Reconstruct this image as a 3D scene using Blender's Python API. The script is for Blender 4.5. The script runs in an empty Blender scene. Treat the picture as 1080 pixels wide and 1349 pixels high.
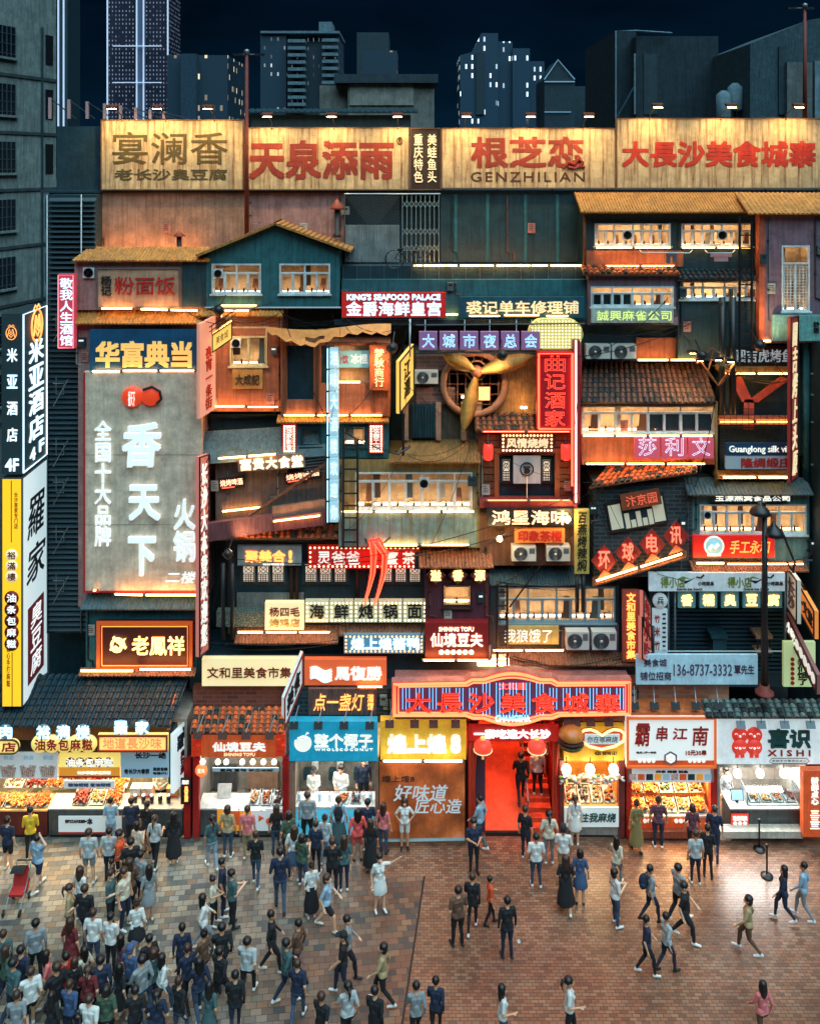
import bpy, math, random
from mathutils import Vector, Matrix
sc = bpy.context.scene
COL = sc.collection
R = random.Random(11)

# ---------------------------------------------------------------- camera, sky, light, exposure
cam_d = bpy.data.cameras.new('camera')
cam = bpy.data.objects.new('camera', cam_d); COL.objects.link(cam)
cam.location = (0, -30, 22.2); cam.rotation_euler = (math.radians(90), 0, 0)
cam_d.sensor_fit = 'HORIZONTAL'; cam_d.sensor_width = 36; cam_d.lens = 40.0
cam_d.shift_y = -457.5/1080; cam_d.clip_end = 3000
sc.camera = cam
w = bpy.data.worlds.new('World'); sc.world = w; w.use_nodes = True
nt = w.node_tree; bg = nt.nodes['Background']
tc = nt.nodes.new('ShaderNodeTexCoord'); sx = nt.nodes.new('ShaderNodeSeparateXYZ')
rp = nt.nodes.new('ShaderNodeValToRGB')
rp.color_ramp.elements[0].position = 0.0; rp.color_ramp.elements[0].color = (.0016, .012, .027, 1)
rp.color_ramp.elements[1].position = 0.22; rp.color_ramp.elements[1].color = (.0004, .0035, .011, 1)
nt.links.new(tc.outputs['Generated'], sx.inputs[0]); nt.links.new(sx.outputs['Z'], rp.inputs[0])
cn = nt.nodes.new('ShaderNodeTexNoise'); cn.inputs['Scale'].default_value = 5; cn.inputs['Detail'].default_value = 6; cm_ = nt.nodes.new('ShaderNodeMapping'); cm_.inputs['Scale'].default_value = (1, 1, 3.5)
nt.links.new(tc.outputs['Generated'], cm_.inputs[0]); nt.links.new(cm_.outputs[0], cn.inputs['Vector']); cr = nt.nodes.new('ShaderNodeMapRange'); cr.inputs[1].default_value = .3; cr.inputs[2].default_value = .75; cr.inputs[3].default_value = .65; cr.inputs[4].default_value = 1.7; nt.links.new(cn.outputs[0], cr.inputs[0])
cx_ = nt.nodes.new('ShaderNodeVectorMath'); cx_.operation = 'SCALE'; nt.links.new(rp.outputs[0], cx_.inputs[0]); nt.links.new(cr.outputs[0], cx_.inputs[3]); nt.links.new(cx_.outputs[0], bg.inputs['Color']); bg.inputs['Strength'].default_value = 0.36
sun_d = bpy.data.lights.new('moon_and_city_glow', 'SUN'); sun_d.energy = 2.15; sun_d.angle = math.radians(70); sun_d.color = (.58, .87, 1.0)
sun = bpy.data.objects.new('moon_and_city_glow', sun_d); COL.objects.link(sun)
sun.rotation_euler = (math.radians(25), 0, math.radians(24)); sun.location = (0, -40, 60)
vs = sc.view_settings; vs.view_transform = 'Standard'; vs.look = 'None'; vs.gamma = 1; vs.use_curve_mapping = False; vs.exposure = 1.12
cy = sc.cycles
cy.use_denoising = True; cy.max_bounces = 5; cy.diffuse_bounces = 3; cy.glossy_bounces = 2; cy.transmission_bounces = 3
cy.transparent_max_bounces = 8; cy.caustics_reflective = False; cy.caustics_refractive = False; cy.sample_clamp_indirect = 2.0
try: cy.use_light_tree = True
except Exception: pass

# ---------------------------------------------------------------- placement: a pixel of the facade survey -> metres
def S(y): return (30+y)/1200.0
def X(px, y=0): return (px-540)*S(y)
def Z(py, y=0): return 22.2-(py-217)*S(y)
def P(px, py, y=0): return Vector((X(px, y), y, Z(py, y)))
def GY(py): return 26640.0/(py-217)-30          # ground depth of a foot seen at row py
def back(pt, pb, y, slope):                      # depth a roof of that slope needs to rise from row pb to row pt
    a = pt-217
    return max(.05, (22.2-a*(30+y)/1200-Z(pb, y))/(slope+a/1200))

# ---------------------------------------------------------------- materials
def c(r, g, b):
    f = lambda u: (u/255/12.92 if u/255 <= .04045 else ((u/255+.055)/1.055)**2.4)
    return (f(r), f(g), f(b), 1)
MC = {}
def mat(name, col, rough=.6, kind='plain', metal=0, em=None, es=0, sample=True, col2=None, sc_=1.0, bump=.3, amt=.5):
    if name in MC: return MC[name]
    m = bpy.data.materials.new(name); MC[name] = m; m.use_nodes = True
    nt = m.node_tree; b = nt.nodes['Principled BSDF']
    b.inputs['Base Color'].default_value = col; b.inputs['Roughness'].default_value = rough; b.inputs['Metallic'].default_value = metal
    if em:
        b.inputs['Emission Color'].default_value = em; b.inputs['Emission Strength'].default_value = es*.55
        if not sample: m.cycles.emission_sampling = 'NONE'
    L = nt.links.new; N = nt.nodes.new
    if kind == 'plain': return m
    t = N('ShaderNodeTexCoord')
    def noise(scale, mp=(1, 1, 1), det=5, rough_=.6):
        g = N('ShaderNodeMapping'); g.inputs['Scale'].default_value = mp; L(t.outputs['Object'], g.inputs[0])
        n = N('ShaderNodeTexNoise'); n.inputs['Scale'].default_value = scale; n.inputs['Detail'].default_value = det; n.inputs['Roughness'].default_value = rough_
        L(g.outputs[0], n.inputs['Vector']); return n.outputs[0]
    def ramp(src, p0, p1, c0=(0, 0, 0, 1), c1=(1, 1, 1, 1)):
        r = N('ShaderNodeValToRGB'); e = r.color_ramp.elements; e[0].position = p0; e[1].position = p1; e[0].color = c0; e[1].color = c1
        L(src, r.inputs[0]); return r.outputs[0]
    def mix(fac, a, bb, mode='MIX'):
        x = N('ShaderNodeMix'); x.data_type = 'RGBA'; x.blend_type = mode
        for so, v in ((x.inputs[0], fac), (x.inputs[6], a), (x.inputs[7], bb)):
            if isinstance(v, (int, float)): so.default_value = v
            elif isinstance(v, tuple): so.default_value = v
            else: L(v, so)
        return x.outputs[2]
    def bumpit(src, st=bump, d=.02):
        q = N('ShaderNodeBump'); q.inputs['Strength'].default_value = st; q.inputs['Distance'].default_value = d
        L(src, q.inputs['Height']); L(q.outputs[0], b.inputs['Normal'])
    dark = col2 or tuple(x*.35 for x in col[:3])+(1,)
    if kind == 'worn':      # plaster, paint, boards: blotches, vertical runs of dirt
        bl = ramp(noise(2.1*sc_, det=9, rough_=.68), .38, .66); st = ramp(noise(1.9*sc_, (5, 5, .3), 7, .7), .46, .66)
        dk2 = tuple(u*.45 for u in dark[:3])+(1,); ch = ramp(noise(5.5*sc_, (1, 1, 1), 10, .75), .60, .66)
        x = mix(bl, tuple(u*.72 for u in col[:3])+(1,), tuple(min(1, u*1.3) for u in col[:3])+(1,)); x = mix(amt, x, mix(st, x, dark)); x = mix(amt, x, mix(ch, x, dk2))
        fine = noise(38*sc_, det=3); x = mix(.3, x, mix(fine, dark, x)); L(x, b.inputs['Base Color']); bumpit(bl, bump, .02)
    elif kind == 'wood':
        g = noise(2.2*sc_, (9, 9, .8), 7); x = mix(ramp(g, .3, .75), dark, col); L(x, b.inputs['Base Color']); bumpit(g, bump, .01)
    elif kind == 'rust':
        g = ramp(noise(2.5*sc_, det=9, rough_=.7), .42, .62); x = mix(g, col, dark); L(x, b.inputs['Base Color'])
        st = noise(1.0, (8, 8, .5)); bumpit(st, bump, .01)
    elif kind == 'brick':
        g = N('ShaderNodeMapping'); g.inputs['Rotation'].default_value = (math.radians(90), 0, 0); L(t.outputs['Object'], g.inputs[0])
        k = N('ShaderNodeTexBrick'); k.inputs['Scale'].default_value = sc_; k.inputs['Color1'].default_value = col; k.inputs['Color2'].default_value = dark
        k.inputs['Mortar'].default_value = tuple(.55*x+.08 for x in col[:3])+(1,); k.inputs['Mortar Size'].default_value = .018
        k.inputs['Brick Width'].default_value = .42; k.inputs['Row Height'].default_value = .14
        L(g.outputs[0], k.inputs['Vector']); x = mix(.35, k.outputs['Color'], mix(noise(5), dark, col)); L(x, b.inputs['Base Color']); bumpit(k.outputs['Fac'], -.5, .02)
    elif kind == 'food':
        v = N('ShaderNodeTexVoronoi'); v.inputs['Scale'].default_value = 14*sc_; L(t.outputs['Object'], v.inputs['Vector'])
        x = mix(ramp(v.outputs['Distance'], .05, .5), col, dark); L(x, b.inputs['Base Color']); bumpit(v.outputs['Distance'], -.8, .04)
    elif kind == 'cloth':
        g = noise(3*sc_, (1.2, 1.2, .7), 3); x = mix(ramp(g, .35, .7), dark, col); x = mix(.75, x, col); L(x, b.inputs['Base Color']); bumpit(g, bump, .03 if bump < .8 else .12)
    return m
def em(name, col, es, sample=True, base=None):
    return mat(name, base or col, .5, em=col, es=es, sample=sample)
def glass():
    if 'window glass' in MC: return MC['window glass']
    m = bpy.data.materials.new('window glass'); MC['window glass'] = m; m.use_nodes = True; nt = m.node_tree; nt.nodes.clear()
    o = nt.nodes.new('ShaderNodeOutputMaterial'); mx = nt.nodes.new('ShaderNodeMixShader'); a = nt.nodes.new('ShaderNodeBsdfTransparent'); g = nt.nodes.new('ShaderNodeBsdfGlossy')
    a.inputs[0].default_value = (.86, .9, .9, 1); g.inputs['Roughness'].default_value = .08; mx.inputs[0].default_value = .1
    nt.links.new(a.outputs[0], mx.inputs[1]); nt.links.new(g.outputs[0], mx.inputs[2]); nt.links.new(mx.outputs[0], o.inputs[0]); return m
WARM = (1, .43, .115, 1)
TEAL = mat('teal plaster', c(40, 104, 112), .8, 'worn', amt=.7)
DTEAL = mat('dark teal sheet', c(22, 62, 72), .6, 'worn', amt=.8)
NAVY = mat('near black teal', c(27, 60, 72), .6, 'worn')
BLACK = mat('black metal', c(22, 26, 30), .45)
STEEL = mat('grey metal', c(120, 130, 135), .4, metal=.6)
WHITE = mat('white window paint', c(212, 226, 228), .5, 'worn', amt=.15)
CREAM = mat('cream board', c(235, 215, 165), .7, 'worn', col2=c(150, 95, 45), amt=.35)
ORANGE = mat('orange plaster', c(178, 104, 70), .8, 'worn', amt=.6)
TAN = mat('tan concrete', c(165, 130, 108), .85, 'worn', amt=.6)
PURPLE = mat('mauve plaster', c(128, 104, 118), .85, 'worn', amt=.6)
OLIVE = mat('olive timber', c(150, 130, 80), .8, 'worn', amt=.6)
CONC = mat('grey concrete', c(120, 125, 120), .9, 'worn', amt=.7)
PINKC = mat('pinkish render', c(170, 130, 125), .85, 'worn', amt=.6)
YELROOF = mat('ochre corrugated sheet', c(196, 138, 66), .55, 'worn', col2=c(104, 58, 30), amt=.8, sc_=1.4)
RUSTROOF = mat('rusty corrugated sheet', c(150, 100, 70), .6, 'worn', col2=c(70, 40, 28), amt=.85, sc_=1.4)
GREYROOF = mat('slate corrugated sheet', c(70, 105, 112), .55, 'worn', col2=c(60, 46, 38), amt=.8, sc_=1.4)
DKTILE = mat('dark glazed roof tile', c(20, 50, 60), .4, 'worn', amt=.5)
REDTILE = mat('terracotta roof tile', c(212, 102, 54), .45, 'worn', amt=.4)
BRNTILE = mat('brown roof tile', c(120, 78, 56), .5, 'worn', amt=.5)
REDP = mat('red lacquer', c(180, 28, 28), .4, 'worn', amt=.3)
DKWOOD = mat('dark wood', c(60, 36, 30), .6, 'wood')
WOOD = mat('brown wood', c(140, 84, 52), .6, 'wood')
NICHE = mat('warm room plaster', c(205, 180, 150), .9, 'worn', amt=.35)
TUBE = em('warm tube glow', WARM, 24)
TUBE2 = em('window strip glow', (1, .70, .40, 1), 19)
RBRICK = mat('red brick', c(150, 82, 62), .85, 'brick', sc_=1.0)
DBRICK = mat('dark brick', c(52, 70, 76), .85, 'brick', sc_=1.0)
SKINT = [mat('fair skin', c(222, 172, 140), .5), mat('tan skin', c(200, 146, 112), .5)]

# ---------------------------------------------------------------- mesh builder
def V3(p): return p if isinstance(p, Vector) else Vector(p)
_tc = bpy.data.curves.new('lettering source', 'FONT'); _to = bpy.data.objects.new('lettering source', _tc)
def text_mesh(s, bold=0, ex=.02, neon=0, res=2, space=1.0, shear=0):
    _tc.body = s; _tc.size = 1; _tc.resolution_u = res; _tc.space_character = space; _tc.shear = shear
    if neon: _tc.fill_mode = 'NONE'; _tc.bevel_depth = neon; _tc.bevel_resolution = 0; _tc.extrude = 0; _tc.offset = 0
    else: _tc.fill_mode = 'BOTH'; _tc.bevel_depth = 0; _tc.extrude = .5; _tc.offset = 0
    _tc.align_x = 'LEFT'
    me = _to.to_mesh(); vs = [v.co.copy() for v in me.vertices]; fs = [tuple(p.vertices) for p in me.polygons]; _to.to_mesh_clear()
    if bold > .008 and not neon:          # heavier strokes: shifted copies, each a hair deeper than the last
        v0, f0, n0 = vs, fs, len(vs); vs, fs = [], []
        for i, (dx, dy) in enumerate(((-.5, -.5), (.5, -.5), (-.5, .5), (.5, .5))):
            d = Vector((dx*bold*1.3, dy*bold*1.3, .012*i)); o = len(vs); vs += [q+d for q in v0]; fs += [tuple(o+j for j in q) for q in f0]
    return vs, fs
class MB:
    def __init__(s, fr=None): s.v = []; s.f = []; s.mi = []; s.ms = []; s.sm = []; s.fr = fr
    def add(s, vs, fs, m, smooth=False):
        o = len(s.v)
        if s.fr:
            a, u, v, n = s.fr; s.v += [a+u*p[0]+v*p[1]+n*p[2] for p in vs]
        else: s.v += [V3(p) for p in vs]
        if m not in s.ms: s.ms.append(m)
        k = s.ms.index(m)
        for q in fs: s.f.append(tuple(o+i for i in q)); s.mi.append(k); s.sm.append(smooth)
        return s
    def box(s, a0, a1, b0, b1, c0, c1, m):
        v = [(a, b, cc) for cc in (c0, c1) for b in (b0, b1) for a in (a0, a1)]
        return s.add(v, [(0, 2, 3, 1), (4, 5, 7, 6), (0, 1, 5, 4), (2, 6, 7, 3), (0, 4, 6, 2), (1, 3, 7, 5)], m)
    def quad(s, a, b, cc, d, m): return s.add([a, b, cc, d], [(0, 1, 2, 3)], m)
    def prism(s, pts, c0, c1, m):        # polygon in the first two axes, counter clockwise, extruded along the third
        n = len(pts); v = [(p[0], p[1], c0) for p in pts]+[(p[0], p[1], c1) for p in pts]
        return s.add(v, [tuple(range(n-1, -1, -1)), tuple(range(n, 2*n))]+[(i, (i+1) % n, n+(i+1) % n, n+i) for i in range(n)], m)
    def slab(s, A, B, C, D, th, m):      # quad thickened downwards along its normal
        A, B, C, D = map(V3, (A, B, C, D)); n = (B-A).cross(D-A).normalized()*th; q = [A, B, C, D]; q += [p-n for p in q]
        return s.add(q, [(0, 1, 2, 3), (7, 6, 5, 4)]+[(i, 4+i, 4+(i+1) % 4, (i+1) % 4) for i in range(4)], m)
    def tube(s, pts, r, m, n=6, r1=None):
        pts = [V3(p) for p in pts]; K = len(pts); v = []; f = []; r1 = r if r1 is None else r1; up = None
        for i, p in enumerate(pts):
            d = (pts[min(i+1, K-1)]-pts[max(i-1, 0)]).normalized()
            if up is None: up = d.orthogonal().normalized()
            up = (up-d*up.dot(d)).normalized(); q = d.cross(up); rr = r+(r1-r)*i/max(1, K-1)
            for k in range(n): t = 2*math.pi*k/n; v.append(p+(up*math.cos(t)+q*math.sin(t))*rr)
        for i in range(K-1):
            for k in range(n): f.append((i*n+k, i*n+(k+1) % n, (i+1)*n+(k+1) % n, (i+1)*n+k))
        f += [tuple(range(n-1, -1, -1)), tuple((K-1)*n+k for k in range(n))]
        return s.add(v, f, m, n > 5)
    def lathe(s, prof, cx, cy_, cz, m, n=12, ax=2, a0=0, a1=360):   # prof: (radius, height) along axis ax
        v = []; f = []; K = len(prof); full = abs(a1-a0) >= 360; nn = n if full else n+1
        for r, h in prof:
            for k in range(nn):
                t = math.radians(a0+(a1-a0)*k/n); q = [r*math.cos(t), r*math.sin(t)]
                p = [q[0], q[1], h] if ax == 2 else ([q[0], h, q[1]] if ax == 1 else [h, q[0], q[1]])
                v.append((cx+p[0], cy_+p[1], cz+p[2]))
        for i in range(K-1):
            for k in range(n if full else nn-1):
                k2 = (k+1) % nn; q = (i*nn+k, i*nn+k2, (i+1)*nn+k2, (i+1)*nn+k); f.append(q if ax != 1 else q[::-1])
        if full and prof[0][0] > 1e-4: q = tuple(range(nn-1, -1, -1)); f.append(q if ax != 1 else q[::-1])
        if full and prof[-1][0] > 1e-4: q = tuple((K-1)*nn+k for k in range(nn)); f.append(q if ax != 1 else q[::-1])
        return s.add(v, f, m, True)
    def text(s, t, a0, b0, a1, b1, cc, m, bold=0, ex=.03, neon=0, res=2, space=1.0, shear=0):
        vs, fs = text_mesh(t, bold, ex, neon, res, space, shear)
        if not vs: return s
        x0 = min(v.x for v in vs); x1 = max(v.x for v in vs); y0 = min(v.y for v in vs); y1 = max(v.y for v in vs)
        kx = (a1-a0)/max(1e-6, x1-x0); ky = (b1-b0)/max(1e-6, y1-y0); kz = ex if not neon else (kx+ky)/2
        z0 = .5 if not neon else -neon
        return s.add([(a0+(v.x-x0)*kx, b0+(v.y-y0)*ky, cc+(v.z+z0)*kz) for v in vs], fs, m)
    def corr(s, A, B, C, D, n, amp, m, under=.05):   # A,B eave left/right  C,D top right/left; ribs run eave to top
        A, B, C, D = map(V3, (A, B, C, D)); nm = (B-A).cross(D-A).normalized(); v = []; f = []; q = 4*n
        for i in range(q+1):
            t = i/q; h = amp*(0, 1, 1, 0)[i % 4]*(.9+.2*R.random())
            for a, b in ((A, B), (D, C)):
                p = a+(b-a)*t; v.append(p+nm*h); v.append(p-nm*under)
        for i in range(q):
            a = 4*i; b = a+4; f += [(a, b, b+2, a+2), (a+1, a+3, b+3, b+1), (a, a+1, b+1, b), (a+2, b+2, b+3, a+3)]
        f += [(0, 2, 3, 1), (4*q, 4*q+1, 4*q+3, 4*q+2)]
        return s.add(v, f, m)
    def tiles(s, A, B, C, D, cols, rows, r, m, mbase):
        A, B, C, D = map(V3, (A, B, C, D)); nm = (B-A).cross(D-A).normalized(); s.slab(A, B, C, D, .06, mbase); w_ = (B-A).normalized()
        for i in range(cols):
            t = (i+.5)/cols; p0 = A+(B-A)*t; p1 = D+(C-D)*t
            for j in range(rows):
                a = p0+(p1-p0)*(j/rows); b = p0+(p1-p0)*((j+1.12)/rows if j < rows-1 else 1); v = []
                jit = .02*(R.random()-.5); mt = m if R.random() > .22 else mat(m.name+' soiled', (.02, .024, .024, 1), .8); dz = nm*(.012*R.random())
                for k in range(6):
                    g = math.pi*k/5
                    v.append(a+w_*(r*1.12*math.cos(g)+jit)+nm*(r*1.12*math.sin(g)+.012)+dz); v.append(b+w_*(r*.9*math.cos(g)+jit)+nm*(r*.9*math.sin(g)))
                f = [(2*k, 2*k+1, 2*k+3, 2*k+2) for k in range(5)]+[(10, 8, 6, 4, 2, 0)]
                s.add(v, f, mt)
        return s
    def build(s, name, par=None, label=None, cat=None, group=None, kind=None, origin=None):
        if par is not None:
            off = Vector((0, 0, 0)); q = par
            while q is not None: off += q.location; q = q.parent
        elif origin is not None: off = Vector(origin)
        elif kind: off = Vector((0, 0, 0))
        else:
            off = Vector(((min(v.x for v in s.v)+max(v.x for v in s.v))/2, (min(v.y for v in s.v)+max(v.y for v in s.v))/2, min(v.z for v in s.v)))
        me = bpy.data.meshes.new(name); me.from_pydata([v-off for v in s.v], [], s.f)
        for m in s.ms: me.materials.append(m)
        me.polygons.foreach_set('material_index', s.mi); me.polygons.foreach_set('use_smooth', s.sm); me.update()
        o = bpy.data.objects.new(name, me); COL.objects.link(o)
        if par is not None: o.parent = par
        else: o.location = off
        tag(o, label, cat, group, kind); return o
def tag(o, label=None, cat=None, group=None, kind=None):
    if label: o['label'] = label
    if cat: o['category'] = cat
    if group: o['group'] = group
    if kind: o['kind'] = kind
    return o
def thing(name, label, cat, loc=(0, 0, 0), group=None):
    o = bpy.data.objects.new(name, None); COL.objects.link(o); o.location = loc; o.empty_display_size = .1
    return tag(o, label, cat, group)
def front(x0, y1, y):       # frame of a board facing the camera side: origin at its lower left pixel
    return (P(x0, y1, y), Vector((1, 0, 0)), Vector((0, 0, 1)), Vector((0, -1, 0)))

# ---------------------------------------------------------------- signs
def bulbs(mb, W, H, cc, step, m, inset=.07, r=.034):
    per = []
    nx = max(2, round((W-2*inset)/step)); ny = max(2, round((H-2*inset)/step))
    for i in range(nx+1): t = inset+(W-2*inset)*i/nx; per += [(t, inset), (t, H-inset)]
    for j in range(1, ny): t = inset+(H-2*inset)*j/ny; per += [(inset, t), (W-inset, t)]
    for a, b in per: mb.lathe([(r, 0), (r*.8, r*.6), (0, r)], a, b, cc, m, 6)
def rim(mb, W, H, wd, c0, c1, m):
    mb.box(0, W, 0, wd, c0, c1, m); mb.box(0, W, H-wd, H, c0, c1, m); mb.box(0, wd, wd, H-wd, c0, c1, m); mb.box(W-wd, W, wd, H-wd, c0, c1, m)
def sign_fr(name, label, fr, W, H, fx, board, texts=(), t=.12, frame=None, bulb=None, neon=None, cat='sign', group=None, extra=None, backm=None):
    """a sign in frame fr (W x H metres); fx maps a text's rectangle to local metres"""
    root = thing(name, label, cat, fr[0]+fr[1]*W/2, group)
    MB(fr).box(0, W, 0, H, -t, 0, board).build('board', root)
    if frame:
        k = MB(fr); wd = frame[1]; rim(k, W, H, wd, .002, frame[2] if len(frame) > 2 else .04, frame[0]); k.build('frame', root)
    if bulb:
        k = MB(fr); bulbs(k, W, H, .003, bulb[1], bulb[0]); k.build('bulb_border', root)
    if neon:
        k = MB(fr); i = neon[1]; k.tube([(i, i, .04), (W-i, i, .04), (W-i, H-i, .04), (i, H-i, .04), (i, i+.01, .04)], neon[2] if len(neon) > 2 else .025, neon[0], 5); k.build('neon_tube', root)
    groups = {}
    for tx in texts:
        s_, r, m = tx[:3]; o = tx[3] if len(tx) > 3 else {}
        if o.get('v'): s_ = '\n'.join(s_)
        a0, b0, a1, b1 = fx(r); k = groups.setdefault(m.name, MB(fr))
        k.text(s_, a0, b0, a1, b1, .004, m, o.get('b', .02), o.get('e', .03), o.get('n', 0), 2, o.get('sp', 1.0), o.get('sh', 0))
    for k in groups.values(): k.build('lettering', root)
    if extra: extra(root, fr)
    return root
def sign(name, label, r, y, board, texts=(), **kw):
    x0, y0, x1, y1 = r; s = S(y); fr = front(x0, y1, y)
    return sign_fr(name, label, fr, (x1-x0)*s, (y1-y0)*s, lambda q: ((q[0]-x0)*s, (y1-q[3])*s, (q[2]-x0)*s, (y1-q[1])*s), board, texts, **kw)
def qsign(name, label, n, f, board, texts=(), **kw):
    """a board set edge-on: n=(px,top,bottom,depth) and f=(px,top,bottom,depth) are its left and right edges; texts in fractions from top left"""
    A = P(n[0], n[2], n[3]); B = P(f[0], f[2], f[3]); T = P(n[0], n[1], n[3]); u = B-A; W = u.length; u.normalize(); v = T-A; H = v.length; v.normalize()
    nn = u.cross(v).normalized()
    return sign_fr(name, label, (A, u, v, nn), W, H, lambda q: (q[0]*W, (1-q[3])*H, q[2]*W, (1-q[1])*H), board, texts, **kw)

# ---------------------------------------------------------------- walls, windows, roofs, lamps
def wall(mb, x0, x1, z0, z1, y, th, holes, m):
    """front wall with openings, each (x0,x1,z0,z1) in metres"""
    xs = sorted({x0, x1, *[h[0] for h in holes], *[h[1] for h in holes]}); zs = sorted({z0, z1, *[h[2] for h in holes], *[h[3] for h in holes]})
    xs = [q for q in xs if x0 <= q <= x1]; zs = [q for q in zs if z0 <= q <= z1]
    for a, b in zip(xs, xs[1:]):
        for d, e in zip(zs, zs[1:]):
            mx, mz = (a+b)/2, (d+e)/2
            if any(h[0] < mx < h[1] and h[2] < mz < h[3] for h in holes): continue
            mb.quad((a, y, d), (b, y, d), (b, y, e), (a, y, e), m)
    for h in holes:
        a, b, d, e = h
        mb.quad((a, y, d), (a, y+th, d), (b, y+th, d), (b, y, d), m); mb.quad((a, y, e), (b, y, e), (b, y+th, e), (a, y+th, e), m)
        mb.quad((a, y, d), (a, y, e), (a, y+th, e), (a, y+th, d), m); mb.quad((b, y, d), (b, y+th, d), (b, y+th, e), (b, y, e), m)
def block(mb, x0, x1, z0, z1, y0, y1, holes, m):
    wall(mb, x0, x1, z0, z1, y0, .12, holes, m)
    mb.quad((x0, y1, z0), (x0, y0, z0), (x0, y0, z1), (x0, y1, z1), m); mb.quad((x1, y0, z0), (x1, y1, z0), (x1, y1, z1), (x1, y0, z1), m)
    mb.quad((x0, y0, z1), (x1, y0, z1), (x1, y1, z1), (x0, y1, z1), m); mb.quad((x0, y1, z0), (x1, y1, z0), (x1, y0, z0), (x0, y0, z0), m)
CURT = [mat('pale curtain', c(215, 205, 190), .8, 'cloth'), mat('brown curtain', c(120, 80, 60), .8, 'cloth'), mat('orange curtain', c(190, 120, 70), .8, 'cloth'), mat('grey blind', c(95, 110, 112), .7)]
def window(par, r, y, cols=4, transom=.26, fm=None, lit=1.0, rows=1, seed=None, lattice=None, dark=()):
    fm = fm or WHITE; rr = random.Random(seed if seed is not None else int(r[0]*7+r[1]))
    s = S(y); x0, x1, z0, z1 = X(r[0], y), X(r[2], y), Z(r[3], y), Z(r[1], y); W = x1-x0; H = z1-z0; b = .05; k = MB()
    k.box(x0, x1, y-.04, y+.06, z0, z0+b, fm); k.box(x0, x1, y-.04, y+.06, z1-b, z1, fm); k.box(x0, x0+b, y-.04, y+.06, z0+b, z1-b, fm); k.box(x1-b, x1, y-.04, y+.06, z0+b, z1-b, fm)
    zt = z1-b-transom*H if transom else z1-b
    if transom: k.box(x0+b, x1-b, y-.03, y+.05, zt-.025, zt+.025, fm)
    xs = [x0+b+(W-2*b)*i/cols for i in range(cols+1)]
    for i in range(1, cols): k.box(xs[i]-.022-.012*(i % 2 == 0), xs[i]+.022+.012*(i % 2 == 0), y-.025, y+.045, z0+b, zt-.025, fm)
    for i in range(0, cols, 2):
        if transom and i: k.box(xs[i]-.025, xs[i]+.025, y-.025, y+.045, zt+.025, z1-b, fm)
    for i in range(cols):     # sash rims, some ajar
        a, d = xs[i]+.03, xs[i+1]-.03; q = .02; g = y-.012+.03*(i % 2)
        k.box(a, d, g, g+.03, z0+b, z0+b+q*1.6, fm); k.box(a, d, g, g+.03, zt-.025-q*1.6, zt-.025, fm); k.box(a, a+q, g, g+.03, z0+b+q*1.6, zt-.025-q*1.6, fm); k.box(d-q, d, g, g+.03, z0+b+q*1.6, zt-.025-q*1.6, fm)
    if lattice:
        for i in range(cols):
            a, d = xs[i]+.04, xs[i+1]-.04; nn = max(2, round((d-a)/.1))
            for j in range(1, nn): t = a+(d-a)*j/nn; k.box(t-.009, t+.009, y, y+.02, z0+b, zt, lattice)
            mm = max(3, round((zt-z0)/.1))
            for j in range(1, mm): t = z0+b+(zt-z0-b)*j/mm; k.box(a, d, y+.003, y+.017, t-.009, t+.009, lattice)
    k.box(x0-.05, x1+.05, y-.1, y-.041, z0-.05, z0+.01, fm)
    win = k.build('window', par)
    g = MB()
    for i in range(cols): g.quad((xs[i], y+.03, z0+b), (xs[i+1], y+.03, z0+b), (xs[i+1], y+.03, zt), (xs[i], y+.03, zt), glass())
    if transom: g.quad((x0+b, y+.03, zt), (x1-b, y+.03, zt), (x1-b, y+.03, z1-b), (x0+b, y+.03, z1-b), glass())
    g.build('pane', win)
    n = MB(); d0, d1 = y+.09, y+.75
    for q in (((x0, d1, z0), (x1, d1, z0), (x1, d1, z1), (x0, d1, z1)), ((x0, d0, z0), (x1, d0, z0), (x1, d1, z0), (x0, d1, z0)), ((x0, d1, z1), (x1, d1, z1), (x1, d0, z1), (x0, d0, z1)),
              ((x0, d0, z0), (x0, d1, z0), (x0, d1, z1), (x0, d0, z1)), ((x1, d1, z0), (x1, d0, z0), (x1, d0, z1), (x1, d1, z1))): n.quad(*q, NICHE if lit else NAVY)
    n.build('room_lining', win)
    cu = MB()
    for i in range(cols):
        a, d = xs[i], xs[i+1]; u = rr.random(); mm = CURT[rr.randrange(4)]
        if i in dark: cu.quad((a, y+.16, z0+.01), (d, y+.16, z0+.01), (d, y+.16, zt), (a, y+.16, zt), NAVY); continue
        if u < .35: cu.quad((a, y+.2, z0+.25*H), (a+.45*(d-a), y+.24, z0+.25*H), (a+.4*(d-a), y+.22, z1-.02), (a, y+.2, z1-.02), mm)
        elif u < .6: cu.quad((a+.5*(d-a), y+.24, z0+.02), (d, y+.2, z0+.02), (d, y+.2, zt), (a+.6*(d-a), y+.22, zt), mm)
        elif u < .75: cu.quad((a+.05, y+.5, z0+.02), (a+.3, y+.5, z0+.02), (a+.25, y+.5, z0+.45*H), (a+.1, y+.5, z0+.45*H), CURT[1])
        cx = (a+d)/2; cu.lathe([(.035, 0), (.05, .06), (.025, .12), (.03, .16)], cx, y+.3, z0+.012, DKWOOD, 6)
    if cu.v: cu.build('curtain', win)
    if lit:
        l = MB(); l.box(x0+.06, x1-.06, y+.4, y+.44, z0+.012, z0+.05, TUBE2)
        if lit > 1: l.box(x0+.1, x1-.1, y+.3, y+.34, z1-.06, z1-.03, TUBE2)
        l.build('strip_light', win)
    return win
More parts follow.
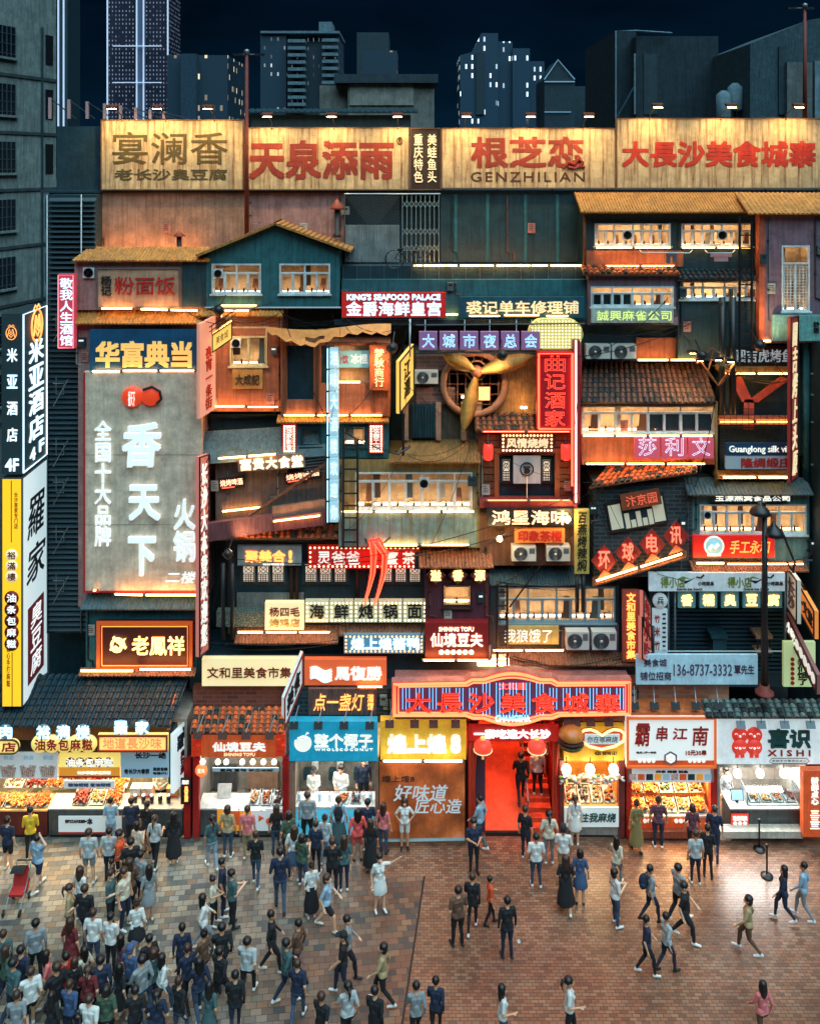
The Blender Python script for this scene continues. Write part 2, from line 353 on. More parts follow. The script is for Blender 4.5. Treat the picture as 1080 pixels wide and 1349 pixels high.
def strip(par, x0, x1, py, y, m=None, r=.028, py2=None, name='strip_light'):
    k = MB(); a = P(x0, py, y); b = P(x1, py2 if py2 is not None else py, y); n = max(1, round((b-a).length/1.25))
    for i in range(n):
        p = a+(b-a)*((i+.02)/n); q = a+(b-a)*((i+.98)/n); k.tube([p, q], r, m or TUBE, 6)
        for e in (p, q): k.box(e.x-.03, e.x+.03, e.y-.03, e.y+.06, e.z-.03, e.z+.03, STEEL)
    return k.build(name, par)
def roof_pts(x0, x1, pt, pb, y, slope, x0t=None, x1t=None, pb2=None, pt2=None):
    pb2 = pb if pb2 is None else pb2; pt2 = pt if pt2 is None else pt2
    d = back(pt, pb, y, slope); d2 = back(pt2, pb2, y, slope); A = P(x0, pb, y); B = P(x1, pb2, y)
    D = Vector((A.x if x0t is None else X(x0t, y+d), y+d, Z(pt, y+d))); C = Vector((B.x if x1t is None else X(x1t, y+d2), y+d2, Z(pt2, y+d2)))
    return A, B, C, D
def corr_roof(par, x0, x1, pt, pb, y, m, slope=.5, pitch=.11, amp=.03, name='roof', **kw):
    A, B, C, D = roof_pts(x0, x1, pt, pb, y, slope, **kw)
    return MB().corr(A, B, C, D, max(3, round((B-A).length/pitch)), amp, m).build(name, par)
def tile_roof(par, x0, x1, pt, pb, y, m, mb_, slope=.5, pitch=.24, rows=6, name='roof', **kw):
    A, B, C, D = roof_pts(x0, x1, pt, pb, y, slope, **kw); n = max(3, round((B-A).length/pitch)); k = MB()
    k.tiles(A, B, C, D, n, rows, pitch*.36, m, mb_)
    return k.build(name, par)
def house(label, r, y, depth, m, holes=(), name='house', cat='house', group=None):
    """a building volume with its front wall cut for the windows in holes (pixel rectangles)"""
    x0, x1, z0, z1 = X(r[0], y), X(r[2], y), Z(r[3], y), Z(r[1], y)
    root = thing(name, label, cat, ((x0+x1)/2, y, z0), group)
    hs = [(X(h[0], y), X(h[2], y), Z(h[3], y), Z(h[1], y)) for h in holes]
    k = MB(); block(k, x0, x1, z0, z1, y, y+depth, hs, m); k.build('wall', root)
    return root
def px_box(mb, r, y, d, m, y0=None):
    mb.box(X(r[0], y), X(r[2], y), y if y0 is None else y0, y+d, Z(r[3], y), Z(r[1], y), m)
ACG = 'air conditioner outdoor units'
def ac_unit(r, y, label):
    x0, x1, z0, z1 = X(r[0], y), X(r[2], y), Z(r[3], y), Z(r[1], y); W = x1-x0; H = z1-z0
    t = thing('air_conditioner', label, 'air conditioner', ((x0+x1)/2, y, z0), ACG)
    acw = mat('ac casing', c(205, 205, 195), .5, 'worn', amt=.3)
    k = MB(); k.box(x0, x1, y, y+.32, z0+.04, z1, acw); k.box(x0+W*.72, x1-.04, y-.006, y, z0+H*.55, z1-.06, STEEL); k.box(x0+.05, x0+.12, y+.05, y+.27, z0, z0+.04, BLACK); k.box(x1-.12, x1-.05, y+.05, y+.27, z0, z0+.04, BLACK)
    k.build('casing', t)
    g = MB(); cx, cz, r_ = x0+W*.37, (z0+z1)/2+.02, min(W*.33, H*.43)
    g.lathe([(r_, 0), (r_, -.012)], cx, y-.002, cz, BLACK, 20, 1)
    for q in (.35, .55, .75, .95): g.lathe([(r_*q-.008, -.016), (r_*q-.008, -.026), (r_*q+.008, -.026), (r_*q+.008, -.016)], cx, y, cz, STEEL, 20, 1)
    for i in range(8): a = i*math.pi/8; g.tube([(cx-r_*.95*math.cos(a), y-.03, cz-r_*.95*math.sin(a)), (cx+r_*.95*math.cos(a), y-.03, cz+r_*.95*math.sin(a))], .005, STEEL, 3)
    g.lathe([(r_*.2, -.028), (r_*.2, -.036)], cx, y, cz, acw, 12, 1); g.build('fan_grille', t)
    return t
# ================================================================ ground
def paving(name, pal, bw, rh, mortar, rot=0, wet=.55, big=0.5, pal2=None):
    m = bpy.data.materials.new(name); m.use_nodes = True; nt = m.node_tree; b = nt.nodes['Principled BSDF']; L = nt.links.new; N = nt.nodes.new
    t = N('ShaderNodeTexCoord'); g = N('ShaderNodeMapping'); g.inputs['Rotation'].default_value = (0, 0, math.radians(rot)); L(t.outputs['Object'], g.inputs[0])
    k = N('ShaderNodeTexBrick'); k.inputs['Scale'].default_value = 1; k.inputs['Brick Width'].default_value = bw; k.inputs['Row Height'].default_value = rh
    k.inputs['Mortar Size'].default_value = .008; k.inputs['Mortar Smooth'].default_value = .3; k.inputs['Color1'].default_value = (0, 0, 0, 1); k.inputs['Color2'].default_value = (1, 1, 1, 1); k.inputs['Bias'].default_value = 0
    L(g.outputs[0], k.inputs['Vector'])
    r = N('ShaderNodeValToRGB'); r.color_ramp.interpolation = 'CONSTANT'; e = r.color_ramp.elements
    for i, p in enumerate(pal):
        q = e[i] if i < 2 else e.new(i/len(pal)); q.position = i/len(pal); q.color = p
    L(k.outputs['Color'], r.inputs[0])
    if pal2:
        r2 = N('ShaderNodeValToRGB'); r2.color_ramp.interpolation = 'CONSTANT'; e = r2.color_ramp.elements
        for i, p in enumerate(pal2):
            q = e[i] if i < 2 else e.new(i/len(pal2)); q.position = i/len(pal2); q.color = p
        L(k.outputs['Color'], r2.inputs[0]); sp = N('ShaderNodeSeparateXYZ'); L(t.outputs['Object'], sp.inputs[0]); ns = N('ShaderNodeTexNoise'); ns.inputs['Scale'].default_value = 1.1; L(t.outputs['Object'], ns.inputs['Vector'])
        ad = N('ShaderNodeMath'); ad.operation = 'MULTIPLY_ADD'; L(ns.outputs[0], ad.inputs[0]); ad.inputs[1].default_value = 5; L(sp.outputs[0], ad.inputs[2]); mr = N('ShaderNodeMapRange'); mr.inputs[1].default_value = -4.8; mr.inputs[2].default_value = 2.2; L(ad.outputs[0], mr.inputs[0])
    n = N('ShaderNodeTexNoise'); n.inputs['Scale'].default_value = big; n.inputs['Detail'].default_value = 7; L(t.outputs['Object'], n.inputs['Vector'])
    n2 = N('ShaderNodeTexNoise'); n2.inputs['Scale'].default_value = 45; L(t.outputs['Object'], n2.inputs['Vector'])
    def mix(f, a, bb, mode='MIX'):
        x = N('ShaderNodeMix'); x.data_type = 'RGBA'; x.blend_type = mode
        for so, v in ((x.inputs[0], f), (x.inputs[6], a), (x.inputs[7], bb)):
            if isinstance(v, (int, float, tuple)): so.default_value = v
            else: L(v, so)
        return x.outputs[2]
    rr = N('ShaderNodeValToRGB'); rr.color_ramp.elements[0].position = .3; rr.color_ramp.elements[1].position = .7; rr.color_ramp.elements[0].color = (.34, .34, .38, 1); L(n.outputs[0], rr.inputs[0])
    x = mix(.75, mix(mr.outputs[0], r.outputs[0], r2.outputs[0]) if pal2 else r.outputs[0], rr.outputs[0], 'MULTIPLY'); x = mix(.3, x, n2.outputs[0], 'MULTIPLY')
    x = mix(k.outputs['Fac'], x, mortar); L(x, b.inputs['Base Color'])
    q = N('ShaderNodeMath'); q.operation = 'MULTIPLY_ADD'; L(n.outputs[0], q.inputs[0]); q.inputs[1].default_value = .5; q.inputs[2].default_value = wet-.25; L(q.outputs[0], b.inputs['Roughness'])
    u = N('ShaderNodeBump'); u.invert = True; u.inputs['Distance'].default_value = .012; u.inputs['Strength'].default_value = .6; L(k.outputs['Fac'], u.inputs['Height']); L(u.outputs[0], b.inputs['Normal'])
    return m
ASPH = mat('dark asphalt', (.045, .05, .055, 1), .85, 'worn', amt=.4)
MB().quad((-900, -60, 0), (900, -60, 0), (900, 1500, 0), (-900, 1500, 0), ASPH).build('ground', kind='structure')
pl = paving('mixed paving setts', [c(168, 160, 142), c(146, 146, 138), c(104, 112, 110), c(158, 138, 114), c(160, 158, 146), c(140, 120, 100), c(124, 124, 118), c(178, 168, 144), c(90, 98, 98), c(154, 150, 134)], .30, .2, c(60, 62, 60), -6, .4, .5, [c(156, 108, 84), c(140, 98, 76), c(112, 92, 80), c(164, 122, 94), c(134, 92, 72), c(88, 82, 78), c(150, 112, 86)])
pr = paving('red brick setts', [c(164, 116, 88), c(148, 102, 78), c(174, 128, 100), c(134, 94, 74), c(160, 120, 96), c(166, 110, 82)], .2, .1, c(70, 50, 42), 0, .33, .35)
MB().quad((-60, -16, .004), (-1.5, -16, .004), (.42, -1.6, .004), (-60, -1.6, .004), pl).build('plaza_paving', kind='structure')
MB().quad((-60, -1.6, .004), (-1.6, -1.6, .004), (-1.6, 6, .004), (-60, 6, .004), pl).build('plaza_paving', kind='structure')
MB().quad((-1.46, -16, .004), (60, -16, .004), (60, -1.6, .004), (.46, -1.6, .004), pr).build('plaza_paving', kind='structure')
MB().quad((-1.6, -1.6, .0045), (60, -1.6, .0045), (60, 6, .0045), (-1.6, 6, .0045), pr).build('plaza_paving', kind='structure')
dm = mat('drain slot', c(30, 28, 26), .6)
MB().slab((-1.5, -16, .012), (-1.44, -16, .012), (.48, -1.6, .012), (.42, -1.6, .012), .01, dm).build('drain_channel', label='dark straight drain slot between the two kinds of paving', cat='drain')

# ================================================================ skyline
def tower_mat(name, wallc, lit, bw, rh, on=.5, es=1.2, mort=.12):
    m = bpy.data.materials.new(name); m.use_nodes = True; nt = m.node_tree; b = nt.nodes['Principled BSDF']; L = nt.links.new; N = nt.nodes.new
    t = N('ShaderNodeTexCoord'); sp = N('ShaderNodeSeparateXYZ'); ad = N('ShaderNodeMath'); cb = N('ShaderNodeCombineXYZ')
    L(t.outputs['Object'], sp.inputs[0]); L(sp.outputs[0], ad.inputs[0]); L(sp.outputs[1], ad.inputs[1]); L(ad.outputs[0], cb.inputs[0]); L(sp.outputs[2], cb.inputs[1])
    k = N('ShaderNodeTexBrick'); k.offset = 0; k.inputs['Scale'].default_value = 1; k.inputs['Brick Width'].default_value = bw; k.inputs['Row Height'].default_value = rh
    k.inputs['Mortar Size'].default_value = mort*rh; k.inputs['Mortar Smooth'].default_value = 0; k.inputs['Color1'].default_value = (0, 0, 0, 1); k.inputs['Color2'].default_value = (1, 1, 1, 1)
    L(cb.outputs[0], k.inputs['Vector'])
    r = N('ShaderNodeValToRGB'); r.color_ramp.elements[0].position = 1-on; r.color_ramp.elements[1].position = min(1, 1-on+.25); L(k.outputs['Color'], r.inputs[0])
    iv = N('ShaderNodeMath'); iv.operation = 'SUBTRACT'; iv.inputs[0].default_value = 1; L(k.outputs['Fac'], iv.inputs[1])
    mu = N('ShaderNodeMath'); mu.operation = 'MULTIPLY'; L(iv.outputs[0], mu.inputs[0]); L(r.outputs[0], mu.inputs[1])
    m2 = N('ShaderNodeMath'); m2.operation = 'MULTIPLY'; L(mu.outputs[0], m2.inputs[0]); m2.inputs[1].default_value = es
    b.inputs['Base Color'].default_value = wallc; b.inputs['Emission Color'].default_value = lit; L(m2.outputs[0], b.inputs['Emission Strength']); m.cycles.emission_sampling = 'NONE'
    return m
def at(px, py, y): return P(px, py, y)
def far_box(mb, x0, x1, top, y, d, m, bot=None):
    mb.box(X(x0, y), X(x1, y), y, y+d, 0 if bot is None else Z(bot, y), Z(top, y), m)
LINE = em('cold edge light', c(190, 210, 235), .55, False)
t = thing('skyscraper', 'tall skyscraper with a full grid of lit windows and a bright centre strip', 'skyscraper', P(182, 0, 250)*1)
k = MB(); far_box(k, 143, 220, -60, 250, 16, tower_mat('lit office grid', c(24, 34, 54), c(170, 182, 215), 1.05, 1.3, .8, .26, .3)); k.build('tower_body', t)
k = MB(); far_box(k, 179, 191, -64, 249, .9, mat('pale mullion', c(90, 105, 130), .5)); k.build('centre_bay', t)
k = MB()
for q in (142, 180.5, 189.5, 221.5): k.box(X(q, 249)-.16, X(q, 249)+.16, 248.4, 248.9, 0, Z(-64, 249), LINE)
k.build('edge_light', t)
k = MB()
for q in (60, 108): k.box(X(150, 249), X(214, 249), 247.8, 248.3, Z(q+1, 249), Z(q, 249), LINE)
k.build('sky_lobby_light', t)
t = thing('slender_tower', 'slender dark tower drawn by two white light lines beside the grey flats', 'tower', P(82, 0, 180)*1)
k = MB(); far_box(k, 75, 89, -60, 180, 8, NAVY); k.build('tower_body', t)
k = MB()
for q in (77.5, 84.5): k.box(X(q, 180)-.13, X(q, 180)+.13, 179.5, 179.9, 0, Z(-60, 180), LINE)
k.build('edge_light', t)
t = thing('apartment_tower', 'far block of flats with stacked white balconies and a roof tank', 'apartment building', P(395, 160, 120)*1)
FARW = mat('far navy wall', c(40, 72, 92), .9, 'worn'); FARL = mat('far pale concrete', c(104, 134, 146), .9, 'worn')
k = MB(); far_box(k, 343, 377, 42, 121, 12, tower_mat('far flats side', c(36, 64, 82), c(200, 215, 225), 1.1, 1.45, .14, .6, .3)); far_box(k, 377, 446, 42, 122, 12, tower_mat('far flats glass', c(40, 62, 76), c(190, 215, 230), .9, 1.45, .4, .6, .3)); far_box(k, 343, 447, 40, 120.5, 13, FARL, 43); k.build('wall', t)
k = MB()
for i in range(12):
    q = 51+i*9.3
    far_box(k, 379, 402, q, 119.2, 2, FARL, q+4.2)
k.build('balcony', t); k = MB()
for i in range(12): q = 50+i*9.3; far_box(k, 424, 445, q, 119.2, 2, FARL, q+4.2)
k.build('balcony', t)
k = MB(); far_box(k, 420, 437, 28, 121, 6, FARL, 42); k.build('roof_tank', t)
k = MB(); TW3 = tower_mat('far slab windows', c(34, 62, 80), c(230, 210, 170), 1.6, 2.2, .2, .8, .24); far_box(k, 478, 523, 66, 150, 14, TW3); far_box(k, 470, 512, 42, 170, 14, NAVY); k.build('far_block', label='dim pair of stepped slabs right of the balconied flats', cat='building')
k = MB(); far_box(k, 220, 300, 72, 160, 20, TW3); far_box(k, 238, 258, 70, 158, 4, FARW); k.build('far_block', label='almost black low slab right of the lit skyscraper', cat='building')
t = thing('rooftop_building', 'grey concrete rooftop building with an overhanging flat roof above the billboards', 'building', P(500, 165, 22)*1)
k = MB(); far_box(k, 421, 458, 112, 21, 8, CONC); far_box(k, 458, 572, 107, 20.4, 8, CONC); far_box(k, 460, 545, 110, 20.3, .09, mat('pale render', c(140, 145, 138), .9, 'worn'), 138); k.build('wall', t)
k = MB(); far_box(k, 440, 577, 97, 20, 9, mat('dark roof felt', c(40, 62, 74), .8, 'worn'), 108.5); k.build('roof', t)
t = thing('rooftop_shed', 'low dark shed with a corrugated lid just behind the second billboard', 'shed', P(450, 165, 7)*1)
k = MB(); far_box(k, 330, 541, 151, 7, 3, DTEAL, 175); k.build('wall', t)
corr_roof(t, 318, 551, 143, 147, 6.7, NAVY, .12, .25, .03)
TW2 = tower_mat('far navy tower', c(30, 66, 88), c(200, 225, 240), 1.2, 1.8, .3, 1.1, .24)
t = thing('stepped_tower', 'navy tower with a chamfered crown and a few lit rooms behind the red logo billboard', 'tower', P(650, 165, 150)*1)
k = MB(); y = 150
pts = [(X(606, y), 0), (X(656, y), 0), (X(656, y), Z(43, y)), (X(634, y), Z(43, y)), (X(622, y), Z(68, y)), (X(606, y), Z(72, y))]
k.fr = (Vector((0, y, 0)), Vector((1, 0, 0)), Vector((0, 0, 1)), Vector((0, -1, 0))); k.prism(pts, -12, 0, TW2); k.fr = None
far_box(k, 656, 675, 54, 152, 12, TW2); far_box(k, 675, 698, 63, 151, 12, TW2); far_box(k, 698, 717, 80, 155, 12, TW2); k.build('wall', t)
k = MB(); far_box(k, 627, 638, 68, 149.6, .3, NAVY, 150); k.build('window_band', t)
t = thing('gabled_tower', 'dark gabled tower top outlined by a thin light line', 'tower', P(738, 165, 90)*1)
k = MB(); y = 90; k.fr = (Vector((0, y, 0)), Vector((1, 0, 0)), Vector((0, 0, 1)), Vector((0, -1, 0)))
k.prism([(X(717, y), 0), (X(757, y), 0), (X(757, y), Z(104, y)), (X(735, y), Z(78, y)), (X(717, y), Z(104, y))], -8, 0, NAVY); k.fr = None
far_box(k, 757, 778, 113, 92, 6, NAVY); far_box(k, 779, 790, 130, 91, 4, FARW); k.build('wall', t)
k = MB(); dl = em('dim outline light', c(120, 160, 185), .35, False)
k.tube([P(717, 104, 89.8), P(735, 78, 89.8), P(757, 104, 89.8)], .1, dl, 4); k.tube([P(717, 107, 89.8), P(757, 107, 89.8)], .1, dl, 4); k.tube([P(717, 147, 89.8), P(752, 147, 89.8)], .08, dl, 4)
for q in (776, 789): k.tube([P(q, 130, 89.8), P(q, 156, 89.8)], .12, dl, 4)
k.build('edge_light', t)
t = thing('ruined_block', 'unlit square concrete block behind the big red lettered billboard', 'building', P(880, 160, 16)*1)
CD = mat('blackened concrete', c(30, 54, 66), .9, 'worn', amt=.8)
k = MB(); far_box(k, 810, 838, 40, 17, 8, CD); far_box(k, 838, 946, 47, 16, 8, CD); k.build('wall', t)
k = MB(); far_box(k, 848, 866, 70, 15.95, .06, NAVY, 150); k.build('door', t)
k = MB(); k.tube([P(811, 155, 15.7), P(811, 40, 15.7), P(838, 40, 15.7), P(885, 43, 15.7)], .05, FARL, 4); k.tube([P(836, 150, 15.6), P(836, 70, 15.6)], .06, FARL, 4); k.tube([P(812, 155, 15.6), P(836, 112, 15.6)], .05, FARW, 4); k.build('roof_pipe', t)
t = thing('stone_block', 'dark blotched old block with a slanting parapet at the far right', 'building', P(1035, 160, 10)*1)
k = MB(); y = 11; k.fr = (Vector((0, y, 0)), Vector((1, 0, 0)), Vector((0, 0, 1)), Vector((0, -1, 0)))
k.prism([(X(988, y), 8), (X(1130, y), 8), (X(1130, y), Z(14, y)), (X(1064, y), Z(26, y)), (X(988, y), Z(57, y))], -7, 0, mat('mould black stone', c(54, 84, 94), .95, 'worn', amt=1.0, sc_=2.2)); k.fr = None; k.build('wall', t)
k = MB(); px_box(k, (1035, 82, 1068, 160), 10.85, .2, mat('patched grey sheet', c(96, 106, 108), .8, 'worn'), 10.7); k.build('patch_panel', t)
k = MB(); px_box(k, (1026, 60, 1034, 150), 10.9, .1, NAVY, 10.9); px_box(k, (1072, 80, 1100, 155), 10.9, .1, FARL, 10.8); k.build('window', t)
for i, (q, tp) in enumerate(((953, 118), (968, 108))):
    k = MB(); y = 12; k.lathe([(.32, 0), (.34, .1), (.34, 1.1), (.12, 1.3)], X(q, y), y, Z(tp+38, y), FARL, 12); k.lathe([(.05, -6), (.05, 0)], X(q, y), y, Z(tp+38, y), BLACK, 6)
    k.build('water_tank', label=('smaller' if i == 0 else 'taller')+' rooftop water tank between the square block and the stone block', cat='tank')

# ================================================================ old flats on the left
A0 = Vector((-19.2, 7.6, 0)); u = Vector((2.1, 6.4, 0)).normalized(); nn = u.cross(Vector((0, 0, 1)))
FL = mat('weathered grey render', c(128, 146, 144), .9, 'worn', amt=.75)
t = thing('flats', 'weathered grey block of flats with barred windows behind the hotel lightbox', 'apartment building', A0)
fr = (A0, u, Vector((0, 0, 1)), nn); k = MB(fr); k.box(-8, 6.75, 0, 34, -9, 0, FL)
for q in (10.6, 13.2, 15.8, 18.4, 21.0, 23.6, 26.2): k.box(-8, 6.78, q, q+.14, .001, .06, mat('floor band', c(60, 74, 78), .9, 'worn'))
k.build('wall', t)
for q in (10.9, 13.5, 16.1, 18.7, 21.3, 23.9, 26.5):
    k = MB(fr); k.box(2.6, 4.0, q+.55, q+1.95, .002, .05, mat('dark window glass', c(14, 28, 40), .15)); k.box(2.5, 4.1, q+.45, q+.55, .002, .16, FL)
    for g in range(6): k.box(2.6+g*.27, 2.63+g*.27, q+.55, q+1.95, .051, .08, STEEL)
    for g in range(3): k.box(2.6, 4.0, q+.7+g*.45, q+.72+g*.45, .081, .09, STEEL)
    k.build('window', t)
    k = MB(fr); k.box(6.0, 6.5, q+.5, q+1.9, .002, .04, BLACK); k.build('window', t)
    k = MB(fr); k.tube([(5.7, q-.4, .08), (5.7, q+2.2, .08)], .05, NAVY, 5); k.build('drain_pipe', t)
for i, q in enumerate((14.2, 16.8, 19.4, 22.0)):
    ac = thing('air_conditioner', '%s outdoor unit hung on the grey flats' % ('lowest', 'second lowest', 'second highest', 'highest')[i], 'air conditioner', A0+u*.8+Vector((0, 0, q))+nn*.2, ACG)
    k = MB(fr); k.box(.3, 1.3, q, q+.7, .12, .5, mat('ac casing', c(205, 205, 195), .5)); k.build('casing', ac)
    k = MB(fr); k.tube([(.4, q-.02, .02), (.4, q-.02, .5)], .02, BLACK, 4); k.tube([(1.2, q-.02, .02), (1.2, q-.02, .5)], .02, BLACK, 4); k.build('bracket', ac)
    k = MB(fr); k.tube([(1.3, q+.5, .2), (1.6, q+.3, .1), (1.5, q-.5, .06), (1.0, q-.7, .05)], .025, BLACK, 5); k.build('hose', ac)

# ================================================================ hotel lightboxes (left edge)
LB = mat('lightbox black', c(24, 36, 42), .5, em=c(70, 110, 120), es=.10, sample=False)
WL = em('white letter glow', c(205, 230, 240), 1.2, True)
OL = em('orange logo glow', (1, .33, .08, 1), 1.6, True)
xa, xb, ya, yb = X(2, -.4), X(29, -.4), -.4, 1.6
def logo(k, cx, cy, r):
    k.tube([(cx+r*math.cos(g*math.pi/8+.4), cy+r*1.25*math.sin(g*math.pi/8+.4), .04) for g in range(17)], r*.07, OL, 5)
    k.tube([(cx-r*.7, cy-r*.7, .06), (cx-r*.3, cy+r*.8, .06), (cx, cy, .06), (cx+r*.3, cy+r*.8, .06), (cx+r*.7, cy-r*.7, .06)], r*.075, OL, 5)
    for s_ in (0, -.45): k.tube([(cx-r*.38, cy+r*(.1+s_), .06), (cx, cy-r*(.35-s_), .06), (cx+r*.38, cy+r*(.1+s_), .06)], r*.06, OL, 5)
    k.tube([(cx-r*.6, cy+r*1.3, .04), (cx-r*.3, cy+r*1.6, .04), (cx, cy+r*1.35, .04), (cx+r*.3, cy+r*1.6, .04), (cx+r*.6, cy+r*1.3, .04)], r*.05, OL, 5)
t = thing('hotel_lightbox', 'upper black lightbox on the corner with white lettering and an orange crowned emblem', 'lightbox sign', (xa, ya, Z(625, ya)))
z0, z1 = Z(625, ya), Z(413, ya)
MB().box(xa, xb, ya, yb, z0, z1, LB).build('cabinet', t)
f1 = (Vector((xa, ya, z0)), Vector((1, 0, 0)), Vector((0, 0, 1)), Vector((0, -1, 0))); f2 = (Vector((xb, ya, z0)), Vector((0, 1, 0)), Vector((0, 0, 1)), Vector((1, 0, 0)))
k = MB(f1); W = xb-xa; H = z1-z0
for i, ch in enumerate('米亚酒店'): k.text(ch, W*.27, H*(.70-i*.165), W*.78, H*(.785-i*.165), .003, WL, .02, .02)
k.text('4F', W*.18, H*.02, W*.85, H*.1, .003, WL, .03, .02); logo(k, W*.5, H*.88, .17)
k.build('lettering', t)
k = MB(f2); W = yb-ya
for i, ch in enumerate('米亚酒店'): k.text(ch, W*.26, H*(.655-i*.165), W*.86, H*(.80-i*.165), .003, WL, .025, .02)
k.text('4', W*.3, H*.035, W*.52, H*.115, .003, WL, .03, .02); k.text('F', W*.68, H*.055, W*.88, H*.13, .003, WL, .03, .02); logo(k, W*.55, H*.89, .44)
k.build('lettering', t)
k = MB(f2); k.tube([(.05, .04, .03), (W-.05, .04, .03), (W-.05, H-.04, .03), (.05, H-.04, .03), (.05, .03, .03)], .03, WL, 5); k.build('light_border', t)
z0, z1 = Z(932, ya), Z(630, ya); H = z1-z0
YB = mat('yellow lightbox face', c(240, 190, 40), .5, em=c(250, 185, 30), es=.75); WB = mat('white lightbox face', c(215, 225, 225), .5, em=c(205, 228, 232), es=.55)
DKT = mat('dark lettering', c(28, 34, 44), .6); REDT = mat('deep red print', c(130, 24, 24), .6)
t = thing('vertical_lightbox', 'tall lightbox with a yellow front and a white calligraphy side under the hotel one', 'lightbox sign', (xa, ya, z0))
k = MB(); k.box(xa, xb, ya+.02, yb, z0, z1, mat('lightbox side', c(70, 80, 84), .5)); k.build('cabinet', t)
MB().quad((xa+.03, ya, z0+.03), (xb-.03, ya, z0+.03), (xb-.03, ya, z1-.03), (xa+.03, ya, z1-.03), YB).build('face', t)
MB().quad((xb+.02, ya+.05, z0+.03), (xb+.02, yb, z0+.03), (xb+.02, yb, z1-.03), (xb+.02, ya+.05, z1-.03), WB).build('face', t)
f1 = (Vector((xa, ya, z0)), Vector((1, 0, 0)), Vector((0, 0, 1)), Vector((0, -1, 0))); f2 = (Vector((xb, ya, z0)), Vector((0, 1, 0)), Vector((0, 0, 1)), Vector((1, 0, 0)))
W = xb-xa; k = MB(f1); CREAML = mat('cream print', c(250, 235, 190), .6, em=c(250, 235, 190), es=.5, sample=False); WPR = mat('white print', c(240, 240, 240), .6, em=c(240, 240, 240), es=.6, sample=False)
for i, ch in enumerate('裕滿樓'):
    k.lathe([(.19, .004), (.19, .02), (0, .02)], W*.5, H*(.665-i*.047), 0, CREAML, 14); k.text(ch, W*.3, H*(.648-i*.047), W*.7, H*(.682-i*.047), .022, REDT, .02, .01)
for i, ch in enumerate('油条包麻糍'):
    k.lathe([(.235, .004), (.235, .02), (0, .02)], W*.5, H*(.478-i*.05), 0, REDT, 14); k.text(ch, W*.27, H*(.46-i*.05), W*.73, H*(.496-i*.05), .022, WPR, .03, .01)
k.text('\n'.join('长沙首家专门店'), W*.62, H*.78, W*.8, H*.94, .003, REDT, .01, .01); k.text('\n'.join('匠心手打麻糍'), W*.25, H*.09, W*.42, H*.27, .003, REDT, .01, .01)
k.box(W*.46, W*.5, H*.72, H*.99, .003, .008, REDT); k.box(W*.5, W*.54, .02, H*.24, .003, .008, REDT); k.build('lettering', t)
W = yb-ya; k = MB(f2)
k.text('羅', W*.18, H*.70, W*.88, H*.88, .022, DKT, .015, .01, shear=.15); k.text('家', W*.15, H*.50, W*.92, H*.66, .022, DKT, .015, .01, shear=.15)
k.box(W*.2, W*.85, H*.06, H*.40, .021, .028, mat('maroon panel', c(92, 28, 38), .6, em=c(92, 28, 38), es=.35, sample=False))
for i, ch in enumerate('臭豆腐'): k.text(ch, W*.3, H*(.295-i*.105), W*.75, H*(.385-i*.105), .03, WPR, .01, .01, shear=.1)
k.build('lettering', t)
# ================================================================ colours of the lettering
OLV = mat('olive paint', c(92, 78, 42), .7, 'worn', amt=.4); REDPT = mat('brick red paint', c(150, 52, 38), .7, 'worn', amt=.3); BRN = mat('brown paint', c(84, 48, 34), .7)
GOLDL = mat('gold lettering', c(236, 190, 110), .5, em=c(240, 185, 95), es=.55, sample=False)
WLS = mat('white sign lettering', c(235, 235, 225), .5, em=c(235, 235, 225), es=.55, sample=False)
CRL = mat('cream sign lettering', c(240, 220, 180), .5, em=c(245, 215, 160), es=.5, sample=False)
BLU = em('ice blue neon', c(150, 225, 250), 2.6); WBL = em('white blue neon', c(195, 228, 248), 1.15, False); REDN = em('red neon', (1, .06, .025, 1), 5)
REDN2 = em('soft red neon', (1, .10, .04, 1), 2.2, False); ORN = em('orange letter glow', (1, .33, .07, 1), 1.9, False); YEN = em('yellow letter glow', (1, .62, .2, 1), 2.2, False)
BULB = em('bulb glow', (1, .60, .25, 1), 5, False); BULBW = em('pale bulb glow', (1, .75, .45, 1), 4, False); HOT = em('hot lamp', (1, .62, .25, 1), 60)
INK = mat('black ink', c(26, 26, 28), .6); REDSH = mat('red letter paint', c(190, 40, 34), .55); BROWNB = mat('brown sign board', c(96, 52, 40), .6, 'wood'); BLKB = mat('black sign board', c(26, 30, 34), .5, 'worn')
WHB = mat('white backlit board', c(205, 215, 215), .5, em=c(200, 215, 215), es=.35); CRB = mat('cream backlit board', c(240, 225, 180), .5, em=c(245, 215, 150), es=.55)
ORB = mat('orange backlit board', c(225, 105, 60), .5, em=c(225, 90, 45), es=.4); REDB = mat('red sign board', c(190, 36, 30), .5, 'worn', em=c(200, 30, 22), es=.28, amt=.3)
TBOARD = mat('teal sign board', c(26, 84, 104), .5, 'worn', amt=.3); BLUEB = mat('blue enamel board', c(24, 82, 118), .45, 'worn', amt=.25); TANB = mat('tan sign board', c(196, 150, 118), .7, 'worn', amt=.4); TAUPE = mat('taupe composite panel', c(230, 206, 180), .55, 'worn', amt=.3)

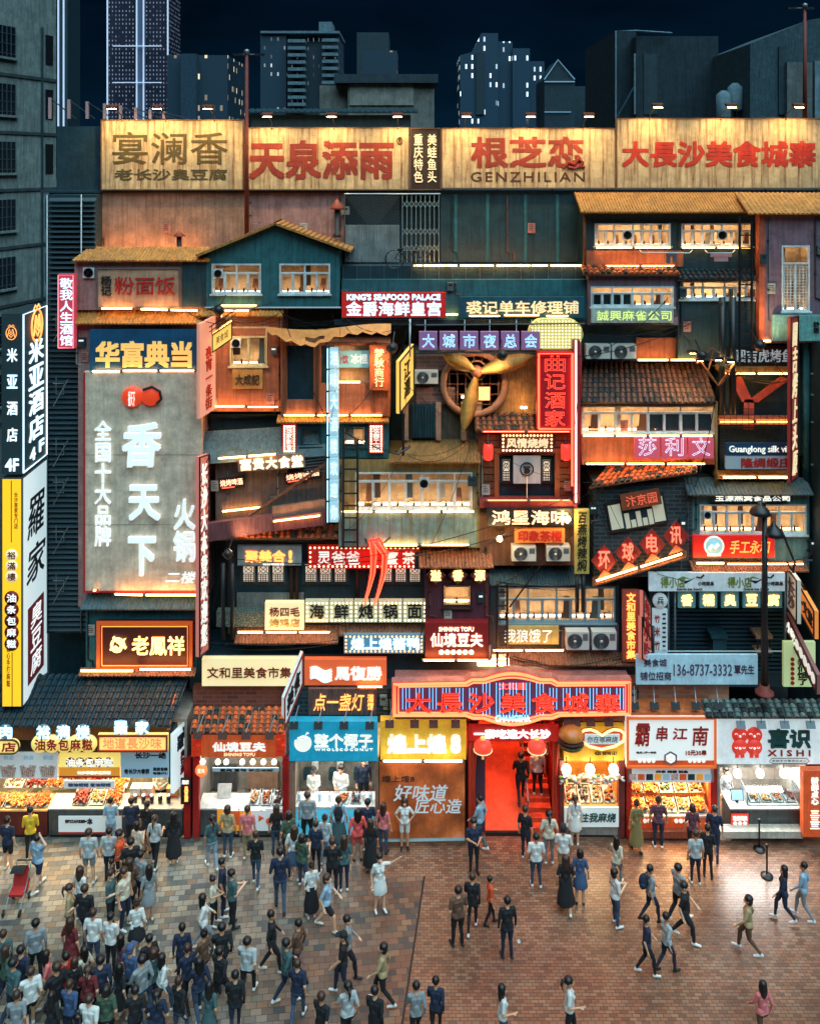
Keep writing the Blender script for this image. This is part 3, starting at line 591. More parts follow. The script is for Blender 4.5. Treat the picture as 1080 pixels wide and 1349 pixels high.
# ================================================================ the hall everything hangs on
hall = thing('food_hall', 'dark teal market hall carrying the houses and signs', 'market hall', (0, 3.2, 0))
k = MB(); k.box(X(62, 3), X(1180, 3), 3.2, 9, 3.2, Z(253, 3), DTEAL); k.box(X(76, 3), X(133, 3), 2.9, 3.2, Z(252, 3), Z(166, 3), NAVY); k.box(X(60, 3), X(1180, 3), 2.55, 3.2, Z(253, 3), Z(250, 3), NAVY); k.build('wall', hall)
k = MB(); k.box(X(124, 2.6), X(330, 2.6), 2.6, 3.2, Z(405, 2.6), Z(253.5, 2.6), TAN); k.build('wall', hall)
k = MB(); k.box(X(330.3, 2.6), X(453, 2.6), 2.63, 3.2, Z(405, 2.6), Z(253.5, 2.6), PINKC); k.build('wall', hall)
k = MB(); k.box(X(580, 2.6), X(770, 2.6), 2.6, 3.2, Z(345, 2.6), Z(253.5, 2.6), DTEAL)
for q in (598, 640, 690, 732): k.box(X(q, 2.6), X(q+4, 2.6), 2.57, 2.6, Z(345, 2.6), Z(255, 2.6), TEAL)
k.build('wall', hall)
lv = mat('louvre slat', c(44, 66, 74), .5, metal=.3); k = MB(); n = 84
for i in range(n):
    z = Z(832, 1.6)+(Z(258, 1.6)-Z(832, 1.6))*i/n; k.slab((X(63, 1.6), 1.62, z), (X(125, 1.6), 1.62, z), (X(125, 1.6), 1.78, z+.12), (X(63, 1.6), 1.78, z+.12), .02, lv)
px_box(k, (63, 256, 125, 834), 1.85, 1.3, NAVY)
for q in (62, 107): k.tube([P(q, 834, 1.58), P(q, 256, 1.58)], .035, STEEL, 6)
for q in (420, 505, 585, 635, 700, 765): k.tube([P(70, q, 1.5), P(84, q, 1.5), P(84, q+14, 1.5), P(74, q+14, 1.5), P(74, q-8, 1.5)], .018, STEEL, 4); k.tube([P(70, q+30, 1.5), P(90, q-6, 1.5)], .014, STEEL, 4)
k.build('louvre_wall', hall)
k = MB(); px_box(k, (455, 296, 526, 345), 2.4, .1, DTEAL); A, B, C, D = P(455, 345, 2.38), P(526, 345, 2.38), P(526, 296, 2.38), P(455, 296, 2.38); k.corr(A, B, C, D, 26, .03, mat('galvanised sheet', c(130, 145, 148), .45, 'worn', amt=.5)); k.build('corrugated_panel', hall)
k = MB()
for i in range(22):
    a = 455+i*71/21; k.tube([P(a, 257, 2.4), P(min(526, a+30), 257+min(38, (526-a)*1.27), 2.4)], .006, STEEL, 3); k.tube([P(a, 257, 2.4), P(max(455, a-30), 257+min(38, (a-455)*1.27), 2.4)], .006, STEEL, 3)
k.tube([P(454, 345, 2.4), P(454, 255, 2.4), P(580, 255, 2.4)], .03, STEEL, 5); k.build('wire_mesh', hall)
k = MB(); PALE = mat('pale lattice steel', c(150, 175, 178), .4, metal=.3)
for i in range(9): a = 530+i*6; k.tube([P(a, 345, 2.3), P(a, 257, 2.3)], .014, PALE, 4)
for i in range(8):
    a = 530+i*6
    for j in (264, 300, 322): k.tube([P(a, j, 2.27), P(a+6, j+9, 2.27)], .012, PALE, 4); k.tube([P(a+6, j, 2.27), P(a, j+9, 2.27)], .012, PALE, 4)
k.build('folding_gate', hall)
# roof edge posts
pk = mat('weathered pink post', c(190, 150, 150), .7); k = MB()
for i, q in enumerate((66, 91, 115, 138, 159, 179, 198, 216)):
    h = 128+i*2.6; k.box(X(q, 3.4)-.05, X(q, 3.4)+.05, 3.35, 3.45, Z(156, 3.4), Z(h, 3.4), pk); k.tube([P(q+2, h+2, 3.4), P(q+34, 156, 4.6)], .022, STEEL, 4)
k.build('rail_post', hall)
# band with the glazed strip below the dark wall
k = MB(); px_box(k, (450, 350, 772, 368), 1.7, 1.3, NAVY); px_box(k, (450, 368, 775, 421), 1.5, 1.5, TEAL); px_box(k, (440, 421, 775, 428), 1.4, 1.8, NAVY)
for i in range(18): a = 452+i*18; k.tube([P(a, 368, 1.66), P(a, 350, 1.66)], .012, STEEL, 4)
k.build('wall', hall)
strip(hall, 543, 768, 349.5, 1.55); strip(hall, 556, 700, 349.5, 1.3, r=.02)
strip(hall, 586, 604, 414, 1.35); strip(hall, 132, 266, 329, 2.25); strip(hall, 136, 262, 331, 2.15); strip(hall, 300, 322, 318, 2.3, r=.02)
# service poles, ladders, cables on the hall
def post(par, q, y0, y1, y, r=.06, m=None, name='post'): k = MB(); k.tube([P(q, y1, y), P(q, y0, y)], r, m or BLACK, 6); k.build(name, par)
def ladder(par, xl, xr, y0, y1, y, name='ladder'):
    k = MB(); s = S(y); n = int((y1-y0)/16)
    for q in (xl, xr): k.tube([P(q, y1, y), P(q, y0, y)], .045, BLACK, 5)
    for i in range(n): k.tube([P(xl, y1-8-i*(y1-y0)/n, y), P(xr, y1-8-i*(y1-y0)/n, y)], .03, BLACK, 4)
    return k.build(name, par)

# ================================================================ rooftop billboards
BY = 2.4
def flood(px, py, y, label, e=78):
    """arm lamp above a billboard, leaning out and shining back on it"""
    t = thing('floodlight', label, 'floodlight', P(px, py, y), 'floodlights along the top of the billboards'); o = P(px, py, y); k = MB()
    k.tube([o+Vector((0, .1, -.25)), o+Vector((0, 0, .12)), o+Vector((0, -.95, .38))], .022, BLACK, 5); k.build('arm', t)
    h = o+Vector((0, -1.02, .33)); k = MB(); k.slab(h+Vector((-.19, -.1, .05)), h+Vector((.19, -.1, .05)), h+Vector((.19, .12, .12)), h+Vector((-.19, .12, .12)), .09, mat('rusty lamp housing', c(120, 60, 40), .6, 'worn')); k.build('housing', t)
    k = MB(); k.quad(h+Vector((-.15, -.08, -.06)), h+Vector((-.15, .12, .012)), h+Vector((.15, .12, .012)), h+Vector((.15, -.08, -.06)), HOT); k.build('lens', t)
    l = bpy.data.lights.new('flood', 'SPOT'); l.energy = e; l.color = (1, .66, .27); l.spot_size = math.radians(125); l.spot_blend = .9; l.shadow_soft_size = .12
    lo = bpy.data.objects.new('flood_lamp', l); COL.objects.link(lo); lo.parent = t; lo.location = (0, -.95, .2); lo.rotation_euler = Vector((0, .8, -1.0)).to_track_quat('-Z', 'Y').to_euler()
def braces(root, fr, W, H):
    k = MB(fr)
    for i in range(max(2, int(W/1.6))+1): a = .1+(W-.2)*i/max(2, int(W/1.6)); k.tube([(a, 0, -.2), (a, H, -.2)], .04, BLACK, 4); k.tube([(a, H*.8, -.2), (a, -.2, -1.1)], .03, BLACK, 4)
    k.build('brace', root)
BB = mat('billboard cream sheet', c(212, 188, 144), .7, 'worn', col2=c(120, 72, 34), amt=.95, sc_=.9)
def bb(label, r, texts, m=BB, y=BY):
    s = sign('billboard', label, r, y, m, texts, cat='billboard', t=.15, frame=(mat('billboard edge', c(130, 90, 60), .6, 'worn'), .035, .03), extra=lambda root, fr: braces(root, fr, (r[2]-r[0])*S(y), (r[3]-r[1])*S(y))); return s
bb('rooftop billboard with olive lettering in two rows, left of the rusty lamp post', (133, 157, 321, 250), [('宴澜香', (148, 173, 300, 216), OLV, {'b': .012, 'e': .01}), ('老长沙臭豆腐', (151, 222, 299, 237), OLV, {'b': .03, 'e': .01})])
bb('rooftop billboard with four heavy brown characters and a registered mark', (322, 167, 539, 250), [('天泉添雨', (328, 184, 519, 236), REDPT, {'b': .05, 'e': .01}), ('®', (522, 180, 531, 190), BRN)])
bb('narrow dark upright billboard with two columns of pale characters', (540, 168, 580, 250), [('重庆特色', (545, 176, 557, 240), CRL, {'v': 1, 'b': .02}), ('美蛙鱼头', (563, 176, 575, 240), CRL, {'v': 1, 'b': .02})], mat('dark stained board', c(66, 50, 42), .7, 'wood'), BY+.1)
def swirl(root, fr):
    k = MB(fr); s = S(BY); q = lambda x, y: ((x-581)*s, (248-y)*s, .03)
    k.tube([q(742, 221), q(748, 213), q(756, 216), q(762, 209), q(767, 213), q(764, 220), q(770, 219)], .06, REDPT, 5); k.tube([q(748, 219), q(757, 221), q(765, 217)], .05, REDPT, 5); k.build('emblem', root); braces(root, fr, 230*s, 81*s)
sign('billboard', 'rooftop billboard with three red characters above spaced latin capitals', (581, 168, 811, 248), BY, BB, [('根芝恋', (620, 179, 769, 221), REDPT, {'b': .045, 'e': .01}), ('GENZHILIAN', (620, 226, 770, 239), BRN, {'sp': 1.25, 'b': .01, 'e': .01})], cat='billboard', t=.15, frame=(MC['billboard edge'], .035, .03), extra=swirl)
bb('longest rooftop billboard with seven bright red characters at the right', (811.5, 155, 1096, 248), [('大長沙美食城寨', (819, 185, 1075, 220), mat('bright red paint', c(196, 52, 34), .6, 'worn', amt=.3), {'b': .05, 'e': .01})])
fl = [(160, 156, 'leftmost floodlight over the olive lettered billboard'), (218, 156, 'middle floodlight over the olive lettered billboard'), (282, 156, 'right floodlight over the olive lettered billboard'), (358, 166, 'left floodlight over the four brown characters'), (440, 166, 'middle floodlight over the four brown characters'), (524, 166, 'right floodlight over the registered mark'),
      (612, 166, 'left floodlight over the latin lettered billboard'), (694, 166, 'middle floodlight over the latin lettered billboard'), (768, 166, 'right floodlight over the latin lettered billboard'), (856, 154, 'left floodlight over the long red lettered billboard'), (950, 154, 'middle floodlight over the long red lettered billboard'), (1036, 154, 'right floodlight over the long red lettered billboard')]
for a in fl: flood(a[0], a[1], BY-.05, a[2])
# lamp posts standing out of the roofs
def lamp_post(label, px, y, ptop, pbot, m, arm):
    t = thing('lamp_post', label, 'lamp post', P(px, pbot, y)); k = MB(); k.tube([P(px, pbot, y), P(px, ptop, y)], .085, m, 8, .06); k.build('pole', t)
    k = MB(); o = P(px, ptop, y); k.tube([o+Vector((arm[0], 0, .02)), o+Vector((arm[1], 0, .02))], .03, BLACK, 5)
    for a in arm: k.box(o.x+a-.16, o.x+a+.16, o.y-.1, o.y+.1, o.z-.02, o.z+.05, BLACK)
    k.build('lamp_head', t); k = MB(); k.lathe([(.05, 0), (.11, .06), (.1, .16), (0, .2)], o.x, o.y, o.z+.02, STEEL, 8); k.build('cap', t)
RUSTP = mat('red rust pole', c(130, 56, 46), .7, 'worn')
lamp_post('tall rusty red lamp post with a double arm between the first two billboards', 325, 1.9, 72, 310, RUSTP, (-.3, .45))
lamp_post('tall lamp post rising over the right end of the longest billboard', 1060, 3.4, 11, 156, RUSTP, (-.5, .15))
# capped flues on the rooftop
for (q, a, b, w_, lb) in ((236, 303, 333, 6, 'short flue with a pointed rusty cap on the ochre roof'), (444, 261, 312, 7, 'taller flue with an orange pointed cap by the mesh fence')):
    y = 2.0; o = P(q, b, y); s = S(y); h = (b-a)*s; k = thing('flue', lb, 'chimney', o)
    m = MB(); m.lathe([(.14, 0), (.14, .12), (.09, .14), (.09, h*.72)], o.x, o.y, o.z, mat('sooty steel', c(50, 44, 44), .6, 'worn'), 10); m.build('pipe', k)
    m = MB(); m.lathe([(w_*s*1.3, h*.72), (w_*s*1.35, h*.76), (0, h)], o.x, o.y, o.z, mat('rusty cap', c(170, 74, 44), .6, 'worn'), 10); m.build('cap', k)
# bicycle hung on the railing
t = thing('bicycle', 'old dark bicycle leaning on the strip roof below the folding gate', 'bicycle', P(538, 352, 1.35)); y = 1.35
for q in (520, 556):
    k = MB(); o = P(q, 341, y); r_ = .32; k.tube([(o.x+r_*math.cos(g*math.pi/10), y, o.z+r_*math.sin(g*math.pi/10)) for g in range(21)], .022, BLACK, 5)
    for g in range(8): k.tube([(o.x, y, o.z), (o.x+r_*math.cos(g*math.pi/4), y, o.z+r_*math.sin(g*math.pi/4))], .005, STEEL, 3)
    k.build('wheel', t)
k = MB(); q = lambda a, b: P(a, b, y); k.tube([q(520, 341), q(527, 330), q(547, 330), q(556, 341)], .018, BLACK, 5); k.tube([q(527, 330), q(536, 342), q(547, 330)], .018, BLACK, 5); k.tube([q(520, 341), q(536, 342)], .014, BLACK, 5); k.tube([q(547, 332), q(549, 325)], .014, BLACK, 5); k.build('frame', t)
k = MB(); k.tube([q(545, 325), q(549, 324), q(553, 326)], .014, BLACK, 5); k.build('handlebar', t); k = MB(); k.box(X(524, y), X(531, y), y-.06, y+.06, Z(329, y), Z(327, y), BLACK); k.build('saddle', t)

# ================================================================ left column, top to bottom
h1 = house('ochre roofed noodle house with a tan name board above the pawn sign', (98, 340, 274, 408), 1.3, 1.7, PINKC)
corr_roof(h1, 94, 276, 325, 343, 1.05, YELROOF, .55, .12, x0t=118, x1t=276); strip(h1, 132, 176, 406, .95); strip(h1, 184, 262, 407, .95, py2=409)
k = MB(); px_box(k, (240, 344, 274, 404), 1.24, .05, DTEAL); k.build('side_panel', h1)
sign('name_board', 'tan board with black and red brush characters under the ochre roof', (128, 353, 237, 405), 1.15, TANB, [('杨', (133, 363, 147, 376), INK), ('记', (133, 377, 147, 389), INK), ('粉面饭', (151, 364, 231, 388), REDSH, {'b': .01})], frame=(STEEL, .03))
def fan_sq(r, y, label):
    x0, x1, z0, z1 = X(r[0], y), X(r[2], y), Z(r[3], y), Z(r[1], y); t = thing('wall_fan', label, 'exhaust fan', ((x0+x1)/2, y, z0)); k = MB(); k.box(x0, x1, y, y+.08, z0, z1, WHITE); k.build('housing', t)
    k = MB(); cx, cz, r_ = (x0+x1)/2, (z0+z1)/2, (x1-x0)*.42; k.lathe([(r_, 0), (r_, -.02), (r_*.88, -.02), (r_*.88, 0)], cx, y, cz, BLACK, 14, 1)
    for g in range(4): a = g*math.pi/2+.4; k.tube([(cx+.02*math.cos(a), y-.02, cz+.02*math.sin(a)), (cx+r_*.8*math.cos(a+.5), y-.02, cz+r_*.8*math.sin(a+.5))], .02, BLACK, 4)
    k.build('blade', t)
fan_sq((109, 352, 124, 366), 1.2, 'square white fan left of the tan noodle board')
sign('neon_sign', 'upright pinkish neon sign with six blurred white characters by the louvred wall', (76, 361, 98, 459), .8, mat('pink glow board', c(150, 60, 72), .5, em=c(170, 50, 66), es=.7), [('敬我人生酒馆', (79, 366, 96, 455), WBL, {'v': 1, 'b': .01})], t=.25, neon=(em('pink neon', (1, .25, .3, 1), 1.2), .03, .015))
h2 = house('pinkish house carrying the blue pawn board and the tall taupe panel', (103, 424, 268, 800), 1.2, 1.8, PINKC)
corr_roof(h2, 96, 264, 405, 426, .85, YELROOF, .5, .12, x0t=104); strip(h2, 120, 160, 489, .7); strip(h2, 160, 258, 488, .7, r=.015)
sign('name_board', 'blue board with four blocky gold characters above the tall taupe panel', (118, 434, 260, 489), .85, BLUEB, [('华富典当', (126, 449, 253, 484), GOLDL, {'b': .06})], t=.15)
def gourd(root, fr):
    s = S(.7); k = MB(fr); q = lambda x, y: ((x-110)*s, (778-y)*s)
    for (x, y, r_) in ((175, 522, .34), (199, 521, .31)): a, b = q(x, y); k.lathe([(r_, .02), (r_, .12), (r_*.9, .16), (0, .17)], a, b, 0, mat('orange emblem', c(225, 70, 36), .45, em=c(225, 60, 25), es=.5), 18)
    a = [(*q(*p), .16) for p in ((190, 512), (202, 508), (212, 514), (214, 524), (208, 530))]; k.tube(a, .05, INK, 5); k.text('香天下', q(171, 0)[0], q(0, 533)[1], q(180, 0)[0], q(0, 513)[1], .175, WLS, .02, .02); k.build('emblem', root)
    k = MB(fr); W = 155*s; H = 288*s; k.box(0, .06, 0, H, .002, .03, REDSH); k.box(0, W, -.06, 0, -.18, .03, REDSH)
    for b in (.3, .62): k.box(.06, W, H*b, H*b+.012, .001, .004, mat('panel seam', c(90, 84, 80), .7))
    k.build('edging', root)
B3 = {'b': .045, 'e': .14}
HZ = em('daylight white letter', c(215, 226, 226), .6, False, c(230, 235, 235))
sign('sign_panel', 'tall taupe panel with large white raised characters and an orange gourd emblem', (110, 490, 265, 778), .7, TAUPE, [('香', (162, 556, 213, 614), HZ, {'b': .04, 'e': .14, 'sh': .1}), ('天', (171, 638, 212, 684), HZ, {'b': .04, 'e': .14, 'sh': -.05}), ('下', (170, 706, 206, 757), HZ, B3), ('火锅', (229, 657, 258, 739), HZ, {'v': 1, 'b': .03, 'e': .12}), ('二楼', (218, 753, 258, 768), HZ, {'b': .01, 'sh': .2}), ('全国十大品牌', (125, 554, 147, 719), HZ, {'v': 1, 'b': .02, 'e': .08})], t=.3, extra=gourd)
h3 = house('low teal shop box between the taupe panel and the dark tiled stall roof', (113, 800, 258, 888), 1.0, 2.0, TEAL)
corr_roof(h3, 105, 262, 779, 803, .55, GREYROOF, .55, .13, x0t=116); strip(h3, 150, 190, 783, .45, py2=784); strip(h3, 190, 262, 784, .45); strip(h3, 122, 128, 778, .5)
def phoenix(root, fr):
    s = S(.7); k = MB(fr); q = lambda x, y: ((x-128)*s, (883-y)*s, .06); pts = [q(155+9*math.cos(g*.42)*(1-g*.025), 850-10*math.sin(g*.42)*(1-g*.025)) for g in range(18)]
    k.tube(pts, .055, YEN, 5); k.tube([q(150, 838), q(156, 845), q(166, 841), q(160, 848), q(167, 853)], .05, YEN, 5); k.tube([q(146, 855), q(153, 851), q(160, 857)], .04, YEN, 5); k.build('emblem', root)
sign('neon_sign', 'dark framed board with glowing orange emblem and three characters above the tiled stall', (128, 818, 254, 883), .7, mat('dark red board', c(70, 18, 20), .5), [('老鳳祥', (174, 838, 243, 863), YEN, {'b': .02})], frame=(mat('lit wood frame', c(190, 88, 40), .5, em=c(200, 70, 20), es=.35), .11, .08), neon=(em('orange rim', (1, .25, .04, 1), 1.6), .17, .02), extra=phoenix)
corr_roof(h3, 102, 256, 880, 891, .5, RUSTROOF, .5, .12); strip(h3, 104, 178, 884, .35); strip(h3, 182, 254, 882, .35)

# candy striped and pink edge-on signs
CANDY = mat('pink light board', c(205, 130, 120), .6, em=c(210, 105, 90), es=.35); CSTR = mat('dark red stripe', c(96, 28, 30), .6)
def stripes(root, fr):
    k = MB(fr); W = root['w']; H = root['h']; del root['w'], root['h']; n = 26
    for i in range(n): b = H*i/n; k.add([(0, b, .003), (W, b+W*.9, .003), (W, b+W*.9+H/n*.32, .003), (0, b+H/n*.32, .003)], [(0, 1, 2, 3)], CSTR) if b+W < H else None
    rim(k, W, H, .03, .004, .05, BLACK); k.build('stripe', root)
def qs(name, label, n, f, board, texts, **kw):
    ex = kw.pop('ex2', None)
    def E_(root, fr):
        A = P(n[0], n[2], n[3]); B = P(f[0], f[2], f[3]); T = P(n[0], n[1], n[3]); root['w'] = (B-A).length; root['h'] = (T-A).length
        (ex or (lambda a, b: (a.pop('w', None), a.pop('h', None))))(root, fr)
    return qsign(name, label, n, f, board, texts, extra=E_, **kw)
qs('edge_sign', 'long dark red and pink striped upright sign beside the taupe panel', (262, 602, 866, .1), (275, 598, 856, .75), CANDY, [('长沙大本营欢迎您', (.2, .04, .8, .96), WLS, {'v': 1, 'b': .02})], ex2=stripes)
qs('edge_sign', 'slim pink upright sign with red characters left of the orange window house', (263, 427, 552, .2), (284, 418, 538, .95), mat('pale pink board', c(220, 160, 140), .6, em=c(225, 140, 110), es=.35), [('夜宵一条街', (.35, .28, .75, .95), REDSH, {'v': 1, 'b': .01})])
# ================================================================ gable house
g = thing('gable_house', 'teal gabled loft with two lit windows and an orange roof edge', 'house', P(366, 405, 1.2)); y = 1.2
hs = [(279, 347, 344, 387), (368, 347, 435, 387)]; k = MB(); x0, x1, zb, ze = X(272, y), X(447, y), Z(405, y), Z(330, y)
wall(k, x0, x1, zb, ze, y, .12, [(X(a, y), X(d, y), Z(e, y), Z(b, y)) for a, b, d, e in hs], TEAL)
k.quad((x0, y+1.6, zb), (x0, y, zb), (x0, y, ze), (x0, y+1.6, ze), TEAL); k.quad((x1, y, zb), (x1, y+1.6, zb), (x1, y+1.6, ze), (x1, y, ze), TEAL); k.quad((x0, y+1.6, zb), (x1, y+1.6, zb), (x1, y, zb), (x0, y, zb), TEAL)
zp = Z(298, y); xp = X(362, y); k.add([(x0, y, ze), (x1, y, ze), (xp, y, zp)], [(0, 1, 2)], TEAL); k.build('wall', g)
for i, h in enumerate(hs): window(g, h, y, 4, seed=i+5)
for a, b in (((258, 336), (362, 293)), ((362, 293), (463, 330))):
    A, B = P(*a, y-.3), P(*b, y-.3); k = MB(); k.slab(A, B, B+Vector((0, 1.9, 0)), A+Vector((0, 1.9, 0)), .07, YELROOF); n = 16
    for i in range(n+1): p = A+(B-A)*i/n; k.slab(p+Vector((-.02, 0, .02)), p+Vector((.02, 0, .02)), p+Vector((.02, 1.85, .02)), p+Vector((-.02, 1.85, .02)), .03, RUSTROOF)
    k.build('roof', g)
k = MB(); k.tube([P(270, 405, y-.03), P(449, 405, y-.03)], .04, STEEL, 5); k.build('gutter', g)
strip(g, 285, 340, 402, .9, r=.018)
fan_sq((281, 354, 293, 366), 1.1, 'square white fan in the left window of the gabled loft')
# ================================================================ orange window house and shop with torn awning
h4 = house('orange plastered room with a pale framed window beside the dark doorway', (274, 414, 371, 542), 1.25, 1.7, ORANGE, [(303, 441, 352, 482)])
corr_roof(h4, 258, 372, 403, 416, .95, YELROOF, .5, .12); strip(h4, 270, 324, 535, 1.0); strip(h4, 325, 368, 536, 1.02, r=.02); strip(h4, 286, 330, 409, .8, r=.02)
window(h4, (303, 430, 352, 482), 1.25, 2, .22, CREAM, seed=3); k = MB(); px_box(k, (276, 545, 370, 566), 1.9, .3, NAVY); k.build('undercroft', h4)
fan_sq((304, 446, 317, 458), 1.12, 'square white fan in the orange room window')
sign('plaque', 'small ochre plaque with three dark characters under the orange room window', (306, 487, 346, 512), 1.15, mat('ochre board', c(215, 150, 75), .6, 'worn', amt=.3), [('大成記', (310, 493, 342, 507), BRN)])
t = thing('hanging_lantern_sign', 'small yellow box sign hung aslant from scaffold tubes at the orange room', 'sign', P(294, 440, -.1)); fr = (P(279, 465, -.3), Vector((.75, .25, .5)).normalized(), Vector((0, 0, 1)), Vector((.3, -.95, 0)).normalized())
k = MB(fr); k.box(0, .78, 0, .6, -.18, 0, mat('yellow light box', c(235, 190, 95), .5, em=c(240, 180, 80), es=.8)); k.build('board', t); k = MB(fr); rim(k, .78, .6, .04, .002, .04, BLACK); k.build('frame', t)
k = MB(fr); k.text('美食城', .16, .17, .62, .43, .004, OLV, .0, .01); k.build('lettering', t); k = MB(fr)
for a in (0, .26, .52, .78): k.tube([(a, .6, 0), (a, .9, 0)], .02, BLACK, 4)
k.tube([(-.1, .9, 0), (.95, .9, 0)], .025, BLACK, 4); k.tube([(-.1, .75, .01), (.95, .75, .01)], .02, BLACK, 4); k.tube([(.4, .9, 0), (.4, 1.1, -1.3)], .03, BLACK, 4); k.build('bracket', t)
h5 = house('orange shopfront with a dark doorway under a torn awning', (370, 452, 514, 549), .95, 2.0, ORANGE, [(378, 455, 413, 527), (423, 455, 488, 505)])
k = MB(); px_box(k, (378, 455, 413, 527), 1.2, .05, NAVY); k.build('door', h5)
k = MB(); px_box(k, (423, 455, 488, 505), 1.5, .05, NICHE); px_box(k, (423, 455, 440, 505), 1.2, .05, NAVY); k.build('counter_recess', h5)
k = MB(); px_box(k, (441, 462, 486, 484), 1.15, .06, mat('aqua menu board', c(130, 190, 195), .5, em=c(120, 185, 195), es=.3)); k.fr = front(441, 484, 1.15); s = S(1.15); k.text('冷饮', 2*s, 5*s, 18*s, 17*s, .004, REDSH, .03, .01); k.text('冰棍', 21*s, 5*s, 43*s, 18*s, .004, WLS, .03, .01); k.build('menu_board', h5)
strip(h5, 446, 476, 503, 1.05); strip(h5, 372, 505, 547, .85, py2=547, r=.02)
for q in (374, 417, 493): k = MB(); px_box(k, (q-2, 450, q+3, 548), .9, .045, WOOD); k.build('door_post', h5)
k = MB(); A, B, C, D = P(489, 548, .9), P(512, 548, .9), P(512, 514, .9), P(489, 514, .9); k.corr(A, B, C, D, 9, .03, ORANGE); k.build('corrugated_panel', h5)
aw = mat('torn orange awning', c(228, 146, 74), .8, 'cloth', col2=c(130, 66, 36), bump=.9); k = MB(); n = 26; v = []
for i in range(n+1):
    t_ = i/n; x = 352+163*t_; sag = 7*math.sin(t_*math.pi*2.2)+2.2*math.sin(i*2.1)+4*math.exp(-((t_-.38)/.1)**2)
    yb = 436+20*math.sin(t_*math.pi)*.65+sag; yt = 430+4*math.sin(t_*5)
    for j in range(5): jj = j/4; v.append(P(x, yt+(yb-yt)*jj, 1.0-.75*jj+.06*math.sin(i*1.7+j)))
k.add(v, [(i*5+j, i*5+j+1, i*5+j+6, i*5+j+5) for i in range(n) for j in range(4) if not (8 <= i <= 11 and j == 2)], aw, True); k.build('awning', h5)
sign('name_board', 'upright orange board with four cream characters at the right of the torn awning', (487, 454, 512, 514), .7, mat('orange brown board', c(190, 90, 48), .6, 'worn', amt=.3), [('梦秋商行', (493, 459, 506, 509), CRL, {'v': 1, 'b': .02})])
h6 = house('teal boarded row with two small lit hatches under the orange shopfront', (370, 556, 512, 604), 1.0, 2.0, TEAL, [(396, 561, 424, 588), (452, 561, 482, 588)])
corr_roof(h6, 364, 512, 547, 556, .75, YELROOF, .4, .12)
k = MB(); A, B, C, D = P(371, 603, .97), P(511, 603, .97), P(511, 590, .97), P(371, 590, .97); k.corr(A, B, C, D, 40, .02, TEAL); k.build('corrugated_panel', h6)
for q in ((396, 561, 424, 588), (452, 561, 482, 588)): window(h6, q, 1.0, 1, 0, DTEAL, 1)
sign('bulb_sign', 'small upright bulb bordered sign at the left end of the teal row', (372, 559, 390, 597), .85, REDB, [('独家影音', (377, 563, 385, 593), WLS, {'v': 1})], bulb=(BULBW, .085))
sign('bulb_sign', 'small upright bulb bordered sign at the right end of the teal row', (486, 559, 505, 597), .85, REDB, [('妆容工坊', (491, 563, 500, 593), WLS, {'v': 1})], bulb=(BULBW, .085))
t = thing('neon_column', 'tall blue white neon column made of stacked character boxes', 'neon sign', P(436, 690, .3)); k = MB(); k.tube([P(431, 694, .35), P(431, 452, .35)], .05, BLACK, 6); k.build('pole', t)
for i, ch in enumerate('湘味大酒楼欢迎你'):
    a = 458+i*29; fr = front(434, a+27, .3); s = S(.3); k = MB(fr); k.box(0, 11.5*s, 0, 26*s, -.3, 0, mat('neon box face', c(170, 205, 215), .4, em=c(165, 205, 220), es=.42)); k.text(ch, 1.3*s, 4*s, 10.2*s, 22*s, .01, WBL, .0, .03); k.build('character_box', t)
    k = MB(fr); k.tube([(-.06, 0, 0), (-.06, 26*s, 0)], .02, BLU, 5); k.build('neon_tube', t)
# ================================================================ slanted eatery between the striped sign and the neon column
h7 = house('crooked dark eatery with a ribbed roof and two small glowing boards', (284, 606, 428, 712), 1.15, 1.9, mat('stained brown wall', c(110, 92, 84), .85, 'worn', amt=.8))
A, B, C, D = P(259, 612, .7), P(432, 600, .7), P(432, 560, 1.5), P(258, 570, 1.5); k = MB(); n = 9
for i in range(n): a0, a1 = A+(D-A)*i/n, A+(D-A)*(i+.9)/n; b0, b1 = B+(C-B)*i/n, B+(C-B)*(i+.9)/n; k.slab(a0+Vector((0, 0, 0)), b0, b1+Vector((0, 0, .05)), a1+Vector((0, 0, .05)), .03, GREYROOF)
k.build('roof', h7); strip(h7, 286, 365, 604, .55, py2=598)
for i in range(6): k = MB(); k.tube([P(400, 603+i*4, .8), P(428, 600+i*4, .8)], .022, STEEL, 4); k.build('louvre_slat', h7)
k = MB(); fr = (P(314, 622, .6), Vector((1, 0, .07)).normalized(), Vector((-.07, 0, 1)).normalized(), Vector((0, -1, 0))); s = S(.6); k.fr = fr
t = thing('neon_sign', 'bright cream lettered sign tilted under the ribbed roof', 'sign', fr[0]); k = MB(fr); k.box(0, 88*s, 0, 19*s, -.1, 0, mat('grey sign back', c(120, 105, 95), .6)); k.build('board', t)
k = MB(fr); [k.text(ch, (3+i*17)*s, 2*s, (18+i*17)*s, 17*s, .01, em('cream letter glow', (1, .72, .42, 1), 1.5, False), .05, .05) for i, ch in enumerate('富贵大食堂')]; k.build('lettering', t)
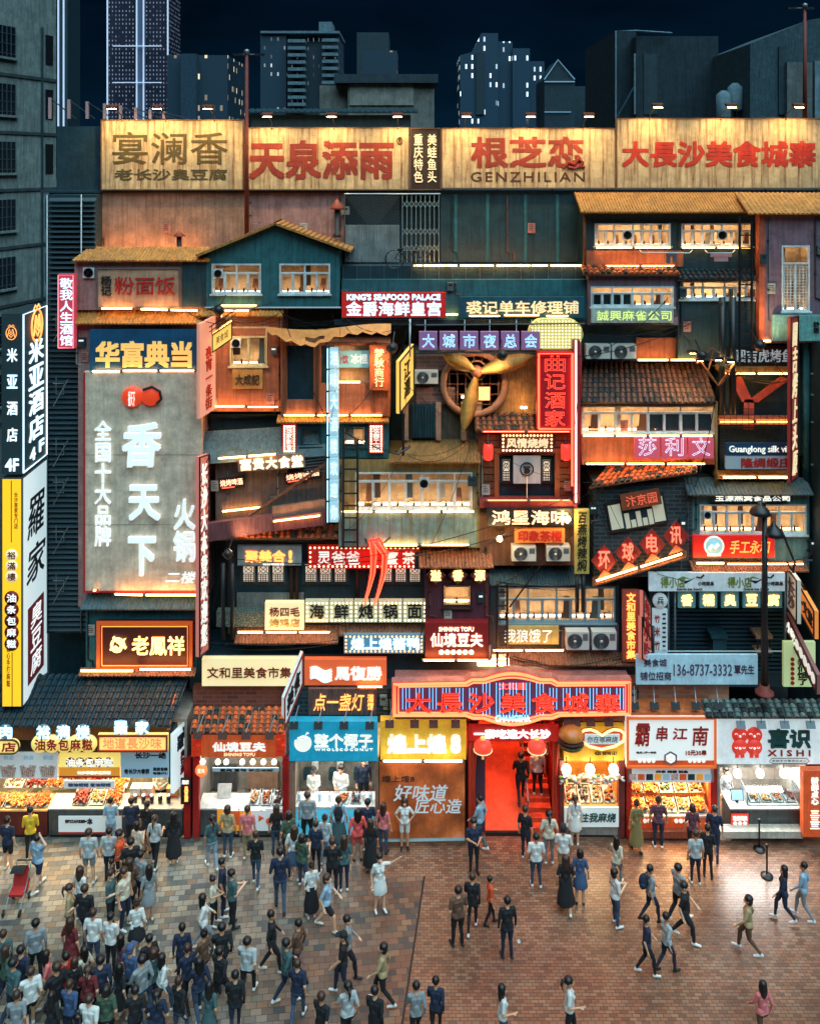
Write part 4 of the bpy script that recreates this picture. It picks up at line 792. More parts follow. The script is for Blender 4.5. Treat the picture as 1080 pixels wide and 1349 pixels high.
for (a, b, cc, lb) in (((289, 646), (323, 642), 15, 'small dark barbecue board with glowing characters beside the striped sign'), ((376, 638), (424, 630), 14, 'small dark barbecue board with glowing characters beside the neon column')):
    A = P(*a, 1.0); u_ = (P(*b, 1.0)-A).normalized(); fr = (A, u_, Vector((-u_.z, 0, u_.x)), Vector((0, -1, 0))); W = (P(*b, 1.0)-A).length; s = S(1.0)
    t = thing('neon_sign', lb, 'sign', A); k = MB(fr); k.box(0, W, 0, cc*s, -.08, 0, BLKB); k.build('board', t); k = MB(fr); k.text('烧烤啤酒', .06, .12, W-.06, cc*s-.05, .005, em('peach letter glow', (1, .5, .3, 1), 1.8, False), .0, .03); k.box(.1, W*.6, .05, .08, .004, .02, REDN2); k.build('lettering', t)
strip(h7, 291, 345, 674, 1.0, py2=668); k = MB(); k.tube([P(322, 684, .75), P(430, 610, .6)], .05, WOOD, 5); k.build('raking_pole', h7)
bm = mat('mauve beam', c(128, 74, 78), .8, 'wood')
k = MB(); A, B, C, D = P(274, 714, .5), P(358, 700, .5), P(358, 679, .5), P(274, 690, .5); k.slab(A, B, C, D, .2, bm); k.build('beam', h7)
k = MB(); A, B, C, D = P(358, 700, .55), P(429, 692, .55), P(429, 674, .55), P(358, 684, .55); k.slab(A, B, C, D, .2, bm); k.build('beam', h7); strip(h7, 358, 424, 687, .42, py2=679, r=.025)
k = MB(); A, B, C, D = P(358, 682, .8), P(428, 672, .8), P(428, 658, .8), P(358, 668, .8); k.slab(A, B, C, D, .1, TAN); k.build('beam', h7)
# ================================================================ lattice window gallery
h8 = house('dark lattice windowed gallery behind the red bulb sign and the chilli', (300, 712, 562, 835), 1.6, 1.5, NAVY)
tile_roof(h8, 305, 446, 692, 709, .75, REDTILE, BRNTILE, .45, .2, 4)
GL = em('pale lattice glow', (1, .8, .6, 1), .55, False)
def lattice(par, x0, y0, x1, y1, y, n=3, name='lattice_window'):
    k = MB(); s = S(y); q = (x1-x0)/n; px_box(k, (x0-2, y0-4, x1+2, y1+3), y+.05, .05, NAVY); k.build('window_surround', par)
    for i in range(n):
        a = x0+i*q+1.5; b = a+q-3.5; k = MB(); px_box(k, (a, y0, b, y1), y+.03, .02, GL); k.fr = front(a, y1, y+.028); W = (b-a)*s; H = (y1-y0)*s
        rim(k, W, H, .03, 0, .03, DKWOOD)
        for j in (.3, .5, .7): k.box(W*j-.011, W*j+.011, .03, H*.45, 0, .025, DKWOOD)
        for j in (.12, .24, .36, .47): k.box(.03, W-.03, H*j-.011, H*j+.011, 0, .022, DKWOOD)
        k.tube([(W/2+W*.3*math.cos(g*math.pi/5), H*.74+W*.3*math.sin(g*math.pi/5), .012) for g in range(11)], .014, DKWOOD, 4); k.tube([(.04, H*.52, .012), (W-.04, H*.96, .012)], .012, DKWOOD, 4); k.tube([(W-.04, H*.52, .012), (.04, H*.96, .012)], .012, DKWOOD, 4)
        k.build(name, par)
for a in ((318, 744, 376, 767), (400, 744, 458, 767), (500, 744, 556, 767)): lattice(h8, *a, 1.4)
for q in (304, 384, 391, 470, 486, 561): post(h8, q, 718, 795, 1.35, .07, DKWOOD, 'column')
k = MB(); px_box(k, (312, 782, 400, 812), 1.45, .1, CONC); k.build('wall', h8)
k = MB(); gv = mat('pale terrazzo chips', c(150, 170, 150), .8, 'food', col2=c(60, 80, 78), sc_=1.5); px_box(k, (285, 806, 352, 826), 1.0, .3, gv); k.build('pebbled_band', h8)
sign('name_board', 'silvery board with four orange glowing characters on the lattice gallery', (313, 719, 397, 745), 1.1, mat('silver board', c(150, 165, 168), .45, 'worn', amt=.3), [('聚美合', (323, 725, 376, 741), ORN, {'b': .04}), ('!', (380, 725, 385, 741), ORN, {'b': .04}), ('长沙味道馆', (346, 742, 374, 744.6), WLS)])
sign('bulb_sign', 'long red bulb bordered sign behind the neon chilli', (406, 719, 553, 749), 1.0, REDB, [('灵爸爸', (418, 726, 474, 744), WLS, {'b': .01}), ('薑', (505, 727, 524, 743), WLS, {'b': .01}), ('茶', (530, 727, 547, 743), WLS)], bulb=(BULB, .15))
t = thing('neon_chilli', 'two upright glowing red neon chillies on dark rods', 'neon sign', P(493, 796, .35)); y = .35
for (a, b, w_) in ((488, 1, 5), (502, -1, 6)):
    k = MB(); pts = [P(a+dx, dy, y) for dx, dy in ((8*b*.6-2, 712), (w_*.9, 730), (w_*.6, 755), (-2, 775), (-8*1.0, 794))]; k.tube(pts, .16, em('chilli red glow', (1, .018, .008, 1), 3), 7, .03)
    for d in (-1, 1): k.tube([p+Vector((d*.1*(1-i*.22), -.12, 0)) for i, p in enumerate(pts)], .022, REDN, 4)
    k.build('chilli', t)
for (a, b) in (((486, 718), (474, 697)), ((499, 716), (499, 706)), ((505, 716), (527, 696)), ((486, 756), (487, 806))): k = MB(); k.tube([P(*a, y+.1), P(*b, y+.5)], .03, BLACK, 5); k.build('rod', t)
sign('plaque', 'cream square board with red and faded ochre characters left of the stew pot boxes', (349, 794, 400, 830), .8, CRB, [('杨四毛', (355, 800, 395, 812), REDT), ('烤鸡店', (355, 815, 395, 826), mat('faded ochre print', c(200, 160, 80), .7))], t=.2)
for i, ch in enumerate('海鲜炖锅面'):
    a = 402+i*32.2; sign('bulb_sign', ['first', 'second', 'third', 'fourth', 'fifth'][i]+' of the five bulb bordered character boxes, counted from the cream plaque', (a, 792, a+31, 820), .85, mat('pale green board', c(190, 195, 160), .6, em=c(190, 190, 140), es=.25), [(ch, (a+6, 796, a+25, 815), INK, {'b': .03, 'e': .02})], t=.2, bulb=(BULBW, .13), group='bulb bordered character boxes')
corr_roof(h8, 308, 445, 824, 848, .6, RUSTROOF, .5, .12); corr_roof(h8, 446, 562, 822, 838, .75, RUSTROOF, .5, .12); strip(h8, 312, 348, 833, .52); strip(h8, 349, 436, 833, .52, r=.025)
sign('neon_sign', 'ice blue neon sign on a bulb edged strip right of the stew pot roof', (453, 836, 558, 861), .55, mat('blue grey board', c(84, 112, 128), .5, em=c(90, 150, 180), es=.35), [('煌上煌酱鸭', (462, 840, 553, 856), WBL, {'b': .05})], bulb=(em('small orange bulb', (1, .35, .1, 1), 3.5, False), .14))
# undercroft with pipes
k = MB(); px_box(k, (262, 846, 560, 872), 1.9, .9, NAVY); k.build('wall', hall)
k = MB()
for q in range(270, 560, 28): k.tube([P(q, 872, 1.85), P(q, 848, 1.85)], .03, STEEL, 4)
k.tube([P(262, 866, 1.8), P(560, 864, 1.8)], .035, STEEL, 5); k.build('pipe', hall)
for q in (294, 306): post(hall, q, 742, 842, .5, .075)
# ================================================================ olive balcony house
h9 = house('olive timber house with a long white window strip and a grimy parapet', (446, 606, 632, 722), .9, 2.2, OLIVE, [(468, 622, 622, 671)])
corr_roof(h9, 512, 633, 577, 609, .55, mat('mustard corrugated sheet', c(150, 112, 62), .6, 'worn', amt=.6), .5, .12, x0t=538, x1t=630); window(h9, (468, 622, 622, 671), .9, 7, .2, seed=9, lit=1)
k = MB(); px_box(k, (446, 676, 628, 720), .6, .28, mat('grimy teal parapet', c(120, 160, 156), .8, 'worn', col2=c(110, 100, 60), amt=.8)); k.build('parapet', h9)
strip(h9, 448, 626, 674, .5, r=.02); strip(h9, 486, 552, 718, .5, r=.03); strip(h9, 553, 620, 718, .5, r=.02); fan_sq((552, 630, 565, 644), .8, 'square white fan in the long window of the olive house')
ladder(h9, 452, 471, 578, 722, .45)
# ================================================================ centre: neon tiles, fan, tea house
sign('neon_sign', 'red board with ice blue neon characters under a line of latin capitals', (450, 385, 587, 418), 1.15, REDB, [('金爵海鲜皇宫', (456, 397, 581, 416), WBL, {'b': .03}), ("KING'S SEAFOOD PALACE", (457, 387, 580, 395), BLU, {'b': .03})])
sign('name_board', 'teal board with seven cream characters and a latin free bicycle repair wording', (605, 391, 769, 418), 1.15, TBOARD, [('裘记单车修理铺', (614, 396, 762, 413), CRL, {'b': .025})])['label'] = 'teal board with seven cream characters on the teal band right of the red neon board'
strip(hall, 616, 660, 416, .95, r=.02); strip(hall, 662, 712, 415, .95, r=.02); strip(hall, 718, 750, 416, .95, r=.02)
for i, ch in enumerate('大城市夜总会'):
    a = 552+i*27
    sign('neon_tile', ['first', 'second', 'third', 'fourth', 'fifth', 'sixth'][i]+' lilac neon tile over the propeller, counted from the left end', (a, 437, a+24, 460.5), .5, mat('lilac tile', c(110, 92, 128), .5, em=c(130, 80, 130), es=.5), [(ch, (a+4, 440, a+20.5, 458), BLU, {'n': .018})], t=.18, group='lilac neon tiles')
post(hall, 540, 420, 470, .6, .03, WHITE)
k = MB(); k.tube([P(548, 428, .65), P(770, 426, .65)], .03, BLACK, 5); k.tube([P(548, 464, .65), P(712, 464, .65)], .04, BLACK, 5)
for q in (560, 612, 645, 680, 700): k.tube([P(q, 421, .9), P(q, 438, .66)], .018, STEEL, 4)
k.build('hanging_rail', hall)
t = thing('dotted_lantern', 'large pale oval drum studded with rows of bulbs right of the lilac tiles', 'illuminated drum', P(732, 460, .75)); k = MB(); y = .75; fr = front(696, 460, y); s = S(y); W, H = 72*s, 40*s; r_ = H/2; pts = []
for g in range(13): a = -math.pi/2+math.pi*g/12; pts.append((W-r_+r_*math.cos(a), r_+r_*math.sin(a)))
for g in range(13): a = math.pi/2+math.pi*g/12; pts.append((r_+r_*math.cos(a), r_+r_*math.sin(a)))
k.fr = fr; k.prism(pts, -.3, 0, mat('pale green drum', c(190, 185, 120), .5, em=c(200, 185, 95), es=.5)); k.build('drum', t); k = MB(fr); bb_ = em('drum bulb', (1, .9, .55, 1), 2.6, False)
for i in range(15):
    for j in range(9):
        a, b = .12+i*(W-.24)/14, .08+j*(H-.16)/8; dx = max(0, abs(a-W/2)-(W/2-r_))
        if dx*dx+(b-r_)**2 < (r_-.05)**2: k.lathe([(.027, 0), (.02, .02), (0, .03)], a, b, .002, bb_, 5)
k.build('bulb_rows', t)
# the alcove with the propeller
al = thing('propeller_alcove', 'rough brick alcove with a broken round opening behind the propeller', 'house', P(640, 570, 1.4)); y = 1.5
RUB = mat('soot stained rough brick', c(128, 88, 74), .9, 'brick', col2=c(72, 58, 56)); k = MB(); px_box(k, (532, 462, 756, 585), y, 1.4, mat('mossy render', c(96, 86, 70), .9, 'worn', amt=.9, sc_=2)); k.build('wall', al)
k = MB(); px_box(k, (548, 468, 606, 488), y-.15, .15, RUB); px_box(k, (548, 510, 600, 532), y-.16, .15, RUB); px_box(k, (640, 470, 706, 545), y-.1, .1, mat('gold lit render', c(170, 120, 66), .9, 'worn', amt=.8, sc_=2)); k.build('brick_patch', al)  # gold lamplight is put into the colour of the render patch
k = MB(); px_box(k, (542, 533, 575, 577), y-.2, .2, NAVY); A, B, C, D = P(543, 576, y-.22), P(574, 576, y-.22), P(574, 534, y-.22), P(543, 534, y-.22); k.corr(A, B, C, D, 8, .03, DTEAL); k.build('shutter', al)
for q in (534, 577, 610, 630): k = MB(); px_box(k, (q-3, 530, q+4, 580), y-.25, .2, TAN); k.build('pier', al)
# broken opening, its glow put into the rubble colour
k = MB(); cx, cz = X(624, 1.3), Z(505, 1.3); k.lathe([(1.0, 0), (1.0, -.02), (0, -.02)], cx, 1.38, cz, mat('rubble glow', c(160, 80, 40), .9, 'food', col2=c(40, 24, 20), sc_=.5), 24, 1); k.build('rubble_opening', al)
k = MB(); k.box(X(628, 1.2), X(645, 1.2), 1.2, 1.25, Z(527, 1.2), Z(510, 1.2), em('gold hatch', (1, .6, .18, 1), 1.2)); k.build('hatch_light', al)
for (q, b) in ((612, 524), (690, 538)): k = MB(); k.box(X(q, 1.0)-.1, X(q, 1.0)+.1, 1.0, 1.06, Z(b, 1.0), Z(b, 1.0)+.05, HOT); k.build('floor_light', al)
k = MB(); k.lathe([(1.02, .0), (1.16, -.05), (1.16, -.18), (1.0, -.18), (.94, -.1), (1.02, 0)], cx, 1.36, cz, mat('cracked round frame', c(168, 120, 92), .85, 'worn', amt=.6), 30, 1); k.build('round_frame', al)
k = MB(); gz = mat('rusty bars', c(120, 80, 60), .6)
for i in range(7): a = -.84+i*.28; h = math.sqrt(.95**2-a*a); k.tube([(cx+a, 1.25, cz-h), (cx+a, 1.25, cz+h)], .018, gz, 4)
for i in range(5): b = -.7+i*.35; h = math.sqrt(.95**2-b*b); k.tube([(cx-h, 1.22, cz+b), (cx+h, 1.22, cz+b)], .014, gz, 4)
k.build('grating', al)
t = thing('propeller', 'huge three bladed ochre propeller on the round grating', 'propeller', (X(628, .85), .9, Z(490, .85))); y = .85; cx, cz = X(628, y), Z(490, y)
k = MB(); k.lathe([(.2, .3), (.2, 0), (.15, -.12), (.06, -.16), (0, -.17)], cx, y, cz, mat('worn hub', c(160, 100, 70), .5, 'worn'), 16, 1); k.lathe([(.36, .25), (.36, .2), (.3, .2), (.3, .25)], cx, y, cz, gz, 20, 1); k.build('hub', t)
BLD = mat('ochre blade', c(205, 160, 82), .55, 'worn', amt=.5)
for ang, Ln in ((16, 2.06), (150, 1.42), (257, 2.1)):
    k = MB(); a = math.radians(ang); d = Vector((math.cos(a), 0, math.sin(a))); p_ = Vector((-math.sin(a), 0, math.cos(a))); prof = ((.12, .08), (.35, .15), (.8, .26), (1.2, .27), (1.6, .2), (1.9, .09), (2.05, .01)); v = []; f = []
    for r_, h in prof:
        r_ *= Ln/2.05; tw = .09*(1-r_/2.4); o = Vector((cx, y-.05, cz))+d*r_
        v += [o+p_*h+Vector((0, tw, 0)), o+Vector((0, -.05, 0)), o-p_*h+Vector((0, -tw, 0)), o+Vector((0, .05, 0))]
    for i in range(len(prof)-1):
        for j in range(4): f.append((i*4+j, i*4+(j+1) % 4, i*4+4+(j+1) % 4, i*4+4+j))
    k.add(v, f, BLD, True); k.build('blade', t)
ac_unit((545, 489, 577, 507), 1.05, 'small outdoor unit on the rough brick left of the propeller')
qs('edge_sign', 'yellow edge-on sign with a slanting orange foot left of the propeller', (526, 476, 545, .0), (545, 462, 520, .9), mat('yellow light box', c(235, 190, 95), .5, em=c(240, 180, 80), es=.8), [('江湖', (.3, .15, .7, .85), OLV, {'v': 1})], frame=(BLACK, .04))
k = MB(); k.tube([P(531, 545, .5), P(531, 600, .5)], .05, BLACK, 5); k.tube([P(523, 598, .4), P(540, 588, .6)], .05, BLACK, 5); k.build('post', al)
tile_roof(al, 626, 706, 538, 568, .7, BRNTILE, DKWOOD, .55, .21, 5)
# red neon restaurant column
sign('neon_sign', 'tall red neon framed sign with four outlined characters right of the propeller', (707, 463, 756, 567), .55, mat('dim red board', c(110, 22, 34), .5, em=c(160, 16, 24), es=.35), [(ch, (717, 468+i*24, 745, 490+i*24), REDN, {'n': .022}) for i, ch in enumerate('曲记酒家')], t=.25, neon=(REDN, .06, .035))
for q, m in ((753.5, REDN), (758.5, em('pink white neon', (1, .55, .5, 1), 2.2))): k = MB(); k.tube([P(q, 470 if m is REDN else 448, .45), P(q, 640 if m is REDN else 662, .45)], .035, m, 5); k.build('neon_tube', al)
k = MB(); px_box(k, (755, 448, 764, 664), .5, .4, mat('red pole casing', c(120, 36, 38), .6)); k.build('neon_post', al)
# grill house with noren
h10 = house('timber clad grill house with a white door curtain and two red lanterns', (630, 568, 755, 672), .95, 2.0, WOOD, [(658, 600, 730, 656)])
k = MB()
for a, b in ((634, 657), (731, 750)):
    k = MB()
    for i in range(9): px_box(k, (a, 572+i*9, b, 579.5+i*9), .91, .04, WOOD)
    k.build('cladding', h10)
k = MB(); px_box(k, (651, 597, 657, 660), .85, .1, mat('orange timber', c(180, 100, 56), .6, 'wood')); px_box(k, (731, 597, 737, 660), .85, .1, MC['orange timber']); px_box(k, (651, 592, 737, 597), .83, .12, MC['orange timber']); k.build('door_frame', h10)
k = MB(); px_box(k, (658, 600, 730, 656), 1.25, .05, NAVY); k.build('door', h10)
for a in ((660, 606, 674, 634), (713, 606, 727, 634)): lattice(h10, *a, 1.08, 1)
k = MB(); s = S(.8); v = []
for i in range(13):
    for j in (0, 1): v.append(P(676+36*i/12, 600+37*j, .82+.02*math.sin(i*1.3)*j))
k.add(v, [(2*i, 2*i+1, 2*i+3, 2*i+2) for i in range(12)], mat('white door curtain', c(205, 195, 190), .85, 'cloth'), True); k.fr = front(676, 637, .79); k.tube([(18*s+8.5*s*math.cos(g*math.pi/10), 19*s+8.5*s*math.sin(g*math.pi/10), 0) for g in range(21)], .025, DKWOOD, 4); k.text('當', 13.5*s, 14.5*s, 22.5*s, 24*s, 0, DKWOOD, .02, .02); k.tube([(18*s, 10*s, 0), (18*s, -19*s, 0)], .012, CRL, 4); k.build('door_curtain', h10)
sign('bulb_sign', 'bulb bordered board with four cream characters over the white door curtain', (660, 571, 729, 596), .7, mat('brown red board', c(110, 52, 40), .6), [('风情烧烤', (667, 577, 722, 590), CRL, {'b': .05})], bulb=(BULB, .12))
for q, lb in ((643, 'left'), (745, 'right')):
    y = .6; o = P(q, 606, y); t = thing('red_lantern', lb+' of the two red cylinder lanterns beside the white door curtain', 'lantern', o, 'red cylinder lanterns'); k = MB(); k.lathe([(.1, 0), (.16, .05), (.17, .28), (.16, .5), (.1, .55)], o.x, o.y, o.z, em('red paper lantern', (1, .05, .03, 1), .9, True, c(190, 30, 25)), 12); k.build('paper_shade', t)
    k = MB(); k.lathe([(.09, .55), (.09, .6)], o.x, o.y, o.z, BLACK, 8); k.lathe([(.09, -.03), (.09, 0)], o.x, o.y, o.z, BLACK, 8); k.tube([o+Vector((0, 0, .6)), o+Vector((0, .15, .85))], .01, BLACK, 4); k.build('cap', t)
k = MB(); px_box(k, (632, 660, 760, 669), .5, .5, mat('red ledge', c(150, 56, 46), .6, 'worn')); k.build('ledge', h10); strip(h10, 640, 752, 659, .42, m=em('red ledge strip', (1, .12, .05, 1), 7), r=.02)
strip(h10, 634, 752, 568.5, .6, m=MC['red ledge strip'], r=.02)
# tea house boards
h11 = house('shadowed tea house front under the red ledge with two air conditioners', (632, 669, 762, 745), .9, 2.0, mat('tea house wall', c(120, 84, 62), .8, 'worn', amt=.7))
sign('name_board', 'dark board with four shining brush characters under the red ledge', (641, 670, 755, 693), .4, BLKB, [('鸿星海味', (648, 672, 749, 691), em('brush glow', (1, .62, .35, 1), 1.2, False, c(240, 200, 150)), {'b': .02})])
sign('name_board', 'orange board with four red characters above the pair of air conditioners', (678, 697, 744, 715), .45, mat('orange lit board', c(220, 130, 60), .55, em=c(225, 110, 40), es=.3), [('印象茶楼', (682, 699, 740, 713), REDSH, {'b': .04})], t=.15)
for (q, b, lb) in ((658, 710, 'bare glaring bulb on a bracket left of the orange tea board'), (748, 684, 'bare glaring bulb at the right end of the dark brush lettered board')):
    t = thing('bare_bulb', lb, 'lamp', P(q, b, .1)); k = MB(); k.lathe([(0, -.09), (.07, -.06), (.09, 0), (.06, .07), (.03, .1)], X(q, .1), .1, Z(b, .1), HOT, 10); k.build('bulb', t); k = MB(); k.tube([P(q, b-3, .1), P(q+(6 if q < 700 else -2), b-9, .9)], .02, BLACK, 5); k.build('bracket', t)
    l = bpy.data.lights.new('bulb', 'POINT'); l.energy = 30; l.color = (1, .55, .2); l.shadow_soft_size = .1; lo = bpy.data.objects.new('bulb_light', l); COL.objects.link(lo); lo.parent = t; lo.location = (0, -.15, 0)
ac_unit((674, 720, 706, 741), .45, 'left of the two outdoor units under the orange tea board'); ac_unit((720, 720, 751, 741), .45, 'right of the two outdoor units under the orange tea board')
sign('edge_sign', 'upright straw yellow board with five black brush characters beside the dark brick house', (757, 671, 776, 756), .2, mat('straw board', c(190, 172, 88), .7, 'worn', em=c(190, 165, 70), es=.12, amt=.3), [('百燕烤辣焖', (760, 675, 773, 752), INK, {'v': 1, 'sh': .1})], t=.1)
for q in (760, 768): post(hall, q, 756, 806, .35, .07)
# purple tower with tofu board
h12 = house('narrow plum tower with one lit hatch above the shining tofu board', (560, 765, 644, 872), .75, 2.2, mat('plum boards', c(112, 58, 72), .7, 'wood'), [(583, 769, 621, 800)])
window(h12, (583, 769, 621, 800), .75, 1, 0, DKWOOD, 1.5); corr_roof(h12, 552, 650, 720, 748, .4, RUSTROOF, .5, .12); k = MB(); px_box(k, (546, 728, 560, 750), .9, 1.5, NAVY); k.build('side_wall', h12)
for i, ch in enumerate('溢香源'):
    a = 574+i*29; o = P(a, 758, .45); s = S(.45); fr = (o+Vector((0, 0, -10*s*1.3)), Vector((1, 0, 1)).normalized(), Vector((-1, 0, 1)).normalized(), Vector((0, -1, 0))); t = thing('diamond_tile', ['left', 'middle', 'right'][i]+' of the three brown diamond tiles on the plum tower', 'sign', o, 'diamond tiles on the plum tower'); q = 13*s*math.sqrt(2)*.96; k = MB(fr); k.box(0, q, 0, q, -.08, 0, mat('brown diamond', c(120, 66, 54), .6)); rim(k, q, q, .03, .002, .03, DKWOOD); k.build('board', t)
    k = MB(front(a-7, 765, .42)); k.text(ch, 0, 0, 14*s, 14*s, 0, YEN, .04, .03); k.build('lettering', t)
sign('neon_sign', 'dark red board with glowing latin and brush characters at the plum tower foot', (560, 821, 643, 868), .35, mat('deep red board', c(92, 20, 26), .5, em=c(140, 20, 20), es=.25), [('SHINING TOFU', (578, 826, 624, 831.5), em('peach glow', (1, .66, .48, 1), 1.6, False), {'b': .03}), ('仙境豆夫', (567, 834, 636, 852), em('peach glow', (1, .66, .48, 1), 1.6, False), {'b': .03}), ('●●●●●●', (578, 856, 624, 862), MC['peach glow'])], t=.3)
strip(h12, 556, 600, 870, .15); strip(h12, 601, 644, 870, .15)
# long window row below the tea house
h13 = house('teal band with a long row of lit shutters and a yellow hungry board', (645, 772, 815, 862), 1.0, 2.0, NAVY, [(656, 773, 810, 820)])
corr_roof(h13, 645, 766, 742, 771, .85, GREYROOF, .6, .1); window(h13, (656, 773, 810, 820), 1.0, 8, .3, mat('steel window frame', c(130, 155, 165), .5), 1.6, seed=21)
k = MB(); px_box(k, (740, 824, 815, 860), .96, .04, PURPLE); k.build('wall', h13)
sign('name_board', 'yellowish board with pale outlined characters under the lit shutters', (668, 826, 736, 849), .75, mat('dull yellow board', c(170, 150, 90), .6, 'worn', em=c(180, 150, 70), es=.2), [('我狼饿了', (664, 829, 727, 846), WLS, {'b': .0, 'sh': .1})])
ac_unit((746, 833, 776, 858), .55, 'left of the two outdoor units beside the yellow hungry board'); ac_unit((780, 833, 812, 858), .55, 'right of the two outdoor units beside the yellow hungry board')
corr_roof(h13, 671, 840, 860, 877, .5, RUSTROOF, .5, .1); strip(h13, 648, 690, 857, .4); strip(h13, 690, 744, 857, .4); k = MB(); k.tube([P(646, 870, .3), P(646, 850, .3)], .05, STEEL, 5); k.build('lamp_end', h13)
ladder(h13, 655, 668, 770, 878, .6); k = MB(); k.tube([P(671, 800, .7), P(712, 745, .5)], .03, BLACK, 4); k.build('stay', h13)
# ================================================================ right: ochre roofs
h14 = house('teal upper house with two window strips and a drying rack below the ochre roof', (768, 279, 1004, 362), 1.6, 1.4, DTEAL, [(783, 294, 883, 324), (897, 294, 991, 324)])
corr_roof(h14, 765, 1006, 253.5, 279, 1.1, YELROOF, .5, .1, amp=.035); window(h14, (783, 294, 883, 324), 1.6, 8, .25, seed=31, lit=1.7); window(h14, (897, 294, 991, 324), 1.6, 7, .25, seed=32, lit=1.7); fan_sq((820, 303, 833, 316), 1.5, 'square white fan in the left strip below the ochre roof'); fan_sq((945, 303, 958, 316), 1.5, 'square white fan in the right strip below the ochre roof')
strip(h14, 783, 885, 326, 1.35, r=.02); strip(h14, 896, 990, 326, 1.35, r=.02); k = MB(); px_box(k, (769, 330, 900, 351), 1.57, .03, ORANGE); k.build('wall', h14); post(h14, 770, 279, 350, 1.5, .05, WOOD, 'corner_post')
strip(h14, 796, 890, 350, 1.35, r=.02)
for (a, b, lb) in ((842, 912, 'clothes rack hung with grey trousers under the left window strip'), (928, 968, 'clothes rack hung with a pink shirt under the right window strip')):
    t = thing('clothes_rack', lb, 'clothes rack', P(a, 331, 1.3)); k = MB(); k.tube([P(a, 329, 1.45), P(a+4, 333, .8), P(b-4, 333, .8), P(b, 329, 1.45)], .02, PALE, 4); k.build('rail', t)
    q = (a+b)/2+(8 if a < 900 else 2)
    t2 = MB(); m = mat('grey trousers', c(90, 96, 104), .9, 'cloth') if a < 900 else mat('pink shirt', c(205, 140, 140), .9, 'cloth'); y = .78
    if a < 900: [t2.prism([(X(x0, y), 0), (X(x0+5, y), 0), (X(x0+5, y), .38), (X(x0, y), .38)], 0, .03, m) for x0 in ()] ; t2.box(X(q-7, y), X(q-2, y), y, y+.05, Z(347, y), Z(333, y), m); t2.box(X(q+1, y), X(q+6, y), y, y+.05, Z(345, y), Z(333, y), m); t2.box(X(q-7, y), X(q+6, y), y-.01, y+.06, Z(337, y), Z(333, y), m)
    else: t2.box(X(q-9, y), X(q+9, y), y, y+.05, Z(344, y), Z(335, y), m); t2.box(X(q-14, y), X(q+14, y), y-.01, y+.06, Z(338, y), Z(334, y), m)
    t2.build('hung_garment', label='grey trousers drying on the left rack' if a < 900 else 'pink shirt drying on the right rack', cat='clothing')
h15 = house('mauve tower with one tall balcony window at the right edge', (1004, 279, 1130, 452), .9, 2.3, PURPLE, [(1029, 323, 1066, 410)])
corr_roof(h15, 986, 1130, 253.5, 281, .6, YELROOF, .5, .16, amp=.03); window(h15, (1029, 323, 1066, 410), .9, 2, .25, seed=4, lattice=WHITE, lit=1.4)
k = MB(); px_box(k, (1000, 279, 1007, 448), .86, .3, mat('orange corner', c(190, 92, 60), .7, 'worn')); k.build('corner_pilaster', h15); strip(h15, 1004, 1016, 449, .8, r=.03)
sign('mural_board', 'pale teal painted board with a small dark inscription below the mauve tower', (1018, 415, 1098, 449), .6, mat('teal mural', c(110, 170, 165), .7, 'worn', col2=c(60, 110, 110), amt=.8, sc_=3), [('炒饭', (1071, 423, 1079, 438), INK, {'v': 1})], cat='board')
h16 = house('mauve office with a window strip over a green lettered board', (775, 360, 893, 428), 1.2, 1.6, PURPLE, [(778, 377, 887, 404)])
tile_roof(h16, 768, 896, 350, 361, .95, REDTILE, BRNTILE, .4, .2, 3); window(h16, (778, 377, 887, 404), 1.2, 8, .25, seed=41, lit=1.2, dark=(0, 1, 2, 3))
sign('name_board', 'pale board with six greenish characters under the mauve office windows', (779, 406, 887, 425), 1.0, mat('pale green white board', c(150, 165, 165), .6, 'worn', em=c(150, 170, 150), es=.12), [('誠興麻雀公司', (786, 409, 884, 422), em('lime letter glow', c(205, 225, 130), .8, False), {'b': .0})])
h17 = house('dark teal middle house with a narrow window strip under a black tiled lip', (893, 362, 1003, 475), 1.3, 1.5, DTEAL, [(895, 370, 999, 394)])
tile_roof(h17, 893, 1006, 354, 368, 1.0, NAVY, BLACK, .4, .18, 3); window(h17, (895, 370, 999, 394), 1.3, 7, .25, seed=51, lit=1.7)
h18 = house('big roofed restaurant with a long window strip over an orange parapet', (764, 529, 945, 612), 1.05, 2.0, ORANGE, [(768, 536, 940, 570)])
k = MB(); px_box(k, (764, 428, 893, 476), 1.75, .8, NAVY); px_box(k, (838, 445, 902, 476), 1.6, .1, ORANGE); k.build('wall', h18)
tile_roof(h18, 764, 944, 475, 531, .7, mat('brown cylinder roof', c(98, 72, 62), .5, 'worn', amt=.5), DKWOOD, .75, .19, 9, x0t=768, x1t=926)
window(h18, (766, 534, 941, 571), 1.05, 8, .2, seed=61, lit=1.6, dark=(4, 5, 6, 7)); strip(h18, 838, 925, 474, 1.2); strip(h18, 766, 940, 574, .7, r=.025); strip(h18, 770, 930, 611, .75, r=.025)
post(h18, 764, 440, 612, .85, .06, REDP); post(h18, 943, 530, 640, .85, .05, OLIVE)
ac_unit((772, 454, 804, 474), 1.3, 'left of the two outdoor units above the brown cylinder roof'); ac_unit((806, 454, 838, 474), 1.3, 'right of the two outdoor units above the brown cylinder roof')
